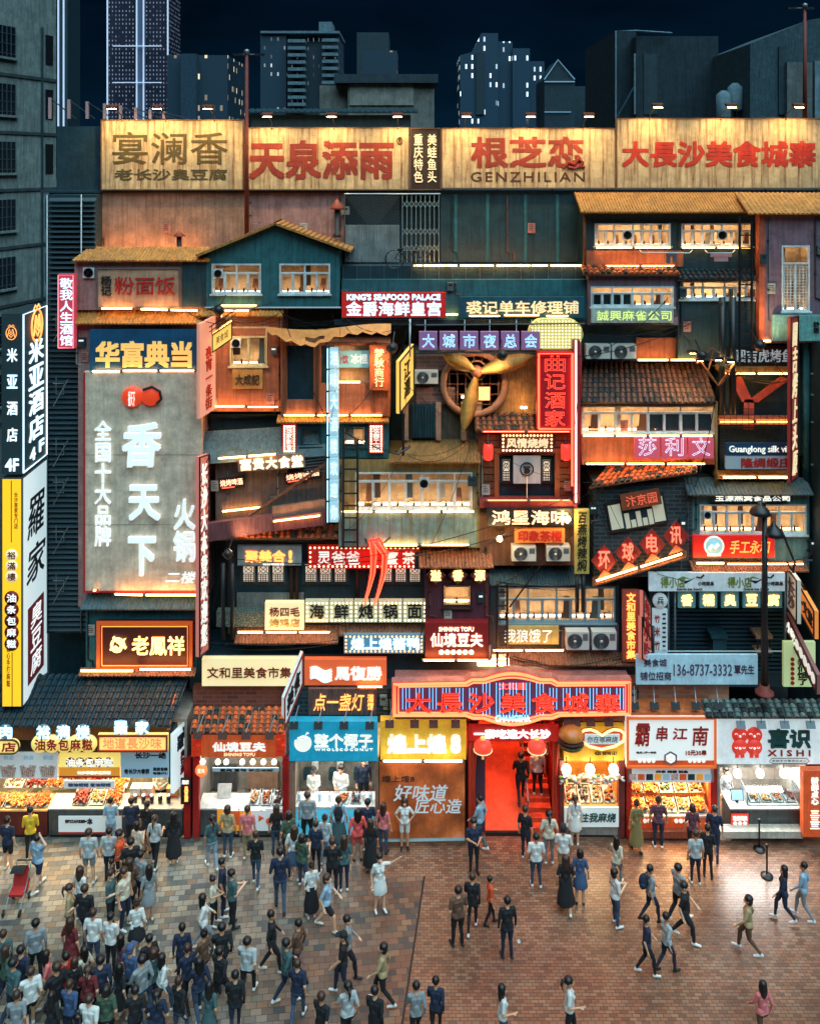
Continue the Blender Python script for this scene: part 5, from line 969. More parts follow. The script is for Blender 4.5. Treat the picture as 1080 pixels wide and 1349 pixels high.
for i, ch in enumerate('莎利文'):
    a = 836+i*35.5; sign('neon_tile', ['left', 'middle', 'right'][i]+' pink tile with a pale blue neon character on the orange parapet', (a, 573, a+33, 604), .7, mat('pink tile', c(190, 90, 110), .5, em=c(200, 70, 90), es=.4), [(ch, (a+4, 576, a+29, 601), em('pale blue neon', c(190, 215, 245), 2.4), {'n': .022})], t=.15, group='pink neon tiles')
t = thing('scaffold_light_rack', 'crooked rack of tubes and small lamps at the corner of the brown roof', 'light rack', P(945, 500, .6)); k = MB(); pts = [(918, 478), (938, 458), (955, 470), (968, 476), (946, 508), (932, 492), (940, 462)]
k.tube([P(a, b, .5) for a, b in pts], .03, WOOD, 5); k.tube([P(922, 474, .5), P(946, 508, .3)], .025, WOOD, 5); k.tube([P(950, 506, .6), P(968, 478, .4)], .03, ORANGE, 5); k.build('frame', t)
for (a, b) in ((912, 463), (922, 473), (946, 472), (962, 474)): k = MB(); o = P(a, b, .4); k.box(o.x-.16, o.x+.16, o.y-.1, o.y+.1, o.z-.04, o.z+.04, BLACK); k.box(o.x-.1, o.x+.1, o.y-.05, o.y+.2, o.z-.06, o.z-.041, HOT); k.build('lamp_head', t)
for q in (951, 965): post(hall, q, 391, 545, .7, .11)
ladder(hall, 974, 990, 285, 480, .75)
# barbecue balcony
h19 = house('barbecue balcony with a red V shaped brace behind a wire rail', (948, 455, 1045, 640), 1.7, 1.3, DTEAL)
sign('name_board', 'dark board with pale characters above the red V brace', (948, 455, 1044, 481), 1.2, BLKB, [('圓吉虎烤鱼', (968, 460, 1044, 477), mat('grey letters', c(170, 180, 185), .5, em=c(170, 185, 190), es=.4, sample=False), {'b': .01})])
k = MB(); VR = mat('faded red brace', c(180, 84, 76), .7, 'worn', amt=.3); y = 1.4
for a, b, d, e in ((968, 497, 984, 530), (1035, 497, 990, 530)): k.slab(P(a-7, b, y), P(d-6, e, y), P(d+8, e, y), P(a+9, b, y), .1, VR)
px_box(k, (980, 526, 993, 566), y, .1, VR); k.build('brace', h19)
for q_, y_, m_ in (((948, 484, 1046, 490), 1.0, YELROOF), ((945, 552, 1046, 559), .9, ORANGE), ((945, 626, 1046, 631), .8, YELROOF)): k = MB(); px_box(k, q_, y_, .5, m_); k.build('ledge', h19)
strip(h19, 950, 1042, 492, 1.0, r=.025); strip(h19, 946, 1042, 555, .8, r=.022); strip(h19, 950, 1044, 629, .7, r=.025)
k = MB()
for i in range(13): a = 946+i*8; k.tube([P(a, 588, .75), P(a, 530, .75)], .012, BLACK, 4)
for i in range(8): k.tube([P(945, 530+i*8.2, .75), P(1046, 530+i*8.2, .75)], .012, BLACK, 4)
k.build('wire_rail', h19)
sign('name_board', 'dark blue board with white serif latin words above a grey board', (956, 584, 1046, 600), .6, mat('ink blue board', c(20, 62, 92), .5), [('Guanglong silk vil', (960, 587, 1038, 598), WLS, {'b': .01})])
sign('name_board', 'grey board with red characters under the dark blue latin board', (956, 601, 1046, 618), .6, mat('pale grey board', c(150, 165, 172), .5, em=c(140, 160, 170), es=.15), [('隆绸缎庄', (976, 603, 1042, 616), REDSH, {'b': .03})])
qs('edge_sign', 'tall dark red edge-on blade sign with tilted cream characters at the barbecue balcony', (1041, 418, 636, -.1), (1051, 424, 628, .6), mat('maroon glow board', c(110, 40, 40), .5, em=c(150, 40, 34), es=.3), [('圆吉烤上头原', (.2, .04, .85, .97), CRL, {'v': 1, 'sh': .2})], t=.1, frame=(BLACK, .04))
post(hall, 1062, 452, 640, 1.2, .12, TEAL); k = MB(); px_box(k, (1052, 452, 1060, 600), 1.4, .2, DTEAL); k.build('pier', hall)
k = MB(); px_box(k, (1080, 450, 1180, 1105), .4, 2.6, NAVY); k.build('wall', hall)
for q in (492, 520, 556, 612): k = MB(); k.tube([P(1068, q, .9), P(1076, q, .9)], .03, PALE, 4); k.build('wall_hook', hall)
# ================================================================ dark brick pavilion with diamonds (tilted)
h20 = house('dark brick pavilion with a tilted terracotta roof and white papered window', (782, 636, 912, 760), 1.0, 2.0, DBRICK)
tile_roof(h20, 776, 918, 613, 642, .55, REDTILE, BRNTILE, .6, .2, 5, pb2=622, pt2=608, x0t=800, x1t=918)
def tilt(label, a, b, h_, y): A = P(*a, y); u_ = P(*b, y)-A; W = u_.length; u_.normalize(); return A, u_, Vector((-u_.z, 0, u_.x)), W, h_*S(y)
A, u_, v_, W, H = tilt('', (804, 702), (880, 688), 40, .95); fr = (A, u_, v_, Vector((0, -1, 0))); k = MB(fr); k.box(0, W, 0, H, -.02, .02, NAVY); pw = mat('lit window paper', c(200, 200, 180), .8, em=c(205, 200, 165), es=.28)
k.box(.06, W*.24, .1, H*.9, .02, .05, pw); k.box(W*.78, W-.06, .1, H*.9, .02, .05, pw)
for i in range(5): a = W*(.28+i*.1); k.box(a, a+W*.08, .06, H*(.3 if i % 2 else .55), .02, .05, pw)
rim(k, W, H, .05, .021, .08, DKWOOD); k.build('window', h20)
t = thing('name_board', 'copper coloured tilted board with three faint characters over the papered window', 'sign', P(820, 673, .7)); A, u_, v_, W, H = tilt('', (820, 673), (872, 664), 21, .7); fr = (A, u_, v_, Vector((0, -1, 0))); k = MB(fr); k.box(0, W, 0, H, -.08, 0, mat('copper board', c(150, 80, 52), .5, 'worn')); k.build('board', t); k = MB(fr); k.text('汴京园', W*.12, H*.18, W*.9, H*.85, .003, mat('pale red letters', c(225, 110, 80), .5, em=c(230, 90, 60), es=.5), .01, .02); k.build('lettering', t)
for i, ch in enumerate('环球电讯'):
    cx_, cy2 = 796+i*31.5, 738-i*11; y = .5; s = S(y); o = P(cx_, cy2, y); q = 27*s; t = thing('diamond_tile', ['lowest', 'second lowest', 'second highest', 'highest'][i]+' of the four big red diamonds stepping up the brick pavilion', 'sign', o, 'big red diamonds on the pavilion'); u2 = Vector((1, 0, 1.2)).normalized(); v2 = Vector((-1, 0, 1.2)).normalized()
    k = MB((o-Vector((0, 0, q*.8)), u2, v2, Vector((0, -1, 0)))); k.box(0, q, 0, q, -.06+i*.012, .0+i*.012, mat('red diamond', c(150, 50, 44), .5, 'worn', em=c(170, 34, 26), es=.1, amt=.5)); k.build('board', t)
    k = MB(front(cx_-8, cy2+11, y-.06)); k.text(ch, 0, 0, 15*s, 23*s, 0, em('rose letter glow', (1, .22, .13, 1), .9, False), .02, .03); k.build('lettering', t)
    k = MB((P(cx_-10, cy2+26, y-.08), Vector((1, 0, .3)).normalized(), Vector((0, 0, 1)), Vector((0, -1, 0)))); k.prism([(0, 0), (21*s, 0), (10*s, 10*s)], -.03, 0, mat('orange triangle', c(190, 100, 66), .6, em=c(225, 95, 50), es=.1)); k.build('triangle_tile', t)
strip(h20, 783, 900, 766, .3, py2=729); k = MB(); k.slab(P(780, 772, .3), P(904, 734, .3), P(904, 724, .9), P(780, 760, .9), .05, RUSTROOF); k.build('ledge', h20)
# ================================================================ right white windowed house
h21 = house('teal house with white window strip and a red banner board behind the street lamp', (912, 650, 1066, 752), 1.0, 2.0, mat('worn aqua render', c(96, 140, 138), .85, 'worn', amt=.7), [(921, 664, 1062, 704)])
corr_roof(h21, 906, 1072, 629, 652, .6, GREYROOF, .55, .13); window(h21, (921, 664, 1062, 704), 1.0, 8, .22, seed=71, lit=1.2); fan_sq((927, 673, 937, 684), .9, 'square white fan at the left of the windows behind the street lamp')
sign('name_board', 'black board with small silver characters under the slate corrugated roof', (936, 652, 1044, 661), .75, BLKB, [('玉源燕窝食品公司', (942, 653, 1040, 660), WLS)], t=.06)
def medal(root, fr):
    s = S(.7); k = MB(fr); k.lathe([(.3, .005), (.3, .03), (0, .03)], 27*s, 16*s, 0, mat('aqua medal', c(150, 200, 205), .5, em=c(140, 195, 205), es=.4), 20); k.lathe([(.34, .004), (.34, .05), (.29, .05), (.29, .004)], 27*s, 16*s, 0, WLS, 20); k.tube([(20*s, 12*s, .05), (24*s, 17*s, .05), (28*s, 14*s, .05), (33*s, 19*s, .05)], .06, WLS, 5); k.box(18*s, 36*s, 3*s, 6*s, .03, .05, WLS); k.build('emblem', root)
sign('name_board', 'bright red board with a round aqua emblem and gold brush characters', (913, 706, 1020, 735), .7, mat('signal red board', c(205, 30, 26), .5, em=c(215, 30, 22), es=.45), [('手工永和', (961, 712, 1014, 729), GOLDL, {'b': .01, 'sh': .2})], extra=medal)
corr_roof(h21, 912, 1066, 739, 753, .5, RUSTROOF, .5, .1); strip(h21, 915, 955, 742, .4); strip(h21, 956, 1060, 743, .4, r=.022)
WH2 = mat('pale blue white board', c(190, 205, 210), .5, 'worn', em=c(185, 205, 212), es=.3, amt=.25); LIME = mat('olive green print', c(130, 150, 60), .6)
def leaf(root, fr):
    s = S(.4); k = MB(fr)
    for a in (48, 140): k.add([((a-9)*s, 15*s, .01), (a*s, 10*s, .01), ((a+14)*s, 19*s, .01), ((a+2)*s, 14*s, .01)], [(0, 1, 3), (1, 2, 3)], INK); k.tube([((a+14)*s, 19*s, .01), ((a+20)*s, 18*s, .01), ((a+24)*s, 22*s, .01)], .03, INK, 4); k.add([((a+8)*s, 16*s, .01), ((a-4)*s, 20*s, .01), ((a-8)*s, 18*s, .01)], [(0, 1, 2)], LIME)
    k.build('emblem', root)
sign('fascia_sign', 'long pale fascia with two green leaf emblems and thin grey green characters', (855, 755, 1034, 779), .4, WH2, [('得小店', (870, 760, 902, 774), LIME, {}), ('小吃甜品', (919, 766, 940, 771), INK), ('得小店', (958, 760, 990, 774), LIME, {}), ('小吃甜品', (1010, 766, 1031, 771), INK), ('CHANG SHA SNACK', (891, 775, 925, 777.5), INK), ('CHANG SHA SNACK', (979, 775, 1013, 777.5), INK)], extra=leaf)
h22 = house('dark open balcony shop with slatted shutter under the leaf fascia', (855, 779, 1036, 905), 1.6, 1.4, NAVY); k = MB()
for i in range(16): px_box(k, (885, 803+i*5.4, 1032, 806+i*5.4), 1.5, .06, mat('shutter slat', c(34, 62, 76), .4, metal=.4))
k.build('shutter', h22)
for q in (880, 889, 1034): post(h22, q, 779, 866, .7, .04, STEEL)
for i, ch in enumerate('香糯臭豆腐'):
    a = 893+i*28.5; sign('letter_box', ['first', 'second', 'third', 'fourth', 'fifth'][i]+' teal letter box hanging under the leaf fascia, counted from the left', (a, 780, a+23, 801), .55, mat('aqua box', c(80, 130, 136), .5, em=c(70, 130, 140), es=.15), [(ch, (a+4, 783, a+19, 798), YEN, {'b': .03})], t=.08, group='hanging teal letter boxes')
t = sign('menu_sign', 'upright white menu board with a round cap and red marks beside the dark balcony', (859, 803, 879, 864), .6, WH2, [('竹', (862, 810, 869, 820), REDSH), ('米', (862, 826, 869, 838), REDSH), ('竹', (862, 844, 869, 856), REDSH), ('三三三', (872, 808, 877, 858), INK, {'v': 1})]); k = MB(front(859, 802, .58)); s = S(.58); k.lathe([(.25, -.05), (.25, .02), (0, .02)], 10.5*s, 10.5*s, 0, WH2, 18); k.text('兵', 6*s, 6*s, 15*s, 16*s, .022, INK, .02, .01); k.build('round_cap', t)
for q, d in ((948, 0), (1007, 1)):
    t = thing('cafe_table' if not d else 'wooden_table', ['dark blue box table inside the balcony', 'pale wooden table behind the street lamp pole'][d], 'table', P(q, 866, .9)); m = [DTEAL, mat('pale table wood', c(180, 130, 100), .6, 'wood')][d]; k = MB(); px_box(k, (q-11, 838, q+11, 842), .8, .6, m); k.build('table_top', t); k = MB()
    if not d: px_box(k, (q-9, 842, q+9, 866), .9, .4, m)
    else: [k.tube([P(q+e, 842, .9+f_), P(q+e, 868, .9+f_)], .03, BLACK, 4) for e in (-9, 9) for f_ in (0, .4)]; px_box(k, (q-11, 858, q+11, 861), .75, .4, m)
    k.build('leg' if d else 'pedestal', t)
sign('edge_sign', 'upright brick red board with eight glowing orange characters beside the shutters', (820, 778, 842, 872), .5, mat('brick red board', c(120, 62, 50), .6, em=c(150, 60, 44), es=.2), [('文和里美食市集', (825, 781, 837, 868), ORN, {'v': 1, 'b': .02})])
qs('edge_sign', 'upper of two slim pink edge-on signs left of the white menu board', (847, 778, 826, -.1), (857, 800, 845, .5), CANDY, [('美食', (.2, .1, .8, .9), REDSH, {'v': 1})], frame=(BLACK, .05)); qs('edge_sign', 'lower of two slim pink edge-on signs left of the white menu board', (845, 812, 868, -.1), (858, 830, 880, .5), CANDY, [('小吃', (.2, .1, .8, .9), REDSH, {'v': 1})], frame=(BLACK, .05)); post(hall, 860, 825, 890, .3, .05)
sign('banner_board', 'long pale blue board with a telephone number in grey print', (838, 863, 998, 902), .15, mat('pale blue board', c(160, 195, 210), .55, 'worn', em=c(150, 195, 212), es=.3, amt=.2), [('美食城', (848, 868, 878, 878), mat('plum print', c(92, 70, 96), .7), {'b': .01}), ('铺位招商', (843, 885, 884, 896), MC['plum print'], {'b': .01}), ('136-8737-3332', (887, 875, 964, 890), MC['plum print'], {'b': .0}), ('覃先生', (967, 876, 993, 888), MC['plum print'], {'b': .01})], t=.1)
k = MB(); k.tube([P(842, 858, .3), P(1030, 858, .3)], .025, PALE, 5); k.build('handrail', h22)
# blade signs at the right end
qs('blade_sign', 'upper cream blade sign cluster end with pale squares', (1036, 745, 800, 1.0), (1050, 772, 822, -.3), mat('dusty white board', c(200, 200, 190), .6, em=c(200, 195, 175), es=.2), [('长沙', (.2, .15, .8, .85), PURPLE, {'v': 1})], frame=(BLACK, .05)); qs('blade_sign', 'orange blade sign with black brush characters at the right edge', (1050, 765, 800, .9), (1073, 795, 842, -.8), mat('orange blade board', c(230, 145, 70), .6, em=c(235, 130, 50), es=.4), [('一文堂', (.1, .25, .9, .75), INK, {})], frame=(BLACK, .05)); qs('blade_sign', 'brown blade sign with a row of white discs at the right edge', (1035, 806, 830, 1.0), (1076, 878, 915, -1.2), mat('brown blade board', c(130, 84, 80), .6, em=c(130, 70, 66), es=.2), [('小吃●●●●●', (.05, .2, .95, .8), WLS, {})], frame=(BLACK, .04))
for a, b in (((1032, 705), (1048, 745)), ((1048, 738), (1070, 738)), ((1064, 738), (1072, 720)), ((1036, 740), (1085, 815)), ((1046, 738), (1044, 770))): k = MB(); k.tube([P(*a, .4), P(*b, .3)], .04, BLACK, 5); k.build('sign_bracket', hall)
sign('name_board', 'pale green board with a column of red dots and black characters at the right edge', (1032, 846, 1074, 905), .35, mat('pale green board lit', c(205, 220, 165), .6, em=c(200, 215, 150), es=.3), [('我们饿了', (1050, 868, 1064, 902), INK, {'v': 1}), ('●●●●●●', (1041, 866, 1046, 902), REDSH, {'v': 1})])
# street lamp in front of the upper balcony
t = thing('street_lamp', 'dark twin shaded street lamp standing before the white window house', 'street lamp', P(1007, 914, -.35)); k = MB(); y = -.35; k.tube([P(1007, 914, y), P(1007, 672, y)], .13, BLACK, 8, .085); k.lathe([(.3, 0), (.3, .06), (.16, .12), (.16, .3)], X(1007, y), y, Z(914, y), RUSTP, 10); k.build('pole', t)
for q, b, dx in ((1001, 672, -.1), (1019, 700, .35)): k = MB(); k.lathe([(.34, -.12), (.3, 0), (.18, .12), (.07, .2), (.05, .3)], X(q, y), y, Z(b, y), BLACK, 14); k.build('lamp_shade', t)
k = MB(); k.tube([P(1007, 676, y), P(1007, 662, y), P(1001, 662, y)], .04, BLACK, 5); k.tube([P(1007, 712, y), P(1019, 690, y)], .04, BLACK, 5); k.build('arm', t)
# sagging black cables
CB = [((880, 392), (770, 470), 12, .7), ((952, 398), (775, 440), 18, .6), ((952, 402), (700, 470), 22, .5), ((300, 735), (560, 730), 10, .3), ((430, 740), (760, 650), 14, .2), ((520, 735), (700, 690), 8, .2), ((278, 405), (360, 398), 6, .6), ((240, 405), (300, 425), 8, .5)]
nm = ['from the right posts to the air conditioners', 'from the right posts to the mauve board', 'longest one across the neon tubes', 'along the lattice gallery', 'slanting up to the neon post', 'slanting over the plum tower roof', 'under the gabled loft', 'over the pawn house roof']
for (a, b, sg, y), n_ in zip(CB, nm):
    A, B = P(*a, y), P(*b, y); k = MB(); k.tube([A+(B-A)*t_/12-Vector((0, 0, sg*S(y)*4*(t_/12)*(1-t_/12))) for t_ in range(13)], .014, BLACK, 4); k.build('power_cable', label='thin black power cable '+n_, cat='cable')
# ================================================================ conduits, cables, meter boxes, notices fixed to the hall
RC2 = random.Random(5); PRINT_A = mat('faded notice paper', c(190, 190, 175), .8, 'worn'); PRINT_B = mat('pink notice paper', c(180, 120, 110), .8, 'worn'); CMAT = [STEEL, BLACK, DTEAL, mat('rusty conduit', c(120, 70, 50), .7, 'worn'), mat('grey plastic conduit', c(130, 135, 130), .6)]
for px, a, b, y in ((276, 418, 540, 1.2), (368, 416, 545, 1.2), (447, 372, 419, 1.45), (600, 370, 390, 1.45), (449, 612, 670, .86), (629, 612, 674, .86), (635, 600, 668, .9), (892, 364, 424, 1.16), (897, 396, 450, 1.26), (1001, 398, 450, 1.26), (893, 284, 330, 1.56), (1000, 284, 350, 1.56), (1012, 285, 445, .86), (1074, 285, 410, .86), (917, 655, 704, .96), (1064, 706, 738, .96), (742, 824, 832, .9), (116, 806, 880, .96), (256, 806, 880, .96), (101, 430, 488, 1.16), (266, 430, 488, 1.16), (128, 258, 322, 2.56), (330, 258, 300, 2.56), (448, 258, 312, 2.56), (596, 258, 343, 2.54), (668, 258, 343, 2.54), (764, 258, 343, 2.54), (640, 720, 740, .86), (566, 770, 818, .7), (640, 770, 818, .7), (300, 620, 670, 1.1), (366, 618, 660, 1.1), (700, 672, 720, .86), (906, 660, 750, .95), (788, 660, 690, .95), (948, 498, 550, 1.6), (1040, 560, 582, 1.6), (382, 908, 948, .5), (512, 908, 948, .5), (840, 905, 938, .6)):
    m = CMAT[RC2.randrange(5)]; k = MB(); d = RC2.choice((-6, 6, 9, -9)); r = RC2.choice((.016, .022, .03)); k.tube([P(px, a, y), P(px, b-(b-a)*.15, y), P(px+d, b-(b-a)*.12, y), P(px+d, b, y)], r, m, 5)
    for t_ in (.2, .6): o = P(px, a+(b-a)*t_, y); k.box(o.x-.04, o.x+.04, o.y-.035, o.y+.04, o.z-.015, o.z+.015, BLACK)
    k.build('conduit', hall)
    if RC2.random() < .6:
        o = P(px+RC2.choice((-7, 7)), a+(b-a)*.35, y); k = MB(); w_, h_ = RC2.uniform(.09, .16), RC2.uniform(.12, .22); k.box(o.x-w_, o.x+w_, o.y-.08, o.y+.05, o.z-h_, o.z+h_, CMAT[RC2.choice((0, 2, 4))]); k.box(o.x-w_*.6, o.x+w_*.6, o.y-.085, o.y-.08, o.z+h_*.2, o.z+h_*.6, WLS if RC2.random() < .3 else BLACK); k.build('meter_box', hall)
AN = [(278, 412), (372, 412), (450, 424), (540, 424), (770, 428), (900, 440), (1004, 452), (628, 574), (760, 560), (440, 560), (300, 690), (446, 700), (560, 724), (650, 720), (760, 690), (790, 640), (910, 640), (655, 770), (820, 772), (860, 752), (1034, 748), (270, 850), (450, 846), (560, 846), (670, 866), (840, 860), (512, 470), (530, 600), (948, 480), (1044, 500)]
for i in range(64):
    a = AN[RC2.randrange(len(AN))]; near = [q for q in AN if q != a and 60 < abs(q[0]-a[0])+abs(q[1]-a[1]) < 230]; b = near[RC2.randrange(len(near))]; y0, y1 = RC2.uniform(.25, .7), RC2.uniform(.25, .7); A, B = P(a[0]+RC2.uniform(-8, 8), a[1]+RC2.uniform(-5, 5), y0), P(b[0]+RC2.uniform(-8, 8), b[1]+RC2.uniform(-5, 5), y1); sg = RC2.uniform(.12, .5); k = MB()
    k.tube([A+(B-A)*t_/10-Vector((0, 0, sg*4*(t_/10)*(1-t_/10))) for t_ in range(11)], RC2.choice((.009, .011, .016)), BLACK, 4); k.build('cable', hall)
for px, py, y, m in ((444, 470, 1.0, 0), (356, 525, 1.2, 1), (283, 640, 1.1, 0), (640, 645, .86, 0), (748, 640, .86, 1), (590, 808, .7, 0), (905, 430, 1.26, 1), (1016, 380, .86, 0), (112, 470, 1.16, 1), (120, 830, .96, 0), (926, 745, .9, 1), (700, 300, 2.56, 1), (400, 300, 2.58, 0), (220, 300, 2.55, 1), (510, 928, .55, 0), (822, 560, .98, 1)):
    k = MB(); o = P(px, py, y); k.box(o.x-.13, o.x+.13, o.y-.012, o.y, o.z-.18, o.z+.18, [PRINT_A, PRINT_B][m])
    for j in range(4): k.box(o.x-.1, o.x+.02+.08*RC2.random(), o.y-.015, o.y-.0125, o.z+.1-j*.06, o.z+.12-j*.06, INK)
    k.build('paper_notice', hall)
# black flood heads that light the orange fronts, one added to light the propeller
for lb, px, py, y, tx, ty, e in (('black flood head over the pawn board corner lighting the orange room', 288, 408, -.1, 335, 500, 60), ('black flood head on an arm between the orange shop and the propeller', 517, 458, -.3, 460, 520, 60), ('added black flood head under the lilac tiles lighting the propeller', 662, 467, -.3, 630, 520, 55), ('black flood head at the corner of the orange parapet', 925, 468, -.2, 850, 590, 55), ('black flood head on the slanted eatery post', 300, 730, -.2, 360, 660, 30), ('black flood head by the mauve tower corner', 1000, 455, -.2, 1040, 380, 35)):
    o = P(px, py, y); t = thing('floodlight', lb, 'floodlight', o); d = (P(tx, ty, 1.0)-o).normalized(); k = MB(); k.tube([o-d*.12, o+d*.12], .15, BLACK, 8, .17); k.build('housing', t); k = MB(); k.tube([o+Vector((0, .1, .05)), o+Vector((.05, .9, .35))], .025, BLACK, 5); k.build('arm', t); k = MB(); k.lathe([(.12, 0), (0, 0)], o.x, o.y, o.z, HOT, 10) if False else k.tube([o+d*.121, o+d*.13], .12, em('flood lens', (1, .6, .28, 1), 14), 8); k.build('lens', t)
    l = bpy.data.lights.new('flood', 'SPOT'); l.energy = e*2.2; l.color = (1, .58, .26); l.spot_size = math.radians(110); l.spot_blend = .9; l.shadow_soft_size = .12; lo = bpy.data.objects.new('flood_lamp', l); COL.objects.link(lo); lo.parent = t; lo.location = d*.2; lo.rotation_euler = d.to_track_quat('-Z', 'Y').to_euler()
# ================================================================ ground floor stalls
PANEL = em('cool ceiling panel', (1, .93, .82, 1), 9); PANELW = em('warm ceiling panel', (1, .70, .36, 1), 17)
CTOP = mat('pale counter top', c(200, 200, 195), .35, 'worn', amt=.3); STEELD = mat('brushed dark steel', c(95, 102, 104), .35, 'worn', metal=.5); INNER = mat('stall inner wall', c(150, 145, 135), .7, 'worn', amt=.4); YFAS = mat('yellow fascia', c(240, 190, 60), .5, 'worn', em=c(245, 180, 50), es=.28, amt=.2)  # yellow fascia glows by itself in place of light from its spot lamps
OFAS = mat('orange fascia', c(205, 90, 45), .5, 'worn', em=c(215, 80, 35), es=.3); TILEB = mat('teal blue fascia', c(24, 140, 170), .5, 'worn', em=c(20, 140, 175), es=.5, amt=.2)
def stall(label, x0, x1, top, m=None, panel=PANEL, d=2.4, ph=2.75, sides=True, pw=1.0):
    t = thing('food_stall', label, 'food stall', (X((x0+x1)/2), 0, 0)); a, b, z = X(x0), X(x1), Z(top); m = m or INNER; k = MB()
    k.box(a, b, d, d+.1, 0, z, m); k.box(a, b, .02, d, z-.1, z, m)
    if sides: k.box(a, a+.08, .02, d, 0, z-.1, m); k.box(b-.08, b, .02, d, 0, z-.1, m)
    k.build('wall', t); k = MB(); mid = (a+b)/2; w_ = (b-a)*.42*pw; k.box(mid-w_, mid+w_, .25, 1.5, ph-.03, ph, panel); k.box(mid-w_-.05, mid+w_+.05, .2, 1.55, ph+.001, ph+.05, STEEL); k.build('light_panel', t)
    return t
def counter(t, x0, x1, h=1.0, d=.75, fm=None, tm=None):
    k = MB(); a, b = X(x0), X(x1); k.box(a, b, .02, d, .1, h-.05, fm or STEELD); k.box(a-.02, b+.02, -.02, d+.03, h-.05, h, tm or CTOP); k.box(a+.04, b-.04, .06, d-.04, 0, .1, BLACK); return k.build('counter', t)
FOODC = [mat('golden fried snacks', c(222, 140, 52), .45, 'food', col2=c(150, 70, 22)), mat('red chilli skewers', c(190, 48, 28), .4, 'food', col2=c(90, 18, 14)), mat('brown braised food', c(130, 66, 34), .4, 'food', col2=c(60, 26, 16)), mat('cream pastries', c(232, 200, 150), .55, 'food', col2=c(180, 120, 66)), mat('dough sticks', c(235, 170, 80), .5, 'food', col2=c(190, 100, 40)), mat('green vegetables', c(96, 120, 50), .5, 'food', col2=c(40, 60, 26))]
def tray(label, x0, x1, y0, y1, z, fi, n=36, kind='lump', tilt=.18, group=None):
    """a tray in metres, with loose food heaped in it"""
    t = thing('food_tray', label, 'food tray', ((x0+x1)/2, (y0+y1)/2, z), group); k = MB(); zz = lambda y: z+.02+(y-y0)*tilt
    k.slab((x0, y0, zz(y0)), (x1, y0, zz(y0)), (x1, y1, zz(y1)), (x0, y1, zz(y1)), .02, STEEL)
    for a, b in ((x0, x0+.015), (x1-.015, x1)): k.slab((a, y0, zz(y0)+.05), (b, y0, zz(y0)+.05), (b, y1, zz(y1)+.05), (a, y1, zz(y1)+.05), .05, STEEL)
    k.build('tray', t); k = MB(); m = FOODC[fi]
    for i in range(n):
        px_, py_ = x0+.05+R.random()*(x1-x0-.1), y0+.05+R.random()*(y1-y0-.1); q = zz(py_)+.03+R.random()*.05; r_ = .028+R.random()*.022; ang = R.random()*3.1
        if kind == 'lump': k.lathe([(0, -r_*.7), (r_*.9, -r_*.3), (r_, .1*r_), (r_*.6, r_*.6), (0, r_*.75)], px_, py_, q, m, 6)
        else: d = Vector((math.cos(ang)*.5, math.sin(ang), 0)).normalized()*(.12 if kind == 'stick' else .08); k.tube([Vector((px_, py_, q))-d, Vector((px_, py_, q+.01)), Vector((px_, py_, q))+d], r_*.8, m, 5)
    k.build('food', t); return t
def trays(where, names, x0, x1, y0, y1, z, kinds, tilt=.18, group=None, n=30):
    w_ = (X(x1)-X(x0))/len(names)
    for i, nm_ in enumerate(names):
        a = X(x0)+w_*i; tray('tray of %s %s' % (nm_, where), a+.03, a+w_-.03, y0, y1, z, kinds[i][0], n, kinds[i][1], tilt, group)
def spot_flags(par, xs, py, y, m=BLACK, dy=.5):
    for q in xs:
        k = MB(); o = P(q, py, y); k.tube([o+Vector((.1, dy, .35)), o+Vector((0, 0, .08))], .02, STEEL, 4); k.slab(o+Vector((-.14, -.06, -.1)), o+Vector((.14, -.06, -.1)), o+Vector((.14, .05, .1)), o+Vector((-.14, .05, .1)), .06, m); k.build('spot_lamp', par)
# ---- the big tiled stall at the left
st = stall('wide tiled roof snack stall at the left with food trays and yellow boards', -90, 246, 948, panel=PANELW, ph=2.6)
tile_roof(st, -100, 224, 889, 958, -.75, DKTILE, NAVY, .45, .22, 8, x1t=250)
k = MB(); A = P(224, 962, -.7); k.slab(A, A+Vector((0, 1.75, .72)), A+Vector((0, 1.75, .9)), A+Vector((0, 0, .2)), .1, mat('orange gable board', c(215, 105, 50), .6, 'worn', em=c(220, 90, 40), es=.15)); k.build('gable_board', st)
k = MB(); px_box(k, (222, 958, 229, 1034), -.1, .5, DTEAL); k.build('post', st)
for q in (-12, 246): k = MB(); px_box(k, (q-4, 1000, q+5, 1105), -.05, .2, REDP); k.build('post', st)
k = MB(); px_box(k, (-40, 958, 222, 975), -.2, .15, mat('wooden eave fascia', c(150, 90, 60), .6, 'wood')); k.build('fascia', st)
for (q0, ch, lb) in ((-2, '肉', 'pale blue neon meat character at the left edge of the tiled eave'), (48, '裕满楼', 'three pale blue neon characters standing on the middle of the tiled eave'), (150, '羅家', 'two pale blue neon characters standing on the right of the tiled eave')):
    t = thing('neon_sign', lb, 'neon sign', P(q0, 972, -.85)); n = len(ch)
    for i, cc in enumerate(ch):
        a = q0+i*26 if n == 3 else q0+i*28; s = S(-.85); yt = 956 if n != 2 else 950; k = MB(front(a, yt+17, -.85)); k.lathe([(.24, -.03), (.24, -.005), (0, -.005)], 9*s, 8.5*s, 0, mat('dark disc', c(60, 90, 100), .5, em=c(120, 190, 215), es=.25), 16); k.text(cc, .5*s, 0, 18*s, 17*s, 0, WBL, .03, .04); k.build('lettering', t)
    k = MB(); k.tube([P(q0, 976, -.7), P(q0+n*26, 976, -.7)], .02, STEEL, 4); k.build('rail', t)
PILL = mat('cream pill board', c(240, 222, 140), .5, em=c(245, 215, 110), es=.6)
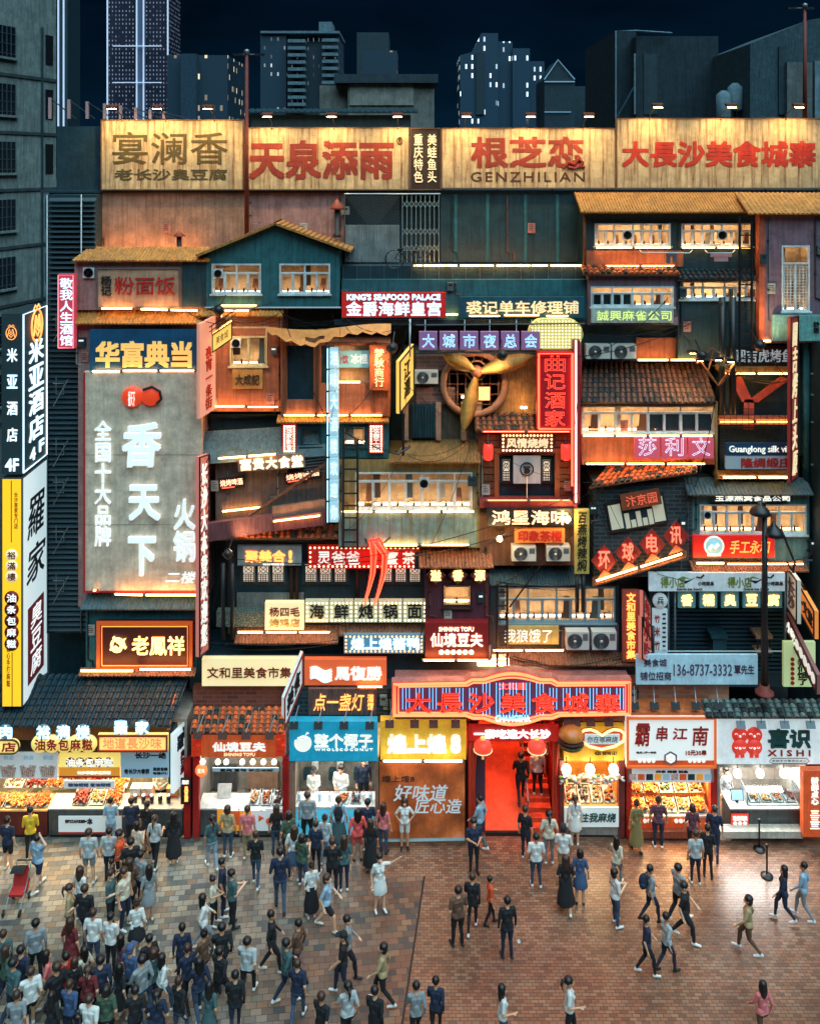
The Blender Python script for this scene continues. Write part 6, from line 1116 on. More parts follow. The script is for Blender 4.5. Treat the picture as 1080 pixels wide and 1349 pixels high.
def pill(label, x0, x1, txt, tx, y0=970, y1=992, beads=0):
    y = -.8; s = S(y); W, H = (x1-x0)*s, (y1-y0)*s; fr = front(x0, y1, y); r_ = H/2; t = thing('pill_sign', label, 'sign', P((x0+x1)/2, y1, y)); k = MB(fr)
    if beads:
        for i in range(beads): k.lathe([(r_*1.02, -.1), (r_*1.02, .0), (0, .0)], r_+(W-2*r_)*i/(beads-1), r_, i*.0015, PILL, 18)
    else:
        p = [(W-r_+r_*math.cos(-math.pi/2+math.pi*g/10), r_+r_*math.sin(-math.pi/2+math.pi*g/10)) for g in range(11)]+[(r_+r_*math.cos(math.pi/2+math.pi*g/10), r_+r_*math.sin(math.pi/2+math.pi*g/10)) for g in range(11)]; k.prism(p, -.1, 0, PILL); k.tube([(a, b, .01) for a, b in p+p[:1]], .03, WOOD, 4)
    k.build('board', t); k = MB(fr); n = len(txt)
    for i, ch in enumerate(txt): w_ = (tx[1]-tx[0])/n; k.text(ch, (tx[0]-x0+i*w_+1)*s, H*.16, (tx[0]-x0+(i+1)*w_-1)*s, H*.84, .012, REDSH, .025, .02)
    k.build('lettering', t)
pill('scalloped cream sign with five bold red characters under the tiled eave', 41, 127, '油条包麻糍', (45, 123), beads=5)
pill('cream oval sign cut by the left edge under the tiled eave', -60, 25, '专卖店', (-40, 22), 975, 993)
sign('fascia_sign', 'yellow board in a carved red rim with five thin orange characters', (129, 968, 221, 990), -.85, PILL, [('地道長沙味', (136, 972, 213, 986), REDN2, {'b': .0})], t=.12, frame=(mat('carved red rim', c(170, 60, 30), .5), .05, .06))
PRINT = [mat('poster grey blue', c(150, 185, 205), .6, em=c(150, 190, 212), es=.22), mat('poster pale', c(205, 212, 212), .6, em=c(200, 212, 216), es=.25), mat('poster red food', c(170, 70, 60), .6, 'food', col2=c(220, 190, 180), sc_=.8), mat('poster amber', c(225, 150, 50), .6, em=c(235, 150, 45), es=.35)]
def skew(root, fr):
    k = MB(fr); s = S(-.3)
    for q in (0, 26, 52):
        for i in range(7): a = (6+q+i*2.3)*s; k.tube([(a, 3*s, .01), (a+(i-3)*.9*s, (15+R.random()*4)*s, .02)], .035, PRINT[2], 5)
        k.text('鲜卤', (7+q)*s, 25*s, (20+q)*s, 31*s, .004, PRINT[0], .03, .01)
    k.build('picture', root)
sign('poster_board', 'row of three pale posters of meat skewers over the tiled stall trays', (-2, 992, 76, 1026), -.3, PRINT[1], (), t=.06, extra=skew, cat='poster')
sign('poster_board', 'cream and amber poster with five white beaded characters', (78, 993, 158, 1025), -.3, PILL, [('油条包麻糍', (87, 999, 149, 1010), WLS, {'b': .03}), ('长沙非遗手工麻糍', (102, 1016, 146, 1020), WLS, {'b': .02})], t=.06, cat='poster', extra=lambda root, fr: [MB(fr).box(0, 80*S(-.3), 2.5*S(-.3), 14*S(-.3), .0005, .0025, PRINT[3]).box(0, 80*S(-.3), 0, 2.5*S(-.3), .0005, .0025, REDSH).build('colour_band', root), [k.build('bead_row', root) for k in [MB(fr)] if not [k.lathe([(6.5*S(-.3), .0005), (6.5*S(-.3), .003), (0, .003)], (15+i*12.4)*S(-.3), 20.5*S(-.3), 0, REDT, 16) and 0 for i in range(5)][5:]]])
sign('poster_board', 'pale grey blue poster with dark print right of the amber one', (159, 990, 222, 1025), -.3, PRINT[0], [('长沙一绝', (178, 991, 219, 999), INK), ('老长沙大香肠', (164, 1013, 197, 1019), INK), ('真空包装', (202, 1011, 221, 1015), INK), ('电话0731', (202, 1017, 221, 1020), INK)], t=.06, cat='poster')
qs('edge_sign', 'white edge-on board with black calligraphy on the right end of the tiled stall', (229, 968, 1046, -.4), (249, 938, 1024, .6), WB, [('羅', (.2, .1, .6, .35), DKT, {'b': .02}), ('家', (.55, .0, .95, .22), DKT, {'b': .02}), ('臭豆腐', (.4, .4, .7, .8), REDT, {'v': 1})])
counter(st, -60, 62, .95, .8, mat('red counter front', c(110, 36, 32), .5, 'worn'), mat('yellowish counter', c(225, 180, 110), .5)); counter(st, 64, 240, 1.0, .7)
sign('poster_board', 'white and pink edged poster on the front of the tiled stall counter', (77, 1076, 160, 1099), -.05, PRINT[1], [('汨罗江江长沙臭豆腐', (86, 1080, 112, 1084), INK), ('一本', (108, 1078, 122, 1086), INK, {'b': .03})], t=.04, cat='poster', extra=lambda root, fr: MB(fr).box(0, 83*S(0), 0, 2.5*S(0), .0005, .003, REDSH).build('colour_band', root))
trays('on the left counter of the tiled stall', ['golden fried rolls', 'orange skewers', 'long golden dough sticks', 'crisp amber rolls'], -55, 62, .05, .5, .97, [(4, 'stick'), (0, 'stick'), (4, 'stick'), (0, 'stick')], .25, 'trays on the tiled stall', 60)
trays('on the back shelf of the tiled stall', ['pale crackers', 'dark red sausages', 'orange skewers of squid', 'brown braised strips', 'red glazed ribs', 'golden chops'], -10, 160, .75, 1.5, 1.15, [(3, 'lump'), (1, 'stick'), (0, 'stick'), (2, 'stick'), (1, 'stick'), (4, 'stick')], .35, 'trays on the tiled stall', 60)
trays('under the pale menu strip of the tiled stall', ['red sausages', 'cream dumplings', 'brown cutlets'], 92, 158, .1, .62, 1.02, [(1, 'stick'), (3, 'lump'), (0, 'stick')], .3, 'trays on the tiled stall', 40)
sign('strip_sign', 'narrow pale menu strip hung over the red sausages', (84, 1029, 151, 1039), -.1, PRINT[1], [('糖油粑粑 葱油粑粑', (90, 1032, 146, 1036), mat('blue print', c(60, 90, 150), .6))], t=.04)
for i, (q, m, lb) in enumerate(((178, CTOP, 'stacked white paper cup box with red print on the tiled stall'), (193, PRINT[2], 'second paper cup box beside the white one on the tiled stall'), (226, mat('tan carton', c(190, 150, 100), .7), 'tan carton on the right end of the tiled stall counter'))):
    k = MB(); y = .45; k.box(X(q, y)-.17, X(q, y)+.17, y, y+.3, 1.0, 1.32, m); k.box(X(q, y)-.17, X(q, y)+.17, y-.004, y-.0005, 1.05, 1.1, REDSH); k.box(X(q, y)-.175, X(q, y)+.175, y-.006, y+.306, 1.32, 1.335, m); k.build('carton', label=lb, cat='box')
for i in range(5):
    k = MB(); q = 178+i*11; y = .25; k.lathe([(.05, 0), (.07, .02), (.08, .2), (.05, .23), (0, .24)], X(q, y), y, 1.0, mat('black sauce jar', c(40, 34, 34), .25), 10); k.lathe([(.055, .2405), (.055, .27), (0, .27)], X(q, y), y, 1.0, WLS, 10); k.build('sauce_jar', label=['first', 'second', 'third', 'fourth', 'fifth'][i]+' black sauce jar at the right of the tiled stall, from the left', cat='jar', group='black sauce jars')
sign('banner_stand', 'narrow black upright banner with white print beside the red post', (238, 1026, 251, 1060), -.15, BLKB, [('羅家', (240, 1028, 249, 1033), WLS), ('臭豆腐', (243, 1036, 248, 1056), ORN, {'v': 1})], t=.05)
# ---- lattice roofed tofu stall
st = stall('orange tiled tofu stall with red posts between the tiled stall and the blue board', 254, 378, 968, ph=2.6)
tile_roof(st, 250, 374, 932, 967, -.5, REDTILE, BRNTILE, .5, .22, 6, x0t=256, x1t=376); k = MB(); px_box(k, (254, 906, 377, 932), .9, .3, RBRICK); k.build('brick_wall', st)
for q in (258, 376): k = MB(); px_box(k, (q-4, 1000, q+4, 1105), -.25, .2, REDP); k.build('post', st)
for x0 in (252, 364): k = MB(); [px_box(k, (x0+a, 968+b, x0+a+5.5, 968+b+6.5), -.5-.05*((i*7) % 3), .2, mat('carved orange red', c(205, 60, 30), .45, em=c(215, 50, 20), es=.25)) for i, (a, b) in enumerate(((0, 0), (6, 0), (0, 7.5), (6, 7.5), (0, 15), (6, 15), (0, 22.5), (6, 22.5)))]; k.build('carved_bracket', st)
sign('fascia_sign', 'carved orange fascia with four white blocky characters under the orange tiles', (265, 969, 366, 998), -.5, OFAS, [('仙境豆夫', (280, 978, 350, 990), WLS, {'b': .05}), ('SHINING TOFU', (295, 992, 336, 996), CRL, {'b': .02})]); spot_flags(st, (260, 293, 324, 355), 969, -.75, BROWNB)
for i, q in enumerate((267, 287, 298, 319, 333, 347, 361)): k = MB(); o = P(q, 1004, -.4); k.lathe([(0, -.09), (.08, -.05), (.09, .02), (.03, .1)], o.x, o.y, o.z, em('globe bulb', (1, .8, .5, 1), 3, False), 10); k.tube([o+Vector((0, 0, .1)), o+Vector((0, 0, .25))], .012, BLACK, 4); k.build('bulb', st)
counter(st, 262, 374, 1.0, .7)
sign('poster_board', 'row of orange and lilac food posters on the tofu stall counter', (286, 1066, 374, 1095), -.05, PRINT[1], [('金丝豆夫', (303, 1063, 350, 1068), WLS)], t=.03, cat='poster', extra=lambda root, fr: [MB(fr).box(0, 45*S(0), 0, 29*S(0), .0005, .004, PRINT[3]).box(16*S(0), 30*S(0), 8*S(0), 29*S(0), .0045, .007, OFAS).lathe([(.12, .004), (.12, .02), (0, .02)], 69*S(0), 13*S(0), 0, OFAS, 12).lathe([(.12, .004), (.12, .02), (0, .02)], 57*S(0), 17*S(0), 0, OFAS, 3).build('picture', root)])
t = thing('round_sign', 'round orange sign on the left red post of the tofu stall', 'sign', P(265, 1022, -.35)); k = MB(front(257, 1024, -.35)); s = S(-.35); k.lathe([(8*s, -.05), (8*s, .0), (0, .0)], 8*s, 8*s, 0, em('round orange face', (1, .2, .05, 1), .9, False), 20); k.text('豆夫', 3*s, 5*s, 13*s, 11*s, .003, WLS, .02, .01); k.build('board', t)
sign('strip_sign', 'pale blue menu strip across the tofu stall opening', (280, 1012, 367, 1017), .3, PRINT[0], [('豆夫 豆花 手工冰粉', (290, 1013, 360, 1016), INK)], t=.03)
k = MB(); y = .45; k.slab((X(286, y), y, 1.02), (X(304, y), y, 1.02), (X(304, y), y+.15, 1.4), (X(286, y), y+.15, 1.4), .03, CTOP); k.box(X(289, y), X(301, y), y+.1, y+.16, 1.0, 1.1, BLACK); k.build('till', label='white tilted till screen on the tofu stall counter', cat='till')
trays('on the tofu stall counter', ['pale tofu cubes', 'tan fritters', 'dark braised tofu'], 326, 372, .1, .6, 1.02, [(3, 'lump'), (0, 'lump'), (2, 'lump')], .3, 'trays on the tofu stall')
k = MB(); px_box(k, (282, 1010, 312, 1042), 2.2, .15, STEELD); k.build('shelf', st); k = MB(); px_box(k, (326, 1005, 366, 1040), 2.2, .1, mat('brown back board', c(150, 120, 98), .7, 'worn')); k.build('back_board', st)
# boards over the tofu and coconut stalls
k = MB(); px_box(k, (250, 862, 830, 908), 1.25, 1.6, NAVY); k.build('wall', hall)
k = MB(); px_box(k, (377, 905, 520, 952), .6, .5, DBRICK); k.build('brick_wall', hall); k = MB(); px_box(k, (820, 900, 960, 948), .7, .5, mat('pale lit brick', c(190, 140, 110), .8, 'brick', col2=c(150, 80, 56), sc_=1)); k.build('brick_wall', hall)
sign('fascia_sign', 'wide cream lit board with seven dark red characters over the orange tiles', (266, 868, 397, 904), .6, CRB, [('文和里美食市集', (273, 879, 384, 893), REDT, {'b': .01})], t=.2); sign('fascia_sign', 'orange lit board with a white wavy emblem and three white characters', (401, 869, 509, 903), .5, ORB, [('馬復勝', (441, 878, 503, 896), WLS, {'b': .05})], t=.2, extra=lambda root, fr: [k.tube([((8+q)*S(.5), (22-j*4-q*.12+2.2*math.sin(q*.25))*S(.5), .02) for q in range(0, 29, 2)], .06, WLS, 5) for j in range(4)] and k.build('emblem', root) if (globals().update(k=MB(fr)) is None) else None)
strip(hall, 470, 505, 905, .3, r=.02)
qs('edge_sign', 'slanting white board with black characters between the cream and orange lit boards', (374, 920, 962, -.1), (399, 868, 900, .5), WHB, [('美食', (.15, .2, .85, .8), INK)], frame=(mat('red timber rim', c(150, 50, 40), .5), .07))
sign('name_board', 'dark painted board with glowing orange brush characters under the orange lit board', (406, 908, 496, 942), .3, mat('dark ink painting', c(66, 46, 48), .6, 'worn', col2=c(150, 110, 90), amt=.8, sc_=3), [('点一盏灯', (413, 914, 480, 936), ORN, {'b': .0, 'sh': .15}), ('酒馆', (484, 915, 492, 935), ORN, {'v': 1})])
# ---- coconut stall
st = stall('coconut drink stall with a blue fascia and glowing blue counter', 380, 499, 1000, ph=2.5)
def nut(root, fr):
    k = MB(fr); s = S(-.1); a, b = 18*s, 24*s; r_ = 11.5*s; k.prism([(a+r_*math.cos(math.radians(g)), b+r_*math.sin(math.radians(g))) for g in range(160, 381+20, 12)], 0, .02, WLS); k.tube([(a-r_*.6, b+r_*.5, .02), (a, b+r_*.75, .02), (a+r_*.6, b+r_*.6, .02)], .04, WLS, 5); k.tube([(a, b+r_*.3, .03), (a+r_*.5, b+r_*1.25, .03), (a+r_*.65, b+r_*1.1, .03)], .025, WLS, 4); k.build('emblem', root)
sign('fascia_sign', 'bright blue fascia with a white coconut emblem and four white characters', (381, 951, 497, 1003), -.1, TILEB, [('整个椰子', (414, 967, 491, 985), WLS, {'b': .04}), ('WHOLECOCONUT', (415, 986, 491, 989), WLS, {'sp': 1.4})], t=.3, extra=nut); spot_flags(st, (387, 419, 453, 487), 956, -.35)
for q0, q1 in ((381, 389), (494, 499)): k = MB(); px_box(k, (q0, 1003, q1, 1105), -.05, .2, TAN); k.build('post', st)
counter(st, 389, 494, 1.05, .7, em('blue lit counter front', c(70, 170, 200), .55, True))
k = MB()
for i in range(26): k.lathe([(.04+.05*R.random(), .001), (.05, .012), (0, .014)], 0, 0, 0, WLS, 8) if False else k.add([(X(392)+i*.1, .015, .2+.5*R.random()), (X(392)+i*.1+.07, .015, .25+.5*R.random()), (X(392)+i*.1+.03, .015, .5+.3*R.random())], [(0, 1, 2)], mat('dark blue picture', c(24, 80, 120), .4))
k.build('picture', st)
trays('on the coconut counter', ['golden pancakes', 'brown toasted rounds'], 444, 476, .1, .55, 1.06, [(0, 'lump'), (2, 'lump')], .1)
for i in range(7):
    q = 394+i*13.5 if i < 4 else 470+(i-4)*9; k = MB(); y = .3; k.lathe([(.05, 0), (.06, .2), (.065, .22), (0, .24)], X(q, y), y, 1.051, PRINT[1 if i % 2 else 0], 8); k.lathe([(.012, .24), (.012, .33)], X(q, y), y, 1.051, REDSH, 5); k.build('drink_cup', label=['first', 'second', 'third', 'fourth', 'fifth', 'sixth', 'last'][i]+' lidded drink cup along the coconut counter, from the left', cat='cup', group='drink cups on the coconut counter')
k = MB()
for i in range(9): y = 2.1; q = 400+i*11; k.box(X(q, y), X(q, y)+.22, y, y+.25, .5+.35*(i % 3), .8+.35*(i % 3), [DTEAL, CTOP, TILEB][i % 3])
k.build('shelf', st)
# ---- yellow stall with tarpaulin
st = stall('closed stall with a yellow fascia and a brown tarpaulin', 500, 614, 1000, m=DKWOOD, panel=PANELW, ph=3.4)
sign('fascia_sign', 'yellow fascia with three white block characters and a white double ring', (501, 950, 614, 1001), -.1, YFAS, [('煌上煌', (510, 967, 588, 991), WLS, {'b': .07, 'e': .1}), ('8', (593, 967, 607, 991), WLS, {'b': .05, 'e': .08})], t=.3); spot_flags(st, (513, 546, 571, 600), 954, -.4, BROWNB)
k = MB(); n, mm = 40, 24; v = []
for i in range(n+1):
    for j in range(mm+1):
        u_, v_ = i/n, j/mm; q = math.sin(u_*2+v_*3.1)+1.1*math.sin(5*(u_-.7*v_)*2.1+1)+.9*math.sin(11*u_*v_+2)+.7*math.sin(13*(u_+v_)+1); bot = 1107+3*math.sin(u_*5); v.append(P(500+112*u_, 1003+(bot-1003)*v_, -.08-.05*q-.1*v_*v_))
k.add(v, [(i*(mm+1)+j, i*(mm+1)+j+1, (i+1)*(mm+1)+j+1, (i+1)*(mm+1)+j) for i in range(n) for j in range(mm)], mat('brown orange tarpaulin', c(226, 116, 60), .28, 'worn', amt=.2), True)
tp = k.build('tarpaulin', st); strip(st, 503, 611, 1003, -.42, em('tarp top strip', (1, .72, .42, 1), 12), .03); k = MB(front(500, 1108, -.42)); s = S(-.42)
for tx, r, m, sh in (('煌上煌8', (503, 1022, 546, 1031), INK, 0), ('好味道', (518, 1034, 590, 1056), PRINT[1], .2), ('匠心造', (546, 1053, 608, 1072), PRINT[1], .2)): k.text(tx, (r[0]-500)*s, (1108-r[3])*s, (r[2]-500)*s, (1108-r[1])*s, .0, m, .02, .004, shear=sh)
k.build('lettering', tp); k = MB(); k.tube([P(500, 1108, -.35), P(612, 1106, -.35)], .05, PALE, 5); k.build('hem_pole', st)
# ---- entrance
en = thing('entrance', 'glowing red gateway with a carpeted ramp and a stair', 'gateway', (X(673), 0, 0)); RC = mat('red carpet', c(245, 84, 44), .8, 'worn', amt=.15); k = MB(); a, b = X(640), X(697); k.slab((a, .2, .12), (b, .2, .12), (b, 5.2, 3.0), (a, 5.2, 3.0), .1, RC); k.box(a, b, .1, .25, 0, .12, BLACK); k.build('ramp', en)
k = MB(); b2 = X(731)
for i in range(22): k.box(b+.02, b2, .3+i*.26, .3+(i+1)*.26, 0, .13+i*.15, RC)
k.build('stair', en); k = MB(); k.box(X(616), X(640), .3, .5, 0, 3.4, mat('plum jamb', c(80, 52, 70), .7)); k.box(X(616), X(616)+.12, 0, 5, 0, 3.6, REDP); k.box(X(733), X(733)+.1, 0, 5, 0, 3.6, REDP); k.box(X(616), X(735), 5.3, 5.4, 0, 6, REDP); k.build('wall', en)
k = MB(); k.box(X(632), X(728), .9, 4.8, 5.2, 5.25, em('red ceiling glow', (1, .27, .11, 1), 95)); k.build('light_panel', en)
k = MB(); k.tube([(b+.01, .3, 1.0), (b+.01, 5, 3.7)], .03, STEEL, 5)
for i in range(5): k.tube([(b+.01, .4+i*1.1, .2+i*.6), (b+.01, .4+i*1.1, 1.05+i*.6)], .02, STEEL, 4)
k.build('handrail', en)
for (q0, q1, lb) in ((617, 630, 0), (727, 736, 1)):
    k = MB(); v = []; n = 10
    for i in range(n+1):
        for j in range(9): t_ = j/8; w_ = (1-.35*math.sin(t_*3.1)); v.append(P(q0+(q1-q0)*i/n*w_, 978+120*t_, -.05+.05*math.sin(i*1.9)))
    k.add(v, [(i*9+j, i*9+j+1, i*9+j+10, i*9+j+9) for i in range(n) for j in range(8)], mat('orange red drape', c(220, 70, 40), .7, 'cloth'), True); k.build('drape', en)
sign('banner_board', 'red banner board with seven white glowing characters over the ramp', (617, 957, 736, 977), -.12, REDB, [('一寨吃遍大长沙', (624, 961, 725, 973), em('cold white glow', c(235, 240, 240), 1.6, False), {'b': .04})], t=.15)
for q, lb in ((636, 'left'), (707, 'right')):
    o = P(q, 992, -.2); t = thing('round_lantern', lb+' round red and cream lantern under the red banner board', 'lantern', o, 'round lanterns over the ramp'); k = MB(); k.lathe([(.08, -.02), (.2, .04), (.29, .16), (.3, .26), (.22, .38), (.1, .44)], o.x, o.y, o.z, em('gate lantern', (1, .10, .045, 1), .55, True, c(200, 40, 30)), 14); k.build('paper_shade', t)
    k = MB(); [k.tube([(o.x+.3*math.cos(g), o.y+.3*math.sin(g), o.z+.1) for g in [x*.5 for x in range(14)]], .02, CRL, 4) for _ in (0,)]; k.lathe([(.09, .44), (.09, .5)], o.x, o.y, o.z, GOLDL, 8); k.lathe([(.05, -.2), (.02, -.02)], o.x, o.y, o.z, GOLDL, 6); k.build('trim', t)
# the great neon gate sign
t = thing('neon_gate_sign', 'great red and blue neon sign with a swollen middle above the ramp', 'neon sign', P(674, 957, -.45)); y = -.45; s = S(y); o = (516, 957); fr = front(516, 957, y); q = lambda x, b: ((x-516)*s, (957-b)*s)
arc = lambda x0, x1, b0, d: [(x0+(x1-x0)*i/12, b0-d*math.sin(math.pi*i/12)) for i in range(13)]
out = [(516, 944), (516, 899), (612, 897), (620, 892), (634, 892)]+arc(636, 713, 892, 9)+[(716, 892), (728, 892), (736, 897), (832, 896), (832, 942), (738, 944), (728, 948), (716, 948)]+arc(714, 636, 948, -9)+[(634, 948), (622, 948), (612, 944)]
k = MB(fr); k.prism([q(*p) for p in out][::-1], -.3, 0, mat('weathered pink frame', c(170, 110, 100), .6, 'worn', amt=.4)); k.build('board', t)
ins = [((x-674)*.965+674, (b-920)*.86+920) for x, b in out]; k = MB(fr); k.prism([q(*p) for p in ins][::-1], .001, .02, mat('gate sign inner face', c(110, 60, 80), .5, em=c(120, 50, 90), es=.2)); k.build('inner_face', t)
k = MB(fr)
for sc1, sc2 in ((.985, .93), (.97, .87), (.945, .76)): k.tube([(*q((x-674)*sc1+674, (b-920)*sc2+920), .05) for x, b in out+out[:1]], .026, em('gate red neon', (1, .10, .035, 1), 4.5), 5)
k.build('neon_tube', t); k = MB(fr); bn = em('gate blue neon', (.12, .5, 1, 1), 1.9, False)
for i in range(68):
    x = 526+i*4.4; h = 15 if abs(x-674) > 44 else 22; k.tube([(*q(x, 919+h), .03), (*q(x, 921-h), .03)], .012, bn, 4) if i % 4 else None
k.build('neon_stripe', t); k = MB(fr); lt = mat('gate red letter', c(190, 30, 26), .4, em=c(200, 25, 18), es=.5, sample=False)
for i, ch in enumerate('大長沙美食城寨'): a = 534+i*41.4; k.text(ch, *q(a, 938), *q(a+34, 912), .03, lt, .05, .05)
k.build('lettering', t); k = MB(fr)
for i, ch in enumerate('大長沙美食城寨'): a = 534+i*41.4; k.text(ch, *q(a, 938), *q(a+34, 912), .085, REDN, 0, .03, .014)
k.text('文和里', *q(657, 908), *q(692, 899), .04, REDN, .0, .03, .014); k.build('neon_outline', t); k = MB(fr); k.text('CHANGSHA', *q(652, 949.5), *q(698, 941), .05, em('cyan gate letter', (.25, .8, 1, 1), 1.6, False), .03, .03); k.build('lettering', t)
k = MB(); px_box(k, (520, 896, 830, 950), .0, .6, mat('pink gate beam', c(150, 96, 90), .7, 'worn')); k.build('wall', en)
# ---- burger stall
st = stall('golden burger stall crowded with bulbs and flowers beside the ramp', 737, 823, 1000, m=mat('gold stall wall', c(215, 150, 70), .6, 'worn'), panel=PANELW, ph=2.5, pw=.9)
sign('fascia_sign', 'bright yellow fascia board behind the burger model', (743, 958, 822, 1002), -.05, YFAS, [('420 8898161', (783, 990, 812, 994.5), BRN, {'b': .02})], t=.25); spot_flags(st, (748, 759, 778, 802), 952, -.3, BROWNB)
for q0, q1 in ((737, 743), (815, 823)): k = MB(); px_box(k, (q0, 1002, q1, 1105), -.05, .3, mat('plum post', c(120, 52, 54), .5, 'worn')); k.build('post', st)
o = P(752, 984, -.4); t = thing('burger_model', 'oversized model burger at the left of the yellow fascia', 'model burger', o); bun = mat('toasted bun', c(215, 135, 60), .35, 'worn', amt=.3)
for nm, prof, m in (('bun', [(.32, .0), (.38, .04), (.38, .1), (.3, .12), (0, .12)], bun), ('patty', [(.36, .15), (.4, .18), (.4, .25), (.36, .28)], mat('dark patty', c(96, 44, 28), .6, 'food')), ('lettuce', [(.3, .125), (.44, .135), (.42, .15), (.3, .148)], FOODC[5]), ('bun', [(.36, .3), (.41, .36), (.38, .5), (.27, .62), (.12, .68), (0, .69)], bun)): k = MB(); k.lathe(prof, o.x, o.y, o.z, m, 16); k.build(nm, t)
t = thing('heart_board', 'double lobed orange board holding a white lettered panel beside the burger', 'sign', P(795, 988, -.35)); fr = front(764, 988, -.35); s = S(-.35); pts = [(29, 1), (46, 5), (57, 12), (58, 21), (53, 26), (44, 27), (36, 24), (29, 19), (22, 24), (14, 27), (5, 26), (0, 21), (1, 12), (12, 5)]; k = MB(fr); k.prism([(a*s, b*s) for a, b in pts], -.12, 0, OFAS); k.tube([(a*s, b*s, .02) for a, b in pts+pts[:1]], .04, YEN, 5); k.build('board', t); k = MB(fr); k.box(6*s, 52*s, 8*s, 21*s, .001, .03, WHB); k.text('你在哪麻烧', 9*s, 10.5*s, 49*s, 18.5*s, .031, INK, .0, .01, shear=.1); k.build('lettering', t)
for i, q in enumerate((746, 777, 808)): k = MB(); o = P(q, 1014, -.25); k.lathe([(0, -.17), (.12, -.12), (.16, 0), (.12, .11), (.04, .17)], o.x, o.y, o.z, em('big globe', (1, .85, .5, 1), 9), 12); k.tube([o+Vector((0, 0, .17)), o+Vector((0, 0, .4))], .02, BLACK, 4); k.build('globe_bulb', label=['left', 'middle', 'right'][i]+' of the three big globe bulbs hanging in the burger stall', cat='lamp', group='globe bulbs of the burger stall')
k = MB(); fl_ = [mat('white petals', c(235, 225, 215), .7), mat('pink petals', c(225, 150, 130), .7), mat('garland leaf', c(90, 120, 60), .7)]
for i in range(150): a = 738+84*R.random(); o = P(a, 1022+9*R.random()+2*math.sin(a*.3), -.22+.2*R.random()); r_ = .05+.04*R.random(); k.lathe([(0, -r_*.6), (r_, 0), (r_*.5, r_*.4), (0, r_*.5)], o.x, o.y, o.z, fl_[(0, 0, 0, 1, 2)[i % 5]], 5)
k.build('flower_garland', label='garland of white and pink flowers across the burger stall', cat='garland'); counter(st, 744, 815, 1.05, .7, INNER, mat('wood counter top', c(210, 150, 80), .5, 'wood'))
trays('on the burger counter', ['golden burgers', 'fried patties', 'toasted cream buns', 'brown roasted pieces'], 746, 813, .15, .7, 1.06, [(0, 'lump'), (2, 'lump'), (3, 'lump'), (0, 'lump')], .4, 'trays on the burger stall')
sign('poster_board', 'white counter front panel with dark brush characters on the burger stall', (743, 1064, 815, 1090), -.05, WHB, [('你往我麻烧', (752, 1071, 811, 1083), mat('deep green ink', c(30, 84, 80), .6), {'sh': .15})], t=.04)
for i, q in enumerate((752, 770, 786)): k = MB(); y = .6; k.box(X(q, y)-.16, X(q, y)+.16, y, y+.1, 1.3, 1.62, CRB); [k.box(X(q, y)-.12, X(q, y)+.12, y-.006, y-.001, 1.36+j*.08, 1.39+j*.08, OLV) for j in range(3)]; k.build('menu_card', label=['left', 'middle', 'right'][i]+' standing menu card on the burger counter', cat='menu card')
# ---- skewer stall
st = stall('orange skewer stall under a white and red lettered fascia', 826, 944, 1010, m=mat('amber stall wall', c(220, 150, 80), .6, 'worn'), panel=em('amber ceiling panel', (1, .66, .3, 1), 30), ph=2.22)
sign('fascia_sign', 'white fascia in an orange frame with four red brush characters', (825, 944, 943, 1011), -.2, mat('bright white fascia', c(212, 218, 215), .5, em=c(212, 218, 215), es=.6), [('霸', (836, 953, 856, 983), REDSH, {'sh': .1}), ('串', (864, 957, 879, 976), REDSH, {'sh': .1}), ('江', (886, 959, 905, 974), REDSH, {'sh': .1}), ('南', (912, 957, 933, 982), REDSH, {'sh': .1}), ('吃点儿不一样的', (838, 990, 864, 992.5), INK), ('10元30串', (903, 988, 930, 995), REDSH)], t=.3, frame=(mat('orange frame', c(220, 110, 50), .5, em=c(230, 100, 40), es=.4), .07, .07), extra=lambda root, fr: [MB(fr).box(.07, 116*S(-.2), .07, 9*S(-.2), .002, .006, OFAS).build('colour_band', root), [k.tube([((58+8.5*math.sin(g*math.pi/3))*S(-.2), (12+8.5*math.cos(g*math.pi/3))*S(-.2), .02) for g in range(7)], .03, PURPLE, 4) and k.tube([((58+5*math.sin(g*math.pi/3))*S(-.2), (12+5*math.cos(g*math.pi/3))*S(-.2), .02) for g in range(7)], .04, WLS, 4) and k.build('emblem', root) for k in [MB(fr)]], [k.text('●●●●', 15*S(-.2), 6*S(-.2), 38*S(-.2), 11*S(-.2), .007, WLS, 0, .01) and k.text('●●●●', 81*S(-.2), 6*S(-.2), 104*S(-.2), 11*S(-.2), .007, WLS, 0, .01) and k.build('lettering', root) for k in [MB(fr)]]])  # the white board's own emission replaces the light of the spot lamps above
spot_flags(st, (836, 862, 890, 917, 946), 930, -.15); k = MB(); px_box(k, (826, 939, 944, 945), -.15, .8, mat('orange cornice', c(205, 110, 60), .6, 'worn')); k.build('cornice', st)
sign('menu_strip', 'menu strip of small food pictures under the white and red fascia', (827, 1013, 940, 1031), -.1, PRINT[1], [('炸串 烤肠 鱿鱼', (864, 1015, 906, 1018), INK)], t=.05, extra=lambda root, fr: [k.box((2+i*11)*S(-.1), (11+i*11)*S(-.1), 3*S(-.1), 11*S(-.1), .001, .004, [PRINT[2], DTEAL, PRINT[0], OFAS, PRINT[3]][(i*3) % 5]) for i in range(10)] and k.build('picture', root) if (globals().update(k=MB(fr)) is None) else None)
for q0, q1 in ((825, 832), (936, 944)): k = MB(); px_box(k, (q0, 1011, q1, 1106), -.1, .25, REDP); k.build('post', st)
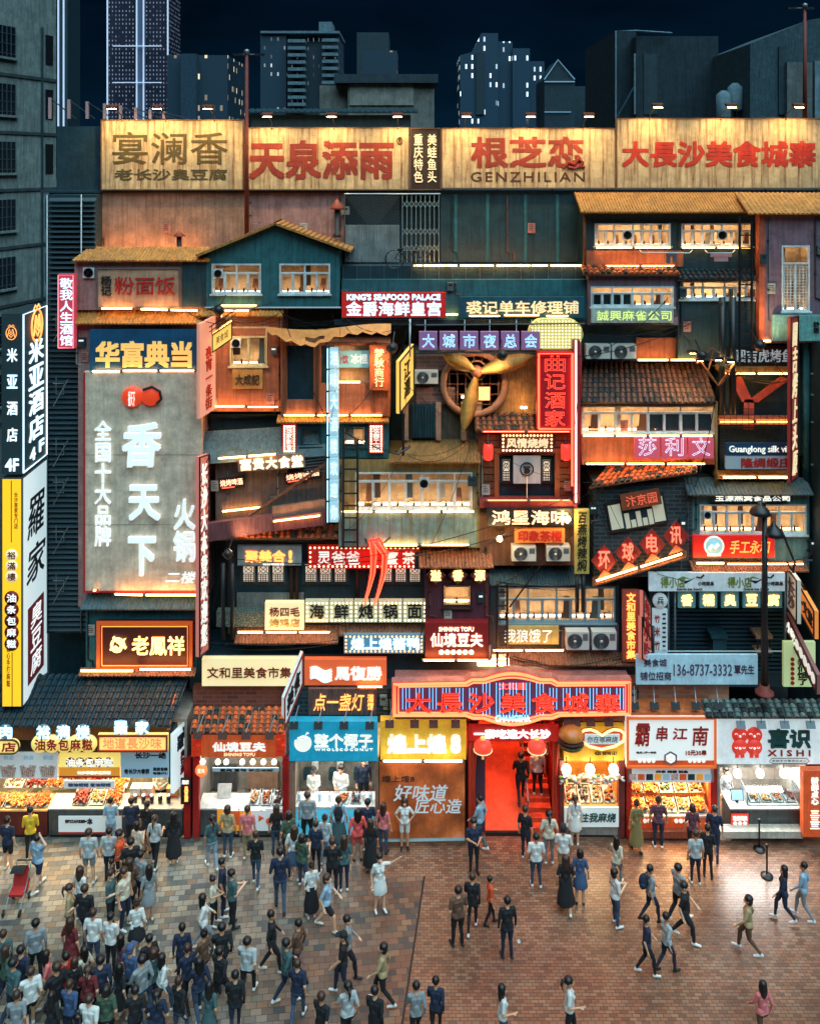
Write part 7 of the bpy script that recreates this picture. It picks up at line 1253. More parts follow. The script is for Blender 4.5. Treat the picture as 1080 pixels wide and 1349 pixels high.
counter(st, 834, 936, .75, .5, OFAS); k = MB(); px_box(k, (834, 1096, 936, 1105), -.15, .15, mat('terracotta plinth', c(160, 84, 60), .7, 'worn')); k.build('plinth', st)
for r_, (z_, y_) in enumerate(((.78, .1), (1.12, .55), (1.5, 1.0))):
    trays('on the %s tier of the skewer stall' % ['lowest', 'middle', 'top'][r_], [['golden noodle nests', 'amber sausages', 'cream puffs', 'white fish balls', 'crisp golden rolls'], ['orange meat sticks', 'golden potato strips', 'green vegetables', 'yellow tofu puffs', 'orange wings'], ['red skewers', 'red peppered skewers', 'glazed red ribs', 'dark red squid', 'cream rolls']][r_], 834, 934, y_, y_+.42, z_, [[(4, 'stick'), (0, 'stick'), (3, 'lump'), (3, 'lump'), (4, 'stick')], [(0, 'stick'), (4, 'stick'), (5, 'lump'), (4, 'lump'), (0, 'lump')], [(1, 'stick'), (1, 'stick'), (1, 'stick'), (1, 'lump'), (3, 'stick')]][r_], .45, 'trays on the skewer stall', 40)
    if r_: k = MB(); k.box(X(834), X(936), y_, y_+.45, .76 if r_ == 1 else 1.0, z_, mat('tier wood', c(190, 110, 60), .5, 'wood')); k.build('display_tier', st)
sign('strip_sign', 'row of white discs on the orange skewer counter front', (840, 1078, 912, 1085), -.03, OFAS, [('●●●', (847, 1079, 862, 1084), WLS), ('●●●●', (888, 1079, 911, 1084), WLS)], t=.02)
# ---- pastry stall
st = stall('white pastry stall with a red clover emblem at the right end', 945, 1062, 1008, panel=em('bright cool panel', (1, .96, .9, 1), 26), ph=2.25); k = MB(); tile_roof(st, 930, 1130, 922, 946, -.3, mat('aged green tile', c(70, 100, 96), .5, 'worn', col2=c(150, 150, 140), amt=.6), NAVY, .6, .24, 4)
def clover(root, fr):
    k = MB(fr); s = S(-.1); q = lambda x, b: ((x-945)*s, (1006-b)*s); m = mat('coral emblem', c(225, 62, 48), .5, em=c(230, 55, 40), es=.4)
    for i, (x, b) in enumerate(((974, 967), (993, 967), (974, 983), (993, 983))):
        k.lathe([(10.5*s, .002+i*.001), (10.5*s, .04+i*.001), (0, .04+i*.001)], *q(x, b), 0, m, 16); [k.tube([(q(x+d, b)[0]+.045*math.cos(g*.6), q(x, b-1)[1]+.045*math.sin(g*.6)*(1 if i < 2 else -1), .06) for g in range(6)], .014, WLS, 4) for d in (-5, 5)]; k.lathe([(.045, .05), (.045, .06), (0, .06)], *q(x, b+1), 0, WLS, 8)
    for x in (974, 993): k.box(*[q(x-6, 0)[0], q(x-1, 0)[0]], q(0, 997)[1], q(0, 992)[1], .01, .03, m); k.box(*[q(x+1, 0)[0], q(x+6, 0)[0]], q(0, 997)[1], q(0, 992)[1], .01, .03, m)
    k.build('emblem', root); k = MB(fr); w_, h_ = 53*s, 8*s; a, b = q(1013, 1006); k.tube([(a+h_/2, b+.03, .01), (a+w_-h_/2, b+.03, .01), (a+w_, b+h_/2, .01), (a+w_-h_/2, b+h_, .01), (a+h_/2, b+h_, .01), (a, b+h_/2, .01), (a+h_/2, b+.03, .01)], .012, BRN, 4); k.text('新鲜手作零添加点心', a+.1, b+.07, a+w_-.1, b+h_-.05, .004, BRN, 0, .005); k.build('tag_line', root)
sign('fascia_sign', 'white fascia with a coral clover emblem and two dark green characters', (945, 947, 1130, 1007), -.1, mat('pale grey fascia', c(190, 202, 205), .5, 'worn', em=c(195, 210, 212), es=.6, amt=.15), [('喜识', (1011, 960, 1067, 985), mat('deep green letter', c(24, 78, 76), .5), {'b': .05, 'e': .06}), ('XISHI', (1011, 988, 1067, 996), REDSH, {'sp': 1.6, 'b': .03})], t=.3, extra=clover); spot_flags(st, (976, 1003, 1034, 1068), 955, -.35, STEEL)  # emission in the fascia stands for its spot lamps, which give no light
for i, q in enumerate((971, 1001, 1032, 1061)): k = MB(); o = P(q, 1019, -.1); k.lathe([(0, -.14), (.1, -.1), (.13, 0), (.1, .09), (.04, .14)], o.x, o.y, o.z, em('cool globe', (1, .96, .88, 1), 8), 12); k.tube([o+Vector((0, 0, .14)), o+Vector((0, 0, .3))], .02, STEEL, 4); k.build('globe_bulb', label=['first', 'second', 'third', 'last'][i]+' of the four white globe bulbs over the pastry counter, from the left', cat='lamp', group='white globe bulbs of the pastry stall')
counter(st, 962, 1058, 1.0, .8, STEELD); k = MB(); px_box(k, (946, 1096, 1058, 1105), -.35, .35, mat('pale step', c(190, 185, 170), .7, 'worn')); k.build('step', st)
k = MB(); gl = glass(); y = .1; a, b = X(986), X(1056); [k.box(a, b, yy, yy+.015, 1.0, 1.45, gl) for yy in (.12,)]; k.box(a, b, .12, .75, 1.0, 1.03, CTOP); k.box(a, b, .12, .75, 1.44, 1.46, gl); k.box(a, a+.03, .12, .75, 1.03, 1.44, STEEL); k.box(b-.03, b, .12, .75, 1.03, 1.44, STEEL); k.build('glass_case', st)
trays('in the glass pastry case', ['white dough squares', 'cream buns', 'toasted golden buns', 'brown cookies'], 990, 1053, .2, .7, 1.05, [(3, 'lump'), (3, 'lump'), (0, 'lump'), (2, 'lump')], .15, 'trays in the pastry case', 26)
t = thing('till', 'dark till with a bluish screen on the left of the pastry counter', 'till', P(972, 1062, .2)); k = MB(); y = .2; k.slab((X(963, y), y, 1.1), (X(980, y), y, 1.1), (X(980, y), y+.12, 1.42), (X(963, y), y+.12, 1.42), .03, BLACK); k.box(X(970, y), X(974, y), y+.08, y+.14, 1.0, 1.2, BLACK); k.build('stand', t); k = MB(); k.quad((X(964, y), y-.005, 1.13), (X(979, y), y-.005, 1.13), (X(979, y), y+.105, 1.4), (X(964, y), y+.105, 1.4), em('till screen', c(130, 165, 195), .8, False)); k.build('screen', t)
t = sign('poster_board', 'coral poster of a smiling dumpling face under the till', (963, 1073, 986, 1096), -.05, MC['coral emblem'], [('现做现卖', (965, 1075, 984, 1081), WLS, {'b': .03})], t=.03); k = MB(front(963, 1096, -.05)); s = S(0); [k.lathe([(.07, .005), (.07, .02), (0, .02)], a*s, 11*s, 0, WLS, 10) for a in (5, 11.5, 18)]; k.tube([(6*s, 6*s, .01), (11.5*s, 3*s, .01), (17*s, 6*s, .01)], .025, WLS, 4); k.build('picture', t)
sign('banner_stand', 'tall orange upright sign with white beads and print at the right edge', (1058, 1016, 1100, 1103), -.5, OFAS, [('新鲜点心', (1068, 1024, 1078, 1060), WLS, {'v': 1, 'b': .05}), ('三三三', (1067, 1068, 1079, 1092), WLS, {'v': 1})], t=.25)
# ---- queue barrier posts
for q, b, lb in ((1000, 1120, 'black barrier post nearer the pastry stall'), (1010, 1155, 'black barrier post standing farther out on the paving')):
    y = GY(b); t = thing('barrier_post', lb, 'barrier post', (X(q, y), y, 0)); k = MB(); k.lathe([(.19, 0), (.19, .03), (.1, .06), (.03, .09)], X(q, y), y, .006, BLACK, 18); k.build('base', t); k = MB(); k.lathe([(.028, .09), (.028, .9), (.05, .92), (.05, .98), (.03, 1.0), (0, 1.0)], X(q, y), y, .006, BLACK, 10); k.build('pole', t)
# ================================================================ people
import numpy as np
def capsule(v, f, a, b, ra, rb, n=12):
    a, b = Vector(a), Vector(b); d = b-a; L_ = d.length; d = d.normalized() if L_ > 1e-6 else Vector((0, 0, 1)); u = d.orthogonal().normalized(); w_ = d.cross(u); o = len(v); rings = []
    for t in (-80, -50, -20): rings.append((a+d*ra*math.sin(math.radians(t)), ra*math.cos(math.radians(t))))
    for t in (20, 50, 80): rings.append((b+d*rb*math.sin(math.radians(t)), rb*math.cos(math.radians(t))))
    for p, r in rings:
        for k in range(n): g = 2*math.pi*k/n; v.append(p+(u*math.cos(g)+w_*math.sin(g))*r)
    for i in range(5):
        for k in range(n): f.append((o+i*n+k, o+i*n+(k+1) % n, o+(i+1)*n+(k+1) % n, o+(i+1)*n+k))
    f.append(tuple(o+k for k in range(n-1, -1, -1))); f.append(tuple(o+5*n+k for k in range(n)))
def skeleton(fem, pose):
    C_ = []; A = C_.append; sh, hp, ch = (.150, .098, .088) if fem else (.180, .092, .105); lz = pose.get('dip', 0)
    z = lambda q: q-lz
    # tags: 0 skin 1 top 2 forearm 3 bottom 4 shin 5 shoe 6 eye 7 mouth
    A(((0, .0, z(1.545)), (0, .01, z(1.615)), .078, .095, 0)); A(((0, -.03, z(1.505)), (0, -.055, z(1.53)), .05, .055, 0)); A(((0, -.095, z(1.575)), (0, -.108, z(1.555)), .012, .017, 0))
    for s in (-1, 1): A(((s*.092, .01, z(1.59)), (s*.09, .015, z(1.56)), .018, .014, 0)); A(((s*.036, -.082, z(1.592)), (s*.036, -.084, z(1.592)), .013, .013, 6))
    A(((-.022, -.094, z(1.527)), (.022, -.094, z(1.527)), .010, .010, 7)); A(((0, .015, z(1.40)), (0, .005, z(1.51)), .058, .05, 0))
    A(((-sh+.05, .01, z(1.36)), (sh-.05, .01, z(1.36)), .07, .07, 1)); A(((-.06, 0, z(1.27)), (-.055, 0, z(1.08)), ch+.015, ch-.005, 1)); A(((.06, 0, z(1.27)), (.055, 0, z(1.08)), ch+.015, ch-.005, 1)); A(((0, 0, z(1.08)), (0, .0, z(.95)), ch+.03, ch+.035, 1))
    if fem: [A(((s*.065, -.075, z(1.24)), (s*.065, -.07, z(1.22)), .055, .055, 1)) for s in (-1, 1)]
    A(((-.06, .005, z(.93)), (.06, .005, z(.93)), .118, .118, 3)); A(((-.06, .03, z(.88)), (.06, .03, z(.88)), .105, .105, 3))
    for i, s in enumerate((-1, 1)):
        e, w_ = [Vector(q) for q in pose['arm'][i]]; sp = Vector((s*sh, .01, 1.365)); [q.__setattr__('z', q.z-lz) for q in (e, w_, sp)]
        m = sp.lerp(e, .72); A((sp, m, .062, .054, 1)); A((m, e, .044, .041, 2)); A((e, w_, .042, .028, 2)); d = (w_-e).normalized(); pn = w_+d*.075; A((w_, pn, .028, .034, 0))
        side = d.cross(Vector((0, 1, 0))); side = (side if side.length > .2 else Vector((1, 0, 0))).normalized(); nrm = d.cross(side).normalized()
        for j, (o_, ln) in enumerate(((-.028, .062), (-.010, .075), (.009, .07), (.027, .055))):
            b0 = w_+d*.085+side*o_; b1 = b0+d*ln*.55+nrm*.006; b2 = b1+d*ln*.4+nrm*.022*(-s); A((b0, b1, .0105, .010, 0)); A((b1, b2, .010, .009, 0))
        t0 = w_+d*.03+side*-.03; A((t0, t0+d*.04-side*.03, .0125, .011, 0)); A((t0+d*.04-side*.03, t0+d*.07-side*.028, .011, .010, 0))
        kn, an = [Vector(q) for q in pose['leg'][i]]; hpv = Vector((s*hp, .005, .90-lz)); mid = hpv.lerp(kn, .72)
        A((hpv, mid, .098 if not fem else .094, .078, 3)); A((mid, kn, .066, .058, 4)); A((kn, an, .060, .042, 4)); A((kn.lerp(an, .15)+Vector((0, .02, 0)), kn.lerp(an, .5)+Vector((0, .018, 0)), .05, .05, 4))
        ft = Vector((s*.02, -.15, -.045 if an.z < .12 else -.09)); A((an+Vector((0, .03, -.045)), an+ft, .043, .036, 5)); A((an, an+Vector((0, .0, -.03)), .043, .046, 5))
    return C_
LEGS = [((-.095, -.01, .5), (-.10, .0, .09)), ((.095, -.01, .5), (.10, .0, .09))]; LEGS2 = [((-.10, -.03, .5), (-.13, .0, .09)), ((.10, -.05, .5), (.11, -.06, .09))]
STEP = [((-.09, -.19, .52), (-.085, -.22, .11)), ((.09, .03, .5), (.085, .30, .16))]; STEP2 = [((-.09, .06, .5), (-.09, .24, .14)), ((.09, -.12, .51), (.09, -.16, .10))]
DOWN = [((-.235, .04, 1.10), (-.24, -.03, .86)), ((.235, .04, 1.10), (.24, -.03, .86))]; PHONE = [((-.225, .0, 1.1), (-.07, -.27, 1.16)), ((.225, .0, 1.1), (.08, -.26, 1.12))]; SWING = [((-.22, .12, 1.12), (-.22, .04, .88)), ((.22, -.08, 1.12), (.2, -.26, .95))]
POSES = {'ms': (0, dict(arm=DOWN, leg=LEGS2)), 'mp': (0, dict(arm=PHONE, leg=LEGS)), 'mw': (0, dict(arm=SWING, leg=STEP, dip=.03)), 'mb': (0, dict(arm=[DOWN[0], ((.25, .05, 1.1), (.22, -.2, 1.05))], leg=STEP2, dip=.01)),
         'fs': (1, dict(arm=DOWN, leg=LEGS)), 'fp': (1, dict(arm=PHONE, leg=LEGS2)), 'fw': (1, dict(arm=SWING, leg=STEP, dip=.03)), 'fb': (1, dict(arm=[((-.23, .05, 1.1), (-.19, -.2, 1.08)), DOWN[1]], leg=STEP2, dip=.01)),
         'fr': (1, dict(arm=[DOWN[0], ((.32, -.12, 1.43), (.47, -.26, 1.62))], leg=LEGS2)), 'fh': (1, dict(arm=[((-.31, .05, 1.12), (-.17, -.04, .98)), ((.31, .05, 1.12), (.17, -.04, .98))], leg=LEGS)), 'mr': (0, dict(arm=[((-.3, .0, 1.5), (-.16, .02, 1.68)), DOWN[1]], leg=STEP2))}
PROTO = {}
SLOT0 = [mat('person slot %d' % i, c(128, 128, 128)) for i in range(8)]
def proto(kind):
    if kind in PROTO: return PROTO[kind]
    fem, pose = POSES[kind]; C_ = skeleton(fem, pose); v, f = [], []
    for a, b, ra, rb, t in C_: capsule(v, f, a, b, ra, rb)
    me = bpy.data.meshes.new('person'); me.from_pydata(v, [], f); o = bpy.data.objects.new('person_source', me); COL.objects.link(o)
    r = o.modifiers.new('r', 'REMESH'); r.mode = 'VOXEL'; r.voxel_size = .0125; r.use_smooth_shade = True; q = o.modifiers.new('s', 'SMOOTH'); q.iterations = 3; q.factor = .5
    m2 = bpy.data.meshes.new_from_object(o.evaluated_get(bpy.context.evaluated_depsgraph_get())); bpy.data.objects.remove(o)
    n = len(m2.vertices); co = np.empty(n*3); m2.vertices.foreach_get('co', co); co = co.reshape(-1, 3); nf = len(m2.polygons); ce = np.empty(nf*3); m2.polygons.foreach_get('center', ce); ce = ce.reshape(-1, 3)
    best = np.full(nf, 9.); tg = np.zeros(nf, int)
    for a, b, ra, rb, t in C_:
        a, b = np.array(a), np.array(b); d = b-a; L2 = max(1e-9, d@d); h = np.clip(((ce-a)@d)/L2, 0, 1); dist = np.linalg.norm(ce-(a+h[:, None]*d), axis=1)-(ra+(rb-ra)*h); k = dist < best; best[k] = dist[k]; tg[k] = t
    ax = np.abs(ce[:, 0]); tor = ((tg == 1) | (tg == 3)) & (ce[:, 2] > .6) & (ax < .21); lz = pose.get('dip', 0); tg[tor] = np.where(ce[tor, 2] > .90-lz, 1, 3)
    m2.materials.clear(); [m2.materials.append(x) for x in SLOT0]
    m2.polygons.foreach_set('material_index', tg.astype(np.int32)); m2.polygons.foreach_set('use_smooth', np.ones(nf, bool)); m2.update(); m2.name = 'person'; PROTO[kind] = m2; return m2
def ell(mb, cx, cy_, cz, rx, ry, rz, m, n=12): mb.add([(cx+rx*math.cos(2*math.pi*k/n)*math.sin(math.pi*j/8), cy_+ry*math.sin(2*math.pi*k/n)*math.sin(math.pi*j/8), cz-rz*math.cos(math.pi*j/8)) for j in range(9) for k in range(n)], [(j*n+k, j*n+(k+1) % n, (j+1)*n+(k+1) % n, (j+1)*n+k) for j in range(8) for k in range(n)], m, True)
HM = {}
def hair_mesh(kind):
    if kind in HM: return HM[kind]
    k = MB(); H_ = SLOT0[0]; ell(k, 0, .026, 1.625, .106, .108, .104, H_)
    if kind == 'long': ell(k, 0, .065, 1.47, .11, .06, .21, H_); ell(k, -.085, .01, 1.54, .03, .05, .13, H_); ell(k, .085, .01, 1.54, .03, .05, .13, H_)
    elif kind == 'pony': ell(k, 0, .14, 1.62, .04, .045, .04, H_); k.tube([(0, .15, 1.62), (0, .19, 1.5), (.01, .15, 1.34)], .045, H_, 8, .012)
    elif kind == 'bun': ell(k, 0, .07, 1.73, .058, .058, .05, H_)
    elif kind == 'bob': ell(k, 0, .045, 1.55, .115, .08, .11, H_)
    elif kind == 'cap': k.v = []; k.f = []; k.mi = []; k.sm = []; ell(k, 0, .012, 1.64, .108, .112, .09, H_); k.slab((-.08, -.2, 1.635), (.08, -.2, 1.635), (.09, -.06, 1.66), (-.09, -.06, 1.66), .012, H_); ell(k, 0, .05, 1.58, .1, .075, .06, SLOT0[0])
    o = k.build('hair', kind='x'); me = o.data; bpy.data.objects.remove(o); HM[kind] = me; return me
def skirt_mesh(zb, flare):
    key = (zb, flare)
    if key in HM: return HM[key]
    k = MB(); v = []; n = 24; rows = 7
    for j in range(rows):
        t = j/(rows-1); z = 1.0-(1.0-zb)*t; rx, ry = .142+(.05+flare)*min(1, t*1.3), .118+(.055+flare)*min(1, t*1.3)
        for i in range(n): g = 2*math.pi*i/n; w_ = 1+.05*t*math.sin(g*7); v.append((rx*w_*math.cos(g), .005+ry*w_*math.sin(g), z))
    k.add(v, [(j*n+i, j*n+(i+1) % n, (j+1)*n+(i+1) % n, (j+1)*n+i) for j in range(rows-1) for i in range(n)][::1], SLOT0[0], True); k.f = [q[::-1] for q in k.f]; o = k.build('skirt', kind='x'); me = o.data; bpy.data.objects.remove(o); HM[key] = me; return me
CL = dict(white=c(222, 222, 216), cream=c(214, 202, 178), grey=c(140, 146, 148), lgrey=c(178, 184, 184), black=c(26, 28, 32), navy=c(30, 42, 66), blue=c(64, 86, 122), lblue=c(150, 180, 200), teal=c(66, 96, 98), green=c(64, 88, 70), red=c(190, 44, 40), orange=c(220, 84, 40), pink=c(222, 120, 120), coral=c(230, 90, 84), yellow=c(232, 186, 40), olive=c(130, 116, 72), khaki=c(176, 152, 112), brown=c(104, 74, 56), jeans=c(60, 80, 104), ljeans=c(140, 164, 184), plum=c(96, 60, 74), maroon=c(110, 34, 38))
def cm(n): return mat('cloth '+n, CL[n], .85, 'cloth', bump=.5)
HAIRC = [mat('black hair', c(22, 18, 18), .45), mat('brown hair', c(58, 38, 28), .45)]; SHOE = [mat('white shoes', c(220, 220, 215), .6), mat('black shoes', c(24, 24, 26), .5)]; EYEM = mat('eye', c(30, 24, 22), .3); LIP = mat('lip', c(170, 90, 84), .5)
def person(label, px, py, kind, rot, hair, top, bottom, fl='', sc_=1.0, loc=None):
    """fl: s short trousers, l long sleeves, d dress, k knee skirt, m long skirt, b brown hair, n barefoot light shoes, x black shoes"""
    me = proto(kind); o = bpy.data.objects.new('person', me); COL.objects.link(o); y = GY(py) if loc is None else loc[1]; o.location = (X(px, y), y, .004) if loc is None else loc; o.rotation_euler = (0, 0, math.radians(rot)); h = 1.66/1.72 if kind[0] == 'f' else 1.0; q = sc_*h*(.97+.06*R.random()); wd = q*R.uniform(.93, 1.17); o.scale = (wd, wd, q)
    sk = SKINT[R.random() < .4]; T, B = cm(top), cm(bottom); legs = sk if any(x in fl for x in 'sdkm') else B; sh = SHOE[1 if 'x' in fl or (R.random() < .35 and 'n' not in fl) else 0]
    for i, m in enumerate((sk, T, T if 'l' in fl else sk, B, legs, sh, EYEM, LIP)): o.material_slots[i].link = 'OBJECT'; o.material_slots[i].material = m
    tag(o, label, 'person', 'people in the square')
    hm = bpy.data.objects.new('hair' if hair != 'cap' else 'cap', hair_mesh(hair)); COL.objects.link(hm); hm.parent = o; hm.material_slots[0].link = 'OBJECT'; hm.material_slots[0].material = cm(top if top in ('blue',) else 'black') if hair == 'cap' else HAIRC['b' in fl or R.random() < .25]
    lz = POSES[kind][1].get('dip', 0); hm.location = (0, 0, -lz)
    for ch, zb, flr in (('d', .58, .03), ('k', .62, .06), ('m', .28, .05)):
        if ch in fl:
            s = bpy.data.objects.new('skirt', skirt_mesh(zb, flr)); COL.objects.link(s); s.parent = o; s.location = (0, 0, -lz); s.material_slots[0].link = 'OBJECT'; s.material_slots[0].material = T if ch == 'd' else B
    return o
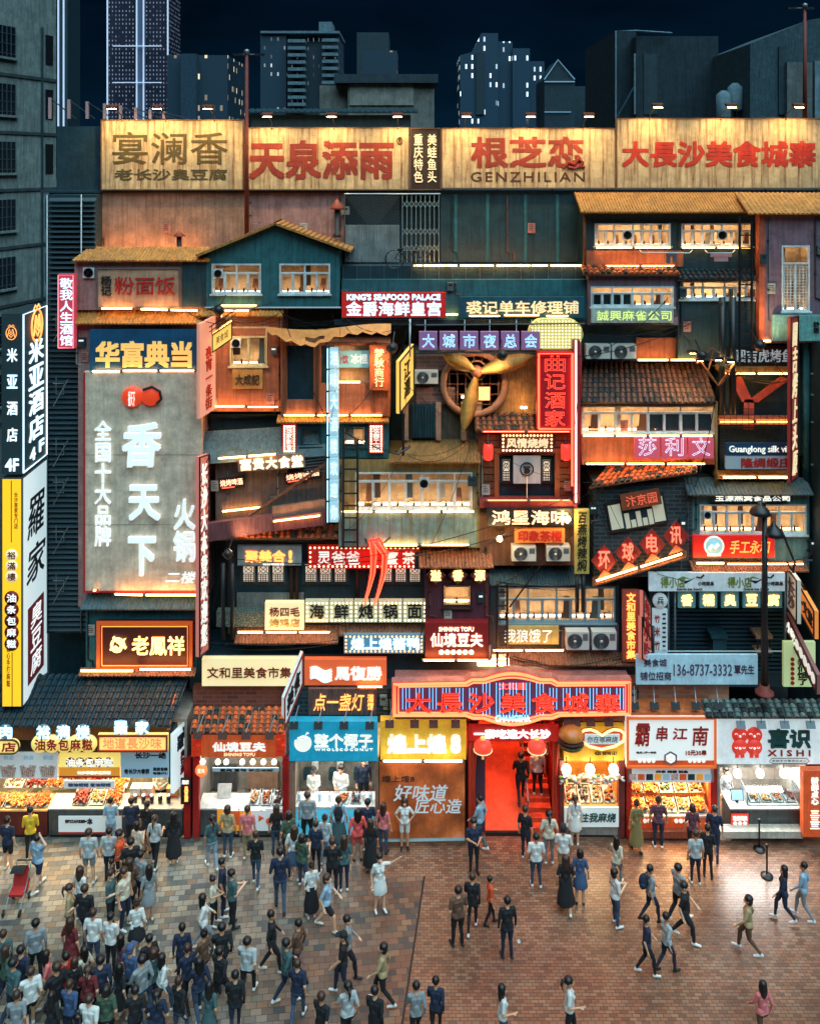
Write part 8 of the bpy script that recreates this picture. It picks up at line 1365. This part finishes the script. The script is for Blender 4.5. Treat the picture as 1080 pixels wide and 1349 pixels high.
PEOPLE = [
 # left stall and queue
 ('person in navy top and dark shorts at the left edge by the fried rolls', 10, 1148, 'ms', 170, 'short', 'navy', 'black', 's'),
 ('person in bright yellow top leaning to the dough sticks', 40, 1134, 'mp', 190, 'short', 'yellow', 'black', 'l'),
 ('person in pale blue tee and navy shorts with one hand behind the head', 50, 1172, 'mr', 150, 'short', 'lblue', 'navy', 's'),
 ('person in loose pale grey tee and grey shorts alone before the poster counter', 117, 1164, 'ms', 180, 'short', 'lgrey', 'grey', 's'),
 ('person in grey blue shirt right at the poster of the tiled stall', 146, 1118, 'mp', 185, 'short', 'lblue', 'ljeans', ''),
 ('person in dark navy shirt at the dark sauce jars', 173, 1118, 'mp', 185, 'short', 'navy', 'black', ''),
 ('person with ponytail in black tee beside the sauce jars', 194, 1124, 'fs', 170, 'pony', 'black', 'black', 'k'),
 ('person in grey tee and dark trousers queuing left of the orange shirt', 144, 1162, 'ms', 180, 'short', 'lgrey', 'navy', 'x'),
 ('person in orange red shirt in the queue at the tiled stall', 158, 1168, 'mp', 95, 'short', 'orange', 'black', 'x'),
 ('person in cream tee with dark trousers in the queue behind the sauce jars', 181, 1154, 'fp', 160, 'bob', 'cream', 'black', ''),
 ('person with ponytail in pale printed tee and wide black trousers in the queue', 204, 1142, 'fb', 175, 'pony', 'lgrey', 'black', 'n'),
 ('person in long black coat standing by the red post', 229, 1137, 'fs', 190, 'long', 'black', 'black', 'ml'),
 ('small dark haired person in black crouched close to the orange shirt', 148, 1190, 'fp', 120, 'short', 'black', 'black', '', .8),
 ('person in brown top with dark trousers behind the orange shirt', 170, 1206, 'fp', 200, 'long', 'brown', 'black', 'b'),
 ('person in grey tee half hidden behind the brown top', 186, 1196, 'ms', 150, 'short', 'grey', 'navy', ''),
 ('person in white and teal tee facing right in the middle of the left crowd', 146, 1226, 'mp', 80, 'short', 'teal', 'black', ''),
 ('person in cream tee close behind the teal tee', 164, 1222, 'ms', 70, 'short', 'cream', 'navy', ''),
 ('person with brown ponytail in beige top reaching to the left crowd', 92, 1242, 'fp', 100, 'pony', 'khaki', 'brown', 'b'),
 ('person in black jacket with dark trousers walking in the left crowd', 112, 1246, 'mb', 170, 'short', 'black', 'navy', 'lx'),
 ('person in white tee and dark jeans with back turned in the left crowd', 123, 1280, 'ms', 175, 'short', 'white', 'jeans', ''),
 ('person in white shirt and black trousers beside the white tee and jeans', 146, 1284, 'mp', 165, 'short', 'white', 'black', 'x'),
 ('person with long dark hair in maroon dress in the left crowd', 93, 1288, 'fs', 160, 'long', 'maroon', 'maroon', 'd'),
 ('tall person in grey top and black trousers standing apart at the left', 47, 1296, 'ms', 200, 'short', 'grey', 'black', 'lx', 1.05),
 ('person in dark teal clothes cut by the left edge below the pushchair', 4, 1306, 'mw', 200, 'short', 'teal', 'black', 'l'),
 ('person with white shoulder bag and black skirt right of the white shirt', 180, 1262, 'fw', 200, 'bun', 'white', 'black', 'k'),
 ('dark clothed person standing alone right of the left crowd', 240, 1300, 'ms', 190, 'short', 'navy', 'black', 'lx', 1.03),
 ('person in lilac tee walking among the left front crowd', 160, 1312, 'fw', 140, 'long', 'plum', 'jeans', ''),
 ('person in black tee and blue jeans walking in the left front crowd', 196, 1312, 'mw', 220, 'short', 'black', 'jeans', ''),
 ('person in red tee among the dark front crowd', 86, 1340, 'mw', 240, 'short', 'red', 'black', ''),
 ('person in pale pink tee striding at the left front', 62, 1334, 'fw', 120, 'long', 'pink', 'khaki', ''),
 ('person in cream dress striding behind the red tee', 110, 1326, 'fw', 250, 'long', 'cream', 'cream', 'd'),
 ('person in navy hoodie in the thick of the left front crowd', 132, 1346, 'mw', 200, 'short', 'navy', 'navy', 'l'),
 ('person in black dress in the thick of the left front crowd', 158, 1352, 'fw', 160, 'long', 'black', 'black', 'd'),
 ('person in grey shirt and jeans in the left front crowd', 186, 1346, 'mw', 230, 'short', 'grey', 'jeans', 'l'),
 ('person in teal tee at the bottom left corner', 18, 1350, 'mw', 150, 'short', 'teal', 'navy', ''),
 ('person in white tee and black shorts at the bottom left', 40, 1362, 'mw', 210, 'short', 'white', 'black', 's'),
 ('person in blue shirt cut by the bottom edge left of the black dress', 92, 1378, 'mw', 170, 'short', 'blue', 'navy', 'l'),
 ('person in dark green top cut by the bottom edge', 140, 1384, 'fw', 190, 'bob', 'green', 'black', ''),
 ('person in black tee cut by the bottom edge under the grey shirt', 178, 1386, 'mw', 200, 'short', 'black', 'black', 'x'),
 ('person in white blouse striding right of the left front crowd', 214, 1336, 'fw', 130, 'long', 'white', 'jeans', 'l'),
 # tofu and coconut stalls
 ('person with ponytail in green grey tee and pale jeans at the tofu stall', 279, 1144, 'fb', 210, 'pony', 'teal', 'ljeans', 'n'),
 ('person in tan top and jeans at the tofu stall posters', 300, 1130, 'fs', 170, 'bob', 'khaki', 'jeans', 'b'),
 ('person in dusty pink tee and beige trousers at the tofu stall', 326, 1134, 'ms', 180, 'short', 'pink', 'khaki', ''),
 ('person in black tee and dark jeans with back turned before the tofu stall', 337, 1168, 'mb', 180, 'short', 'black', 'jeans', 'n'),
 ('tall person in slate shirt and dark jeans walking before the coconut stall', 369, 1200, 'mb', 190, 'short', 'navy', 'jeans', 'lx', 1.08),
 ('person with long hair in white top left of the coconut queue', 388, 1160, 'fs', 170, 'long', 'white', 'jeans', 'k'),
 ('person in pale green tee and jeans in the coconut queue', 398, 1170, 'fp', 150, 'bob', 'green', 'jeans', 'n'),
 ('person in grey tee and dark trousers at the blue coconut counter', 405, 1112, 'ms', 180, 'short', 'grey', 'black', 'x'),
 ('person in teal dress carrying a dark backpack at the coconut counter', 446, 1116, 'fs', 180, 'bun', 'lblue', 'teal', 'mb'),
 ('person in coral hoodie at the right of the coconut counter', 471, 1134, 'fs', 190, 'long', 'coral', 'coral', 'sl'),
 ('person with long brown hair in black dress beside the coral hoodie', 488, 1150, 'fs', 180, 'long', 'black', 'black', 'mb'),
 ('person in dark tee and jeans beyond the coral hoodie', 484, 1122, 'ms', 190, 'short', 'navy', 'jeans', ''),
 ('person with long black hair in pink tee and blue jeans by the tarpaulin', 505, 1125, 'fs', 160, 'long', 'pink', 'jeans', ''),
 ('person in white shirt and white shorts facing the square before the tarpaulin', 533, 1118, 'fh', 0, 'long', 'white', 'white', 'sx'),
 ('person in white dress pointing an arm to the right alone on the paving', 500, 1199, 'fr', 20, 'bob', 'white', 'white', 'dn'),
 ('person with brown hair in white top and long black skirt before the coconut queue', 410, 1210, 'fs', 200, 'bun', 'white', 'black', 'mbn'),
 ('person in black tee and black trousers with back turned in the coconut queue', 438, 1178, 'mp', 180, 'short', 'black', 'black', ''),
 ('person with long black hair and teal tee beside the black tee', 453, 1174, 'fs', 190, 'long', 'teal', 'navy', ''),
 ('person in pale tee and black shorts turning right before the coconut queue', 431, 1226, 'fw', 80, 'bob', 'lblue', 'black', 'sn'),
 ('person in printed grey blouse in the middle of the coconut queue', 428, 1140, 'fs', 170, 'bun', 'lgrey', 'ljeans', ''),
 ('person with dark bob in green top near the tofu post', 380, 1138, 'fb', 200, 'bob', 'green', 'black', ''),
 ('person in teal shirt with arms round a friend in the middle left', 306, 1222, 'mp', 120, 'short', 'teal', 'black', 'x'),
 ('person in navy tee close to the teal shirt', 293, 1206, 'ms', 100, 'short', 'navy', 'navy', ''),
 ('person with dark bun sitting low before the teal shirt', 281, 1218, 'fp', 80, 'bun', 'cream', 'black', '', .85),
 ('person in white coat striding past the teal shirt', 268, 1252, 'fw', 110, 'long', 'white', 'grey', 'l'),
 ('person in black with white shoes striding in the middle', 358, 1282, 'mw', 100, 'short', 'black', 'black', 'ln'),
 ('person in brown jacket striding right of the tall slate shirt', 392, 1292, 'mw', 250, 'short', 'brown', 'navy', 'l'),
 ('person in plain grey shirt crossing the middle of the square', 458, 1288, 'mw', 90, 'short', 'grey', 'black', 'l'),
 ('person in dark tee crossing behind the plain grey shirt', 452, 1312, 'mw', 270, 'cap', 'black', 'navy', ''),
 ('person in khaki jacket crossing beside the drain slot', 504, 1324, 'fw', 260, 'bob', 'khaki', 'black', 'l'),
 ('person in black hoodie at the bottom left of the middle', 290, 1330, 'mw', 150, 'short', 'black', 'black', 'lx'),
 ('person in deep blue top at the bottom left of the middle', 262, 1342, 'fw', 210, 'long', 'navy', 'jeans', 'l'),
 ('person in black shirt cut by the bottom edge in the dark middle group', 310, 1366, 'mw', 190, 'short', 'black', 'navy', 'l'),
 ('person in dark teal dress cut by the bottom edge in the dark middle group', 276, 1380, 'fw', 170, 'long', 'teal', 'teal', 'd'),
 ('person in navy tee walking below the striding white shoes', 392, 1348, 'mw', 170, 'short', 'navy', 'jeans', ''),
 ('person in pale shirt cut by the bottom edge by the drain slot', 458, 1380, 'fw', 200, 'pony', 'lgrey', 'black', ''),
 ('person in dark jacket cut by the bottom edge right of the pale shirt', 494, 1390, 'mw', 160, 'short', 'black', 'black', 'lx'),
 ('person in black top cut by the bottom edge below the navy tee', 424, 1394, 'mw', 150, 'short', 'black', 'jeans', ''),
 ('person in grey hoodie cut by the bottom edge left of the drain slot', 548, 1380, 'mw', 190, 'short', 'grey', 'black', 'l'),
 ('person in dark trousers and navy shirt right of the drain slot', 574, 1372, 'mw', 170, 'short', 'navy', 'black', 'l'),
 # gate
 ('person in pale blue shirt hurrying left of the ramp', 632, 1116, 'mw', 240, 'short', 'lblue', 'teal', 'l'),
 ('person in dark shirt looking at a phone below the ramp', 624, 1150, 'mp', 10, 'short', 'navy', 'black', ''),
 ('tall person in black walking away below the ramp', 622, 1228, 'mw', 170, 'short', 'black', 'black', 'ln', 1.04),
 ('slim dark person left of the tall black one', 603, 1248, 'ms', 200, 'short', 'brown', 'black', 'x'),
 ('child in orange and black top holding a drink below the ramp', 646, 1219, 'mb', 100, 'short', 'orange', 'black', 'x', .82),
 ('tall dark person standing right of the orange child', 668, 1264, 'ms', 190, 'short', 'black', 'navy', 'lx', 1.05),
 ('person in white tee and blue jeans with back turned before the stair', 706, 1170, 'ms', 180, 'short', 'white', 'jeans', 'n'),
 ('person in black tee and dark trousers at the foot of the stair', 692, 1134, 'ms', 150, 'short', 'black', 'navy', 'n'),
 ('person with ponytail in cream tee and grey trousers at the foot of the stair', 723, 1138, 'fs', 180, 'pony', 'cream', 'grey', 'n'),
 ('person with blue cap in white tee and khaki trousers beside the burger stall', 742, 1158, 'mp', 170, 'cap', 'white', 'khaki', ''),
 ('person with long ponytail in loose white blouse at the burger counter', 757, 1114, 'fs', 180, 'pony', 'white', 'cream', 'dl'),
 ('person with long hair in black dress before the burger stall', 745, 1201, 'fb', 180, 'long', 'black', 'black', 'mn'),
 ('person in blue dress beside the black dress', 764, 1192, 'fs', 170, 'bob', 'blue', 'blue', 'dx'),
 ('person with long dark hair in white tee at the bottom edge before the ramp', 662, 1384, 'fb', 100, 'long', 'white', 'jeans', 's'),
 ('person with ponytail in white blouse and black trousers at the bottom edge', 750, 1372, 'fb', 90, 'pony', 'white', 'black', ''),
 # right
 ('person with hair bun in long olive dress at the skewer stall', 838, 1122, 'fb', 190, 'bun', 'olive', 'olive', 'mb'),
 ('person in dark tee and navy trousers with a hip bag at the skewer stall', 867, 1117, 'fs', 175, 'bun', 'plum', 'navy', 'b'),
 ('person in white tank top and navy trousers with back turned before the skewer stall', 916, 1166, 'ms', 180, 'short', 'lgrey', 'navy', ''),
 ('person in black tee just behind the white tank top', 932, 1158, 'ms', 160, 'short', 'black', 'black', 'x'),
 ('person in navy overalls with back turned at the corner of the pastry stall', 941, 1132, 'mb', 160, 'short', 'navy', 'navy', 'x'),
 ('person in dark flowered blouse before the skewer counter', 912, 1128, 'fs', 170, 'bob', 'plum', 'black', 'b'),
 ('person in white top and jeans walking with a phone before the burger stall', 810, 1220, 'fp', 110, 'bob', 'white', 'jeans', 'n'),
 ('person in cream tee behind the phone walker', 812, 1170, 'fw', 150, 'long', 'cream', 'grey', ''),
 ('person in grey tee with a dark rucksack walking in the right half', 857, 1216, 'mw', 100, 'short', 'grey', 'navy', ''),
 ('person in dark grey shirt and white shoes striding in the right half', 894, 1214, 'mw', 120, 'short', 'grey', 'black', 'ln'),
 ('person in navy tee striding below the rucksack walker', 852, 1286, 'mw', 90, 'short', 'navy', 'black', ''),
 ('person in pale grey shirt striding beside the navy tee', 878, 1282, 'mw', 110, 'short', 'lgrey', 'navy', 'l'),
 ('person in black tee and white shoes striding between two grey shirts', 902, 1240, 'mw', 70, 'short', 'black', 'black', 'n'),
 ('person in khaki shirt striding alone in the far right', 985, 1256, 'fw', 250, 'bob', 'khaki', 'brown', 'ln'),
 ('person in dark blouse crossing right of the barrier posts', 1032, 1214, 'fw', 260, 'long', 'navy', 'navy', 'l'),
 ('person in pale blue shirt at the right edge by the barrier posts', 1058, 1212, 'mw', 240, 'short', 'lblue', 'grey', 'l'),
 ('person in dusty pink top cut by the bottom right edge', 1004, 1376, 'fw', 200, 'long', 'pink', 'brown', 'l'),
 ('person in black top wedged between the red tee and the cream dress', 98, 1346, 'fw', 200, 'bob', 'black', 'black', 'l'),
 ('person in navy jacket at the bottom left behind the white tee', 28, 1330, 'mw', 170, 'short', 'navy', 'black', 'lx'),
 ('person in dark green shirt at the left edge over the corner', 8, 1326, 'fw', 140, 'long', 'green', 'navy', 'l'),
 ('person in black shirt at the left front beside the pale pink tee', 74, 1356, 'mw', 230, 'short', 'black', 'navy', ''),
 ('person in maroon top in the thick of the left front crowd', 116, 1356, 'fw', 190, 'pony', 'maroon', 'black', ''),
 ('person in slate blue shirt left of the grey shirt and jeans', 172, 1330, 'mw', 160, 'cap', 'blue', 'black', 'l'),
 ('person with brown bob in teal top behind the grey shirt and jeans', 202, 1330, 'fw', 210, 'bob', 'teal', 'jeans', 'b'),
 ('person in black coat cut by the bottom edge beside the blue shirt', 68, 1392, 'fw', 180, 'long', 'black', 'black', 'ml'),
 ('person in grey tee cut by the bottom edge at the corner', 22, 1396, 'mw', 190, 'short', 'grey', 'jeans', ''),
 ('person in white tee cut by the bottom edge beside the dark green top', 118, 1398, 'mw', 170, 'short', 'white', 'navy', ''),
 ('person in navy dress cut by the bottom edge right of the black tee', 206, 1392, 'fw', 200, 'pony', 'navy', 'navy', 'd'),
 ('person in black hoodie cut by the bottom edge right of the navy dress', 236, 1376, 'mw', 150, 'short', 'black', 'jeans', 'l'),
 ('person in dark brown top walking above the deep blue top', 268, 1306, 'fw', 230, 'bun', 'brown', 'black', 'l'),
 ('person in black shirt walking beside the dark brown top', 292, 1296, 'mw', 200, 'short', 'black', 'navy', 'lx'),
 ('person in pale tee walking behind the dark middle group', 326, 1316, 'mw', 170, 'short', 'lgrey', 'black', ''),
 ('person in navy shirt at the left end of the dark middle group', 246, 1330, 'mw', 220, 'short', 'navy', 'black', 'l'),
 ('person in teal shirt below the brown jacket', 378, 1322, 'mw', 120, 'short', 'teal', 'navy', 'l'),
 ('person in black tee in the queue gap behind the cream tee', 172, 1178, 'ms', 200, 'short', 'black', 'black', 'x'),
 ('person in grey dress among the left queue tail', 196, 1214, 'fs', 210, 'long', 'grey', 'grey', 'd'),
 ('person in white tee in front of the black jacket walker', 106, 1214, 'fs', 150, 'long', 'white', 'jeans', ''),
 ('person in dark top in the coconut queue beside the green tee', 416, 1152, 'ms', 170, 'short', 'navy', 'black', ''),
 ('person with long hair in black top close to the tofu stall post', 364, 1126, 'fs', 190, 'long', 'black', 'jeans', ''),
]
for q in PEOPLE: person(*q[:9], *(q[9:] if len(q) > 9 else ()))
STAFF = [('seller with white cap and dark apron in the coconut stall', X(413, 1.0), 1.0, 'mp', 0, 'cap', 'white', 'black'), ('seller in white shirt pouring in the coconut stall', X(449, 1.05), 1.05, 'mp', -20, 'short', 'white', 'white'), ('seller in dark shirt at the right of the coconut stall', X(479, 1.5), 1.5, 'ms', 10, 'short', 'navy', 'black'), ('seller in grey behind the till of the pastry stall', X(957, 1.1), 1.1, 'fs', 20, 'bob', 'grey', 'black'), ('seller in white cap behind the tiled stall counter', X(212, 1.1), 1.1, 'mp', 0, 'cap', 'lgrey', 'black')]
for lb, x, y, kd, ro, ha, to, bo in STAFF: person(lb, 0, 0, kd, ro, ha, to, bo, 'l', 1.0, (x, y, .004))
# on the stair: treads rise .15 every .26 m from y=.3
for lb, x, i, kd, ha, to, bo, fl_ in (('person in white tee and dark trousers on the lower stair', 708, 3, 'ms', 'short', 'white', 'black', 'n'), ('person in grey blouse and pale trousers on the stair right of the white tee', 721, 5, 'fs', 'bob', 'lgrey', 'khaki', 'l'), ('person in black tee and white shorts higher on the stair', 703, 8, 'mb', 'short', 'black', 'white', 's'), ('person in red top high on the stair', 716, 10, 'fs', 'long', 'red', 'maroon', ''), ('person in dark dress near the top of the stair', 722, 13, 'fs', 'long', 'plum', 'black', 'd')):
    y = .3+i*.26+.13; person(lb, 0, 0, kd, 180, ha, to, bo, fl_, .97, (X(x, y), y, .13+i*.15))
person('dark person stepping onto the red ramp', 0, 0, 'mw', 180, 'short', 'black', 'black', 'lx', 1.0, (X(686, .9), .9, .57))
# carried and rolling things
for lb, px, py, m, q in (('dark backpack on the teal dress at the coconut counter', 446, 1116, 'black', -.17), ('dark rucksack on the grey tee walking in the right half', 857, 1216, 'navy', 0)):
    y = GY(py); o = Vector((X(px, y), y+q, 1.0)); k = MB(); mm = cm(m)
    if q == 0: o += Vector((-.2, .02, 0))
    ell(k, o.x, o.y, o.z+.2, .15, .11, .23, mm); ell(k, o.x-.03 if q == 0 else o.x, o.y-.06, o.z+.12, .11, .08, .11, mm)
    for s in (-1, 1): k.tube([(o.x+s*.09, o.y+.05, o.z+.36), (o.x+s*.1, o.y+.16, o.z+.40), (o.x+s*.11, o.y+.25, o.z+.28)] if q else [(o.x+.05, o.y+s*.09, o.z+.36), (o.x+.16, o.y+s*.1, o.z+.4), (o.x+.25, o.y+s*.11, o.z+.28)], .018, mm, 5)
    k.build('backpack', label=lb, cat='backpack')
y = GY(1196); x = X(22, y); t = thing('pushchair', 'red and black pushchair with a dark hood at the left', 'pushchair', (x, y, 0)); RC_ = cm('red'); BK = cm('black')
k = MB(); k.slab((x-.2, y-.1, .45), (x+.2, y-.1, .45), (x+.2, y+.25, .5), (x-.2, y+.25, .5), .08, RC_); k.slab((x-.2, y+.2, .5), (x+.2, y+.2, .5), (x+.2, y+.35, .95), (x-.2, y+.35, .95), .06, RC_); k.build('seat', t)
k = MB(); k.lathe([(.26, -.2), (.27, 0), (.26, .2)], x, y+.15, .82, BK, 10, 0, -10, 130); k.build('hood', t); k = MB()
for s in (-1, 1): k.tube([(x+s*.22, y-.35, .1), (x+s*.22, y+.25, .6), (x+s*.22, y+.55, 1.0)], .016, STEEL, 5); k.tube([(x+s*.22, y+.35, .1), (x+s*.22, y+.0, .48)], .016, STEEL, 5)
k.tube([(x-.22, y+.55, 1.0), (x+.22, y+.55, 1.0)], .02, BLACK, 6); k.build('frame', t)
for s in (-1, 1):
    for d in (-.35, .35): k = MB(); k.lathe([(.03, -.02), (.1, -.02), (.1, .02), (.03, .02)], x+s*.24, y+d, .105, BLACK, 14, 0); k.build('wheel', t)
k = MB(); k.slab((x-.17, y+.28, .25), (x+.17, y+.28, .25), (x+.17, y+.5, .5), (x-.17, y+.5, .5), .12, RC_); k.build('basket', t)
for x_, y_ in ((X(620, -3), -2.6),): k = MB(); ell(k, x_+1.3, y_-1.4, .02, .05, .08, .012, CTOP); k.build('litter_scrap', label='small white paper scrap on the red setts below the ramp', cat='litter')
for o in list(bpy.data.objects):
    if o.name.startswith('lettering source'): bpy.data.objects.remove(o)
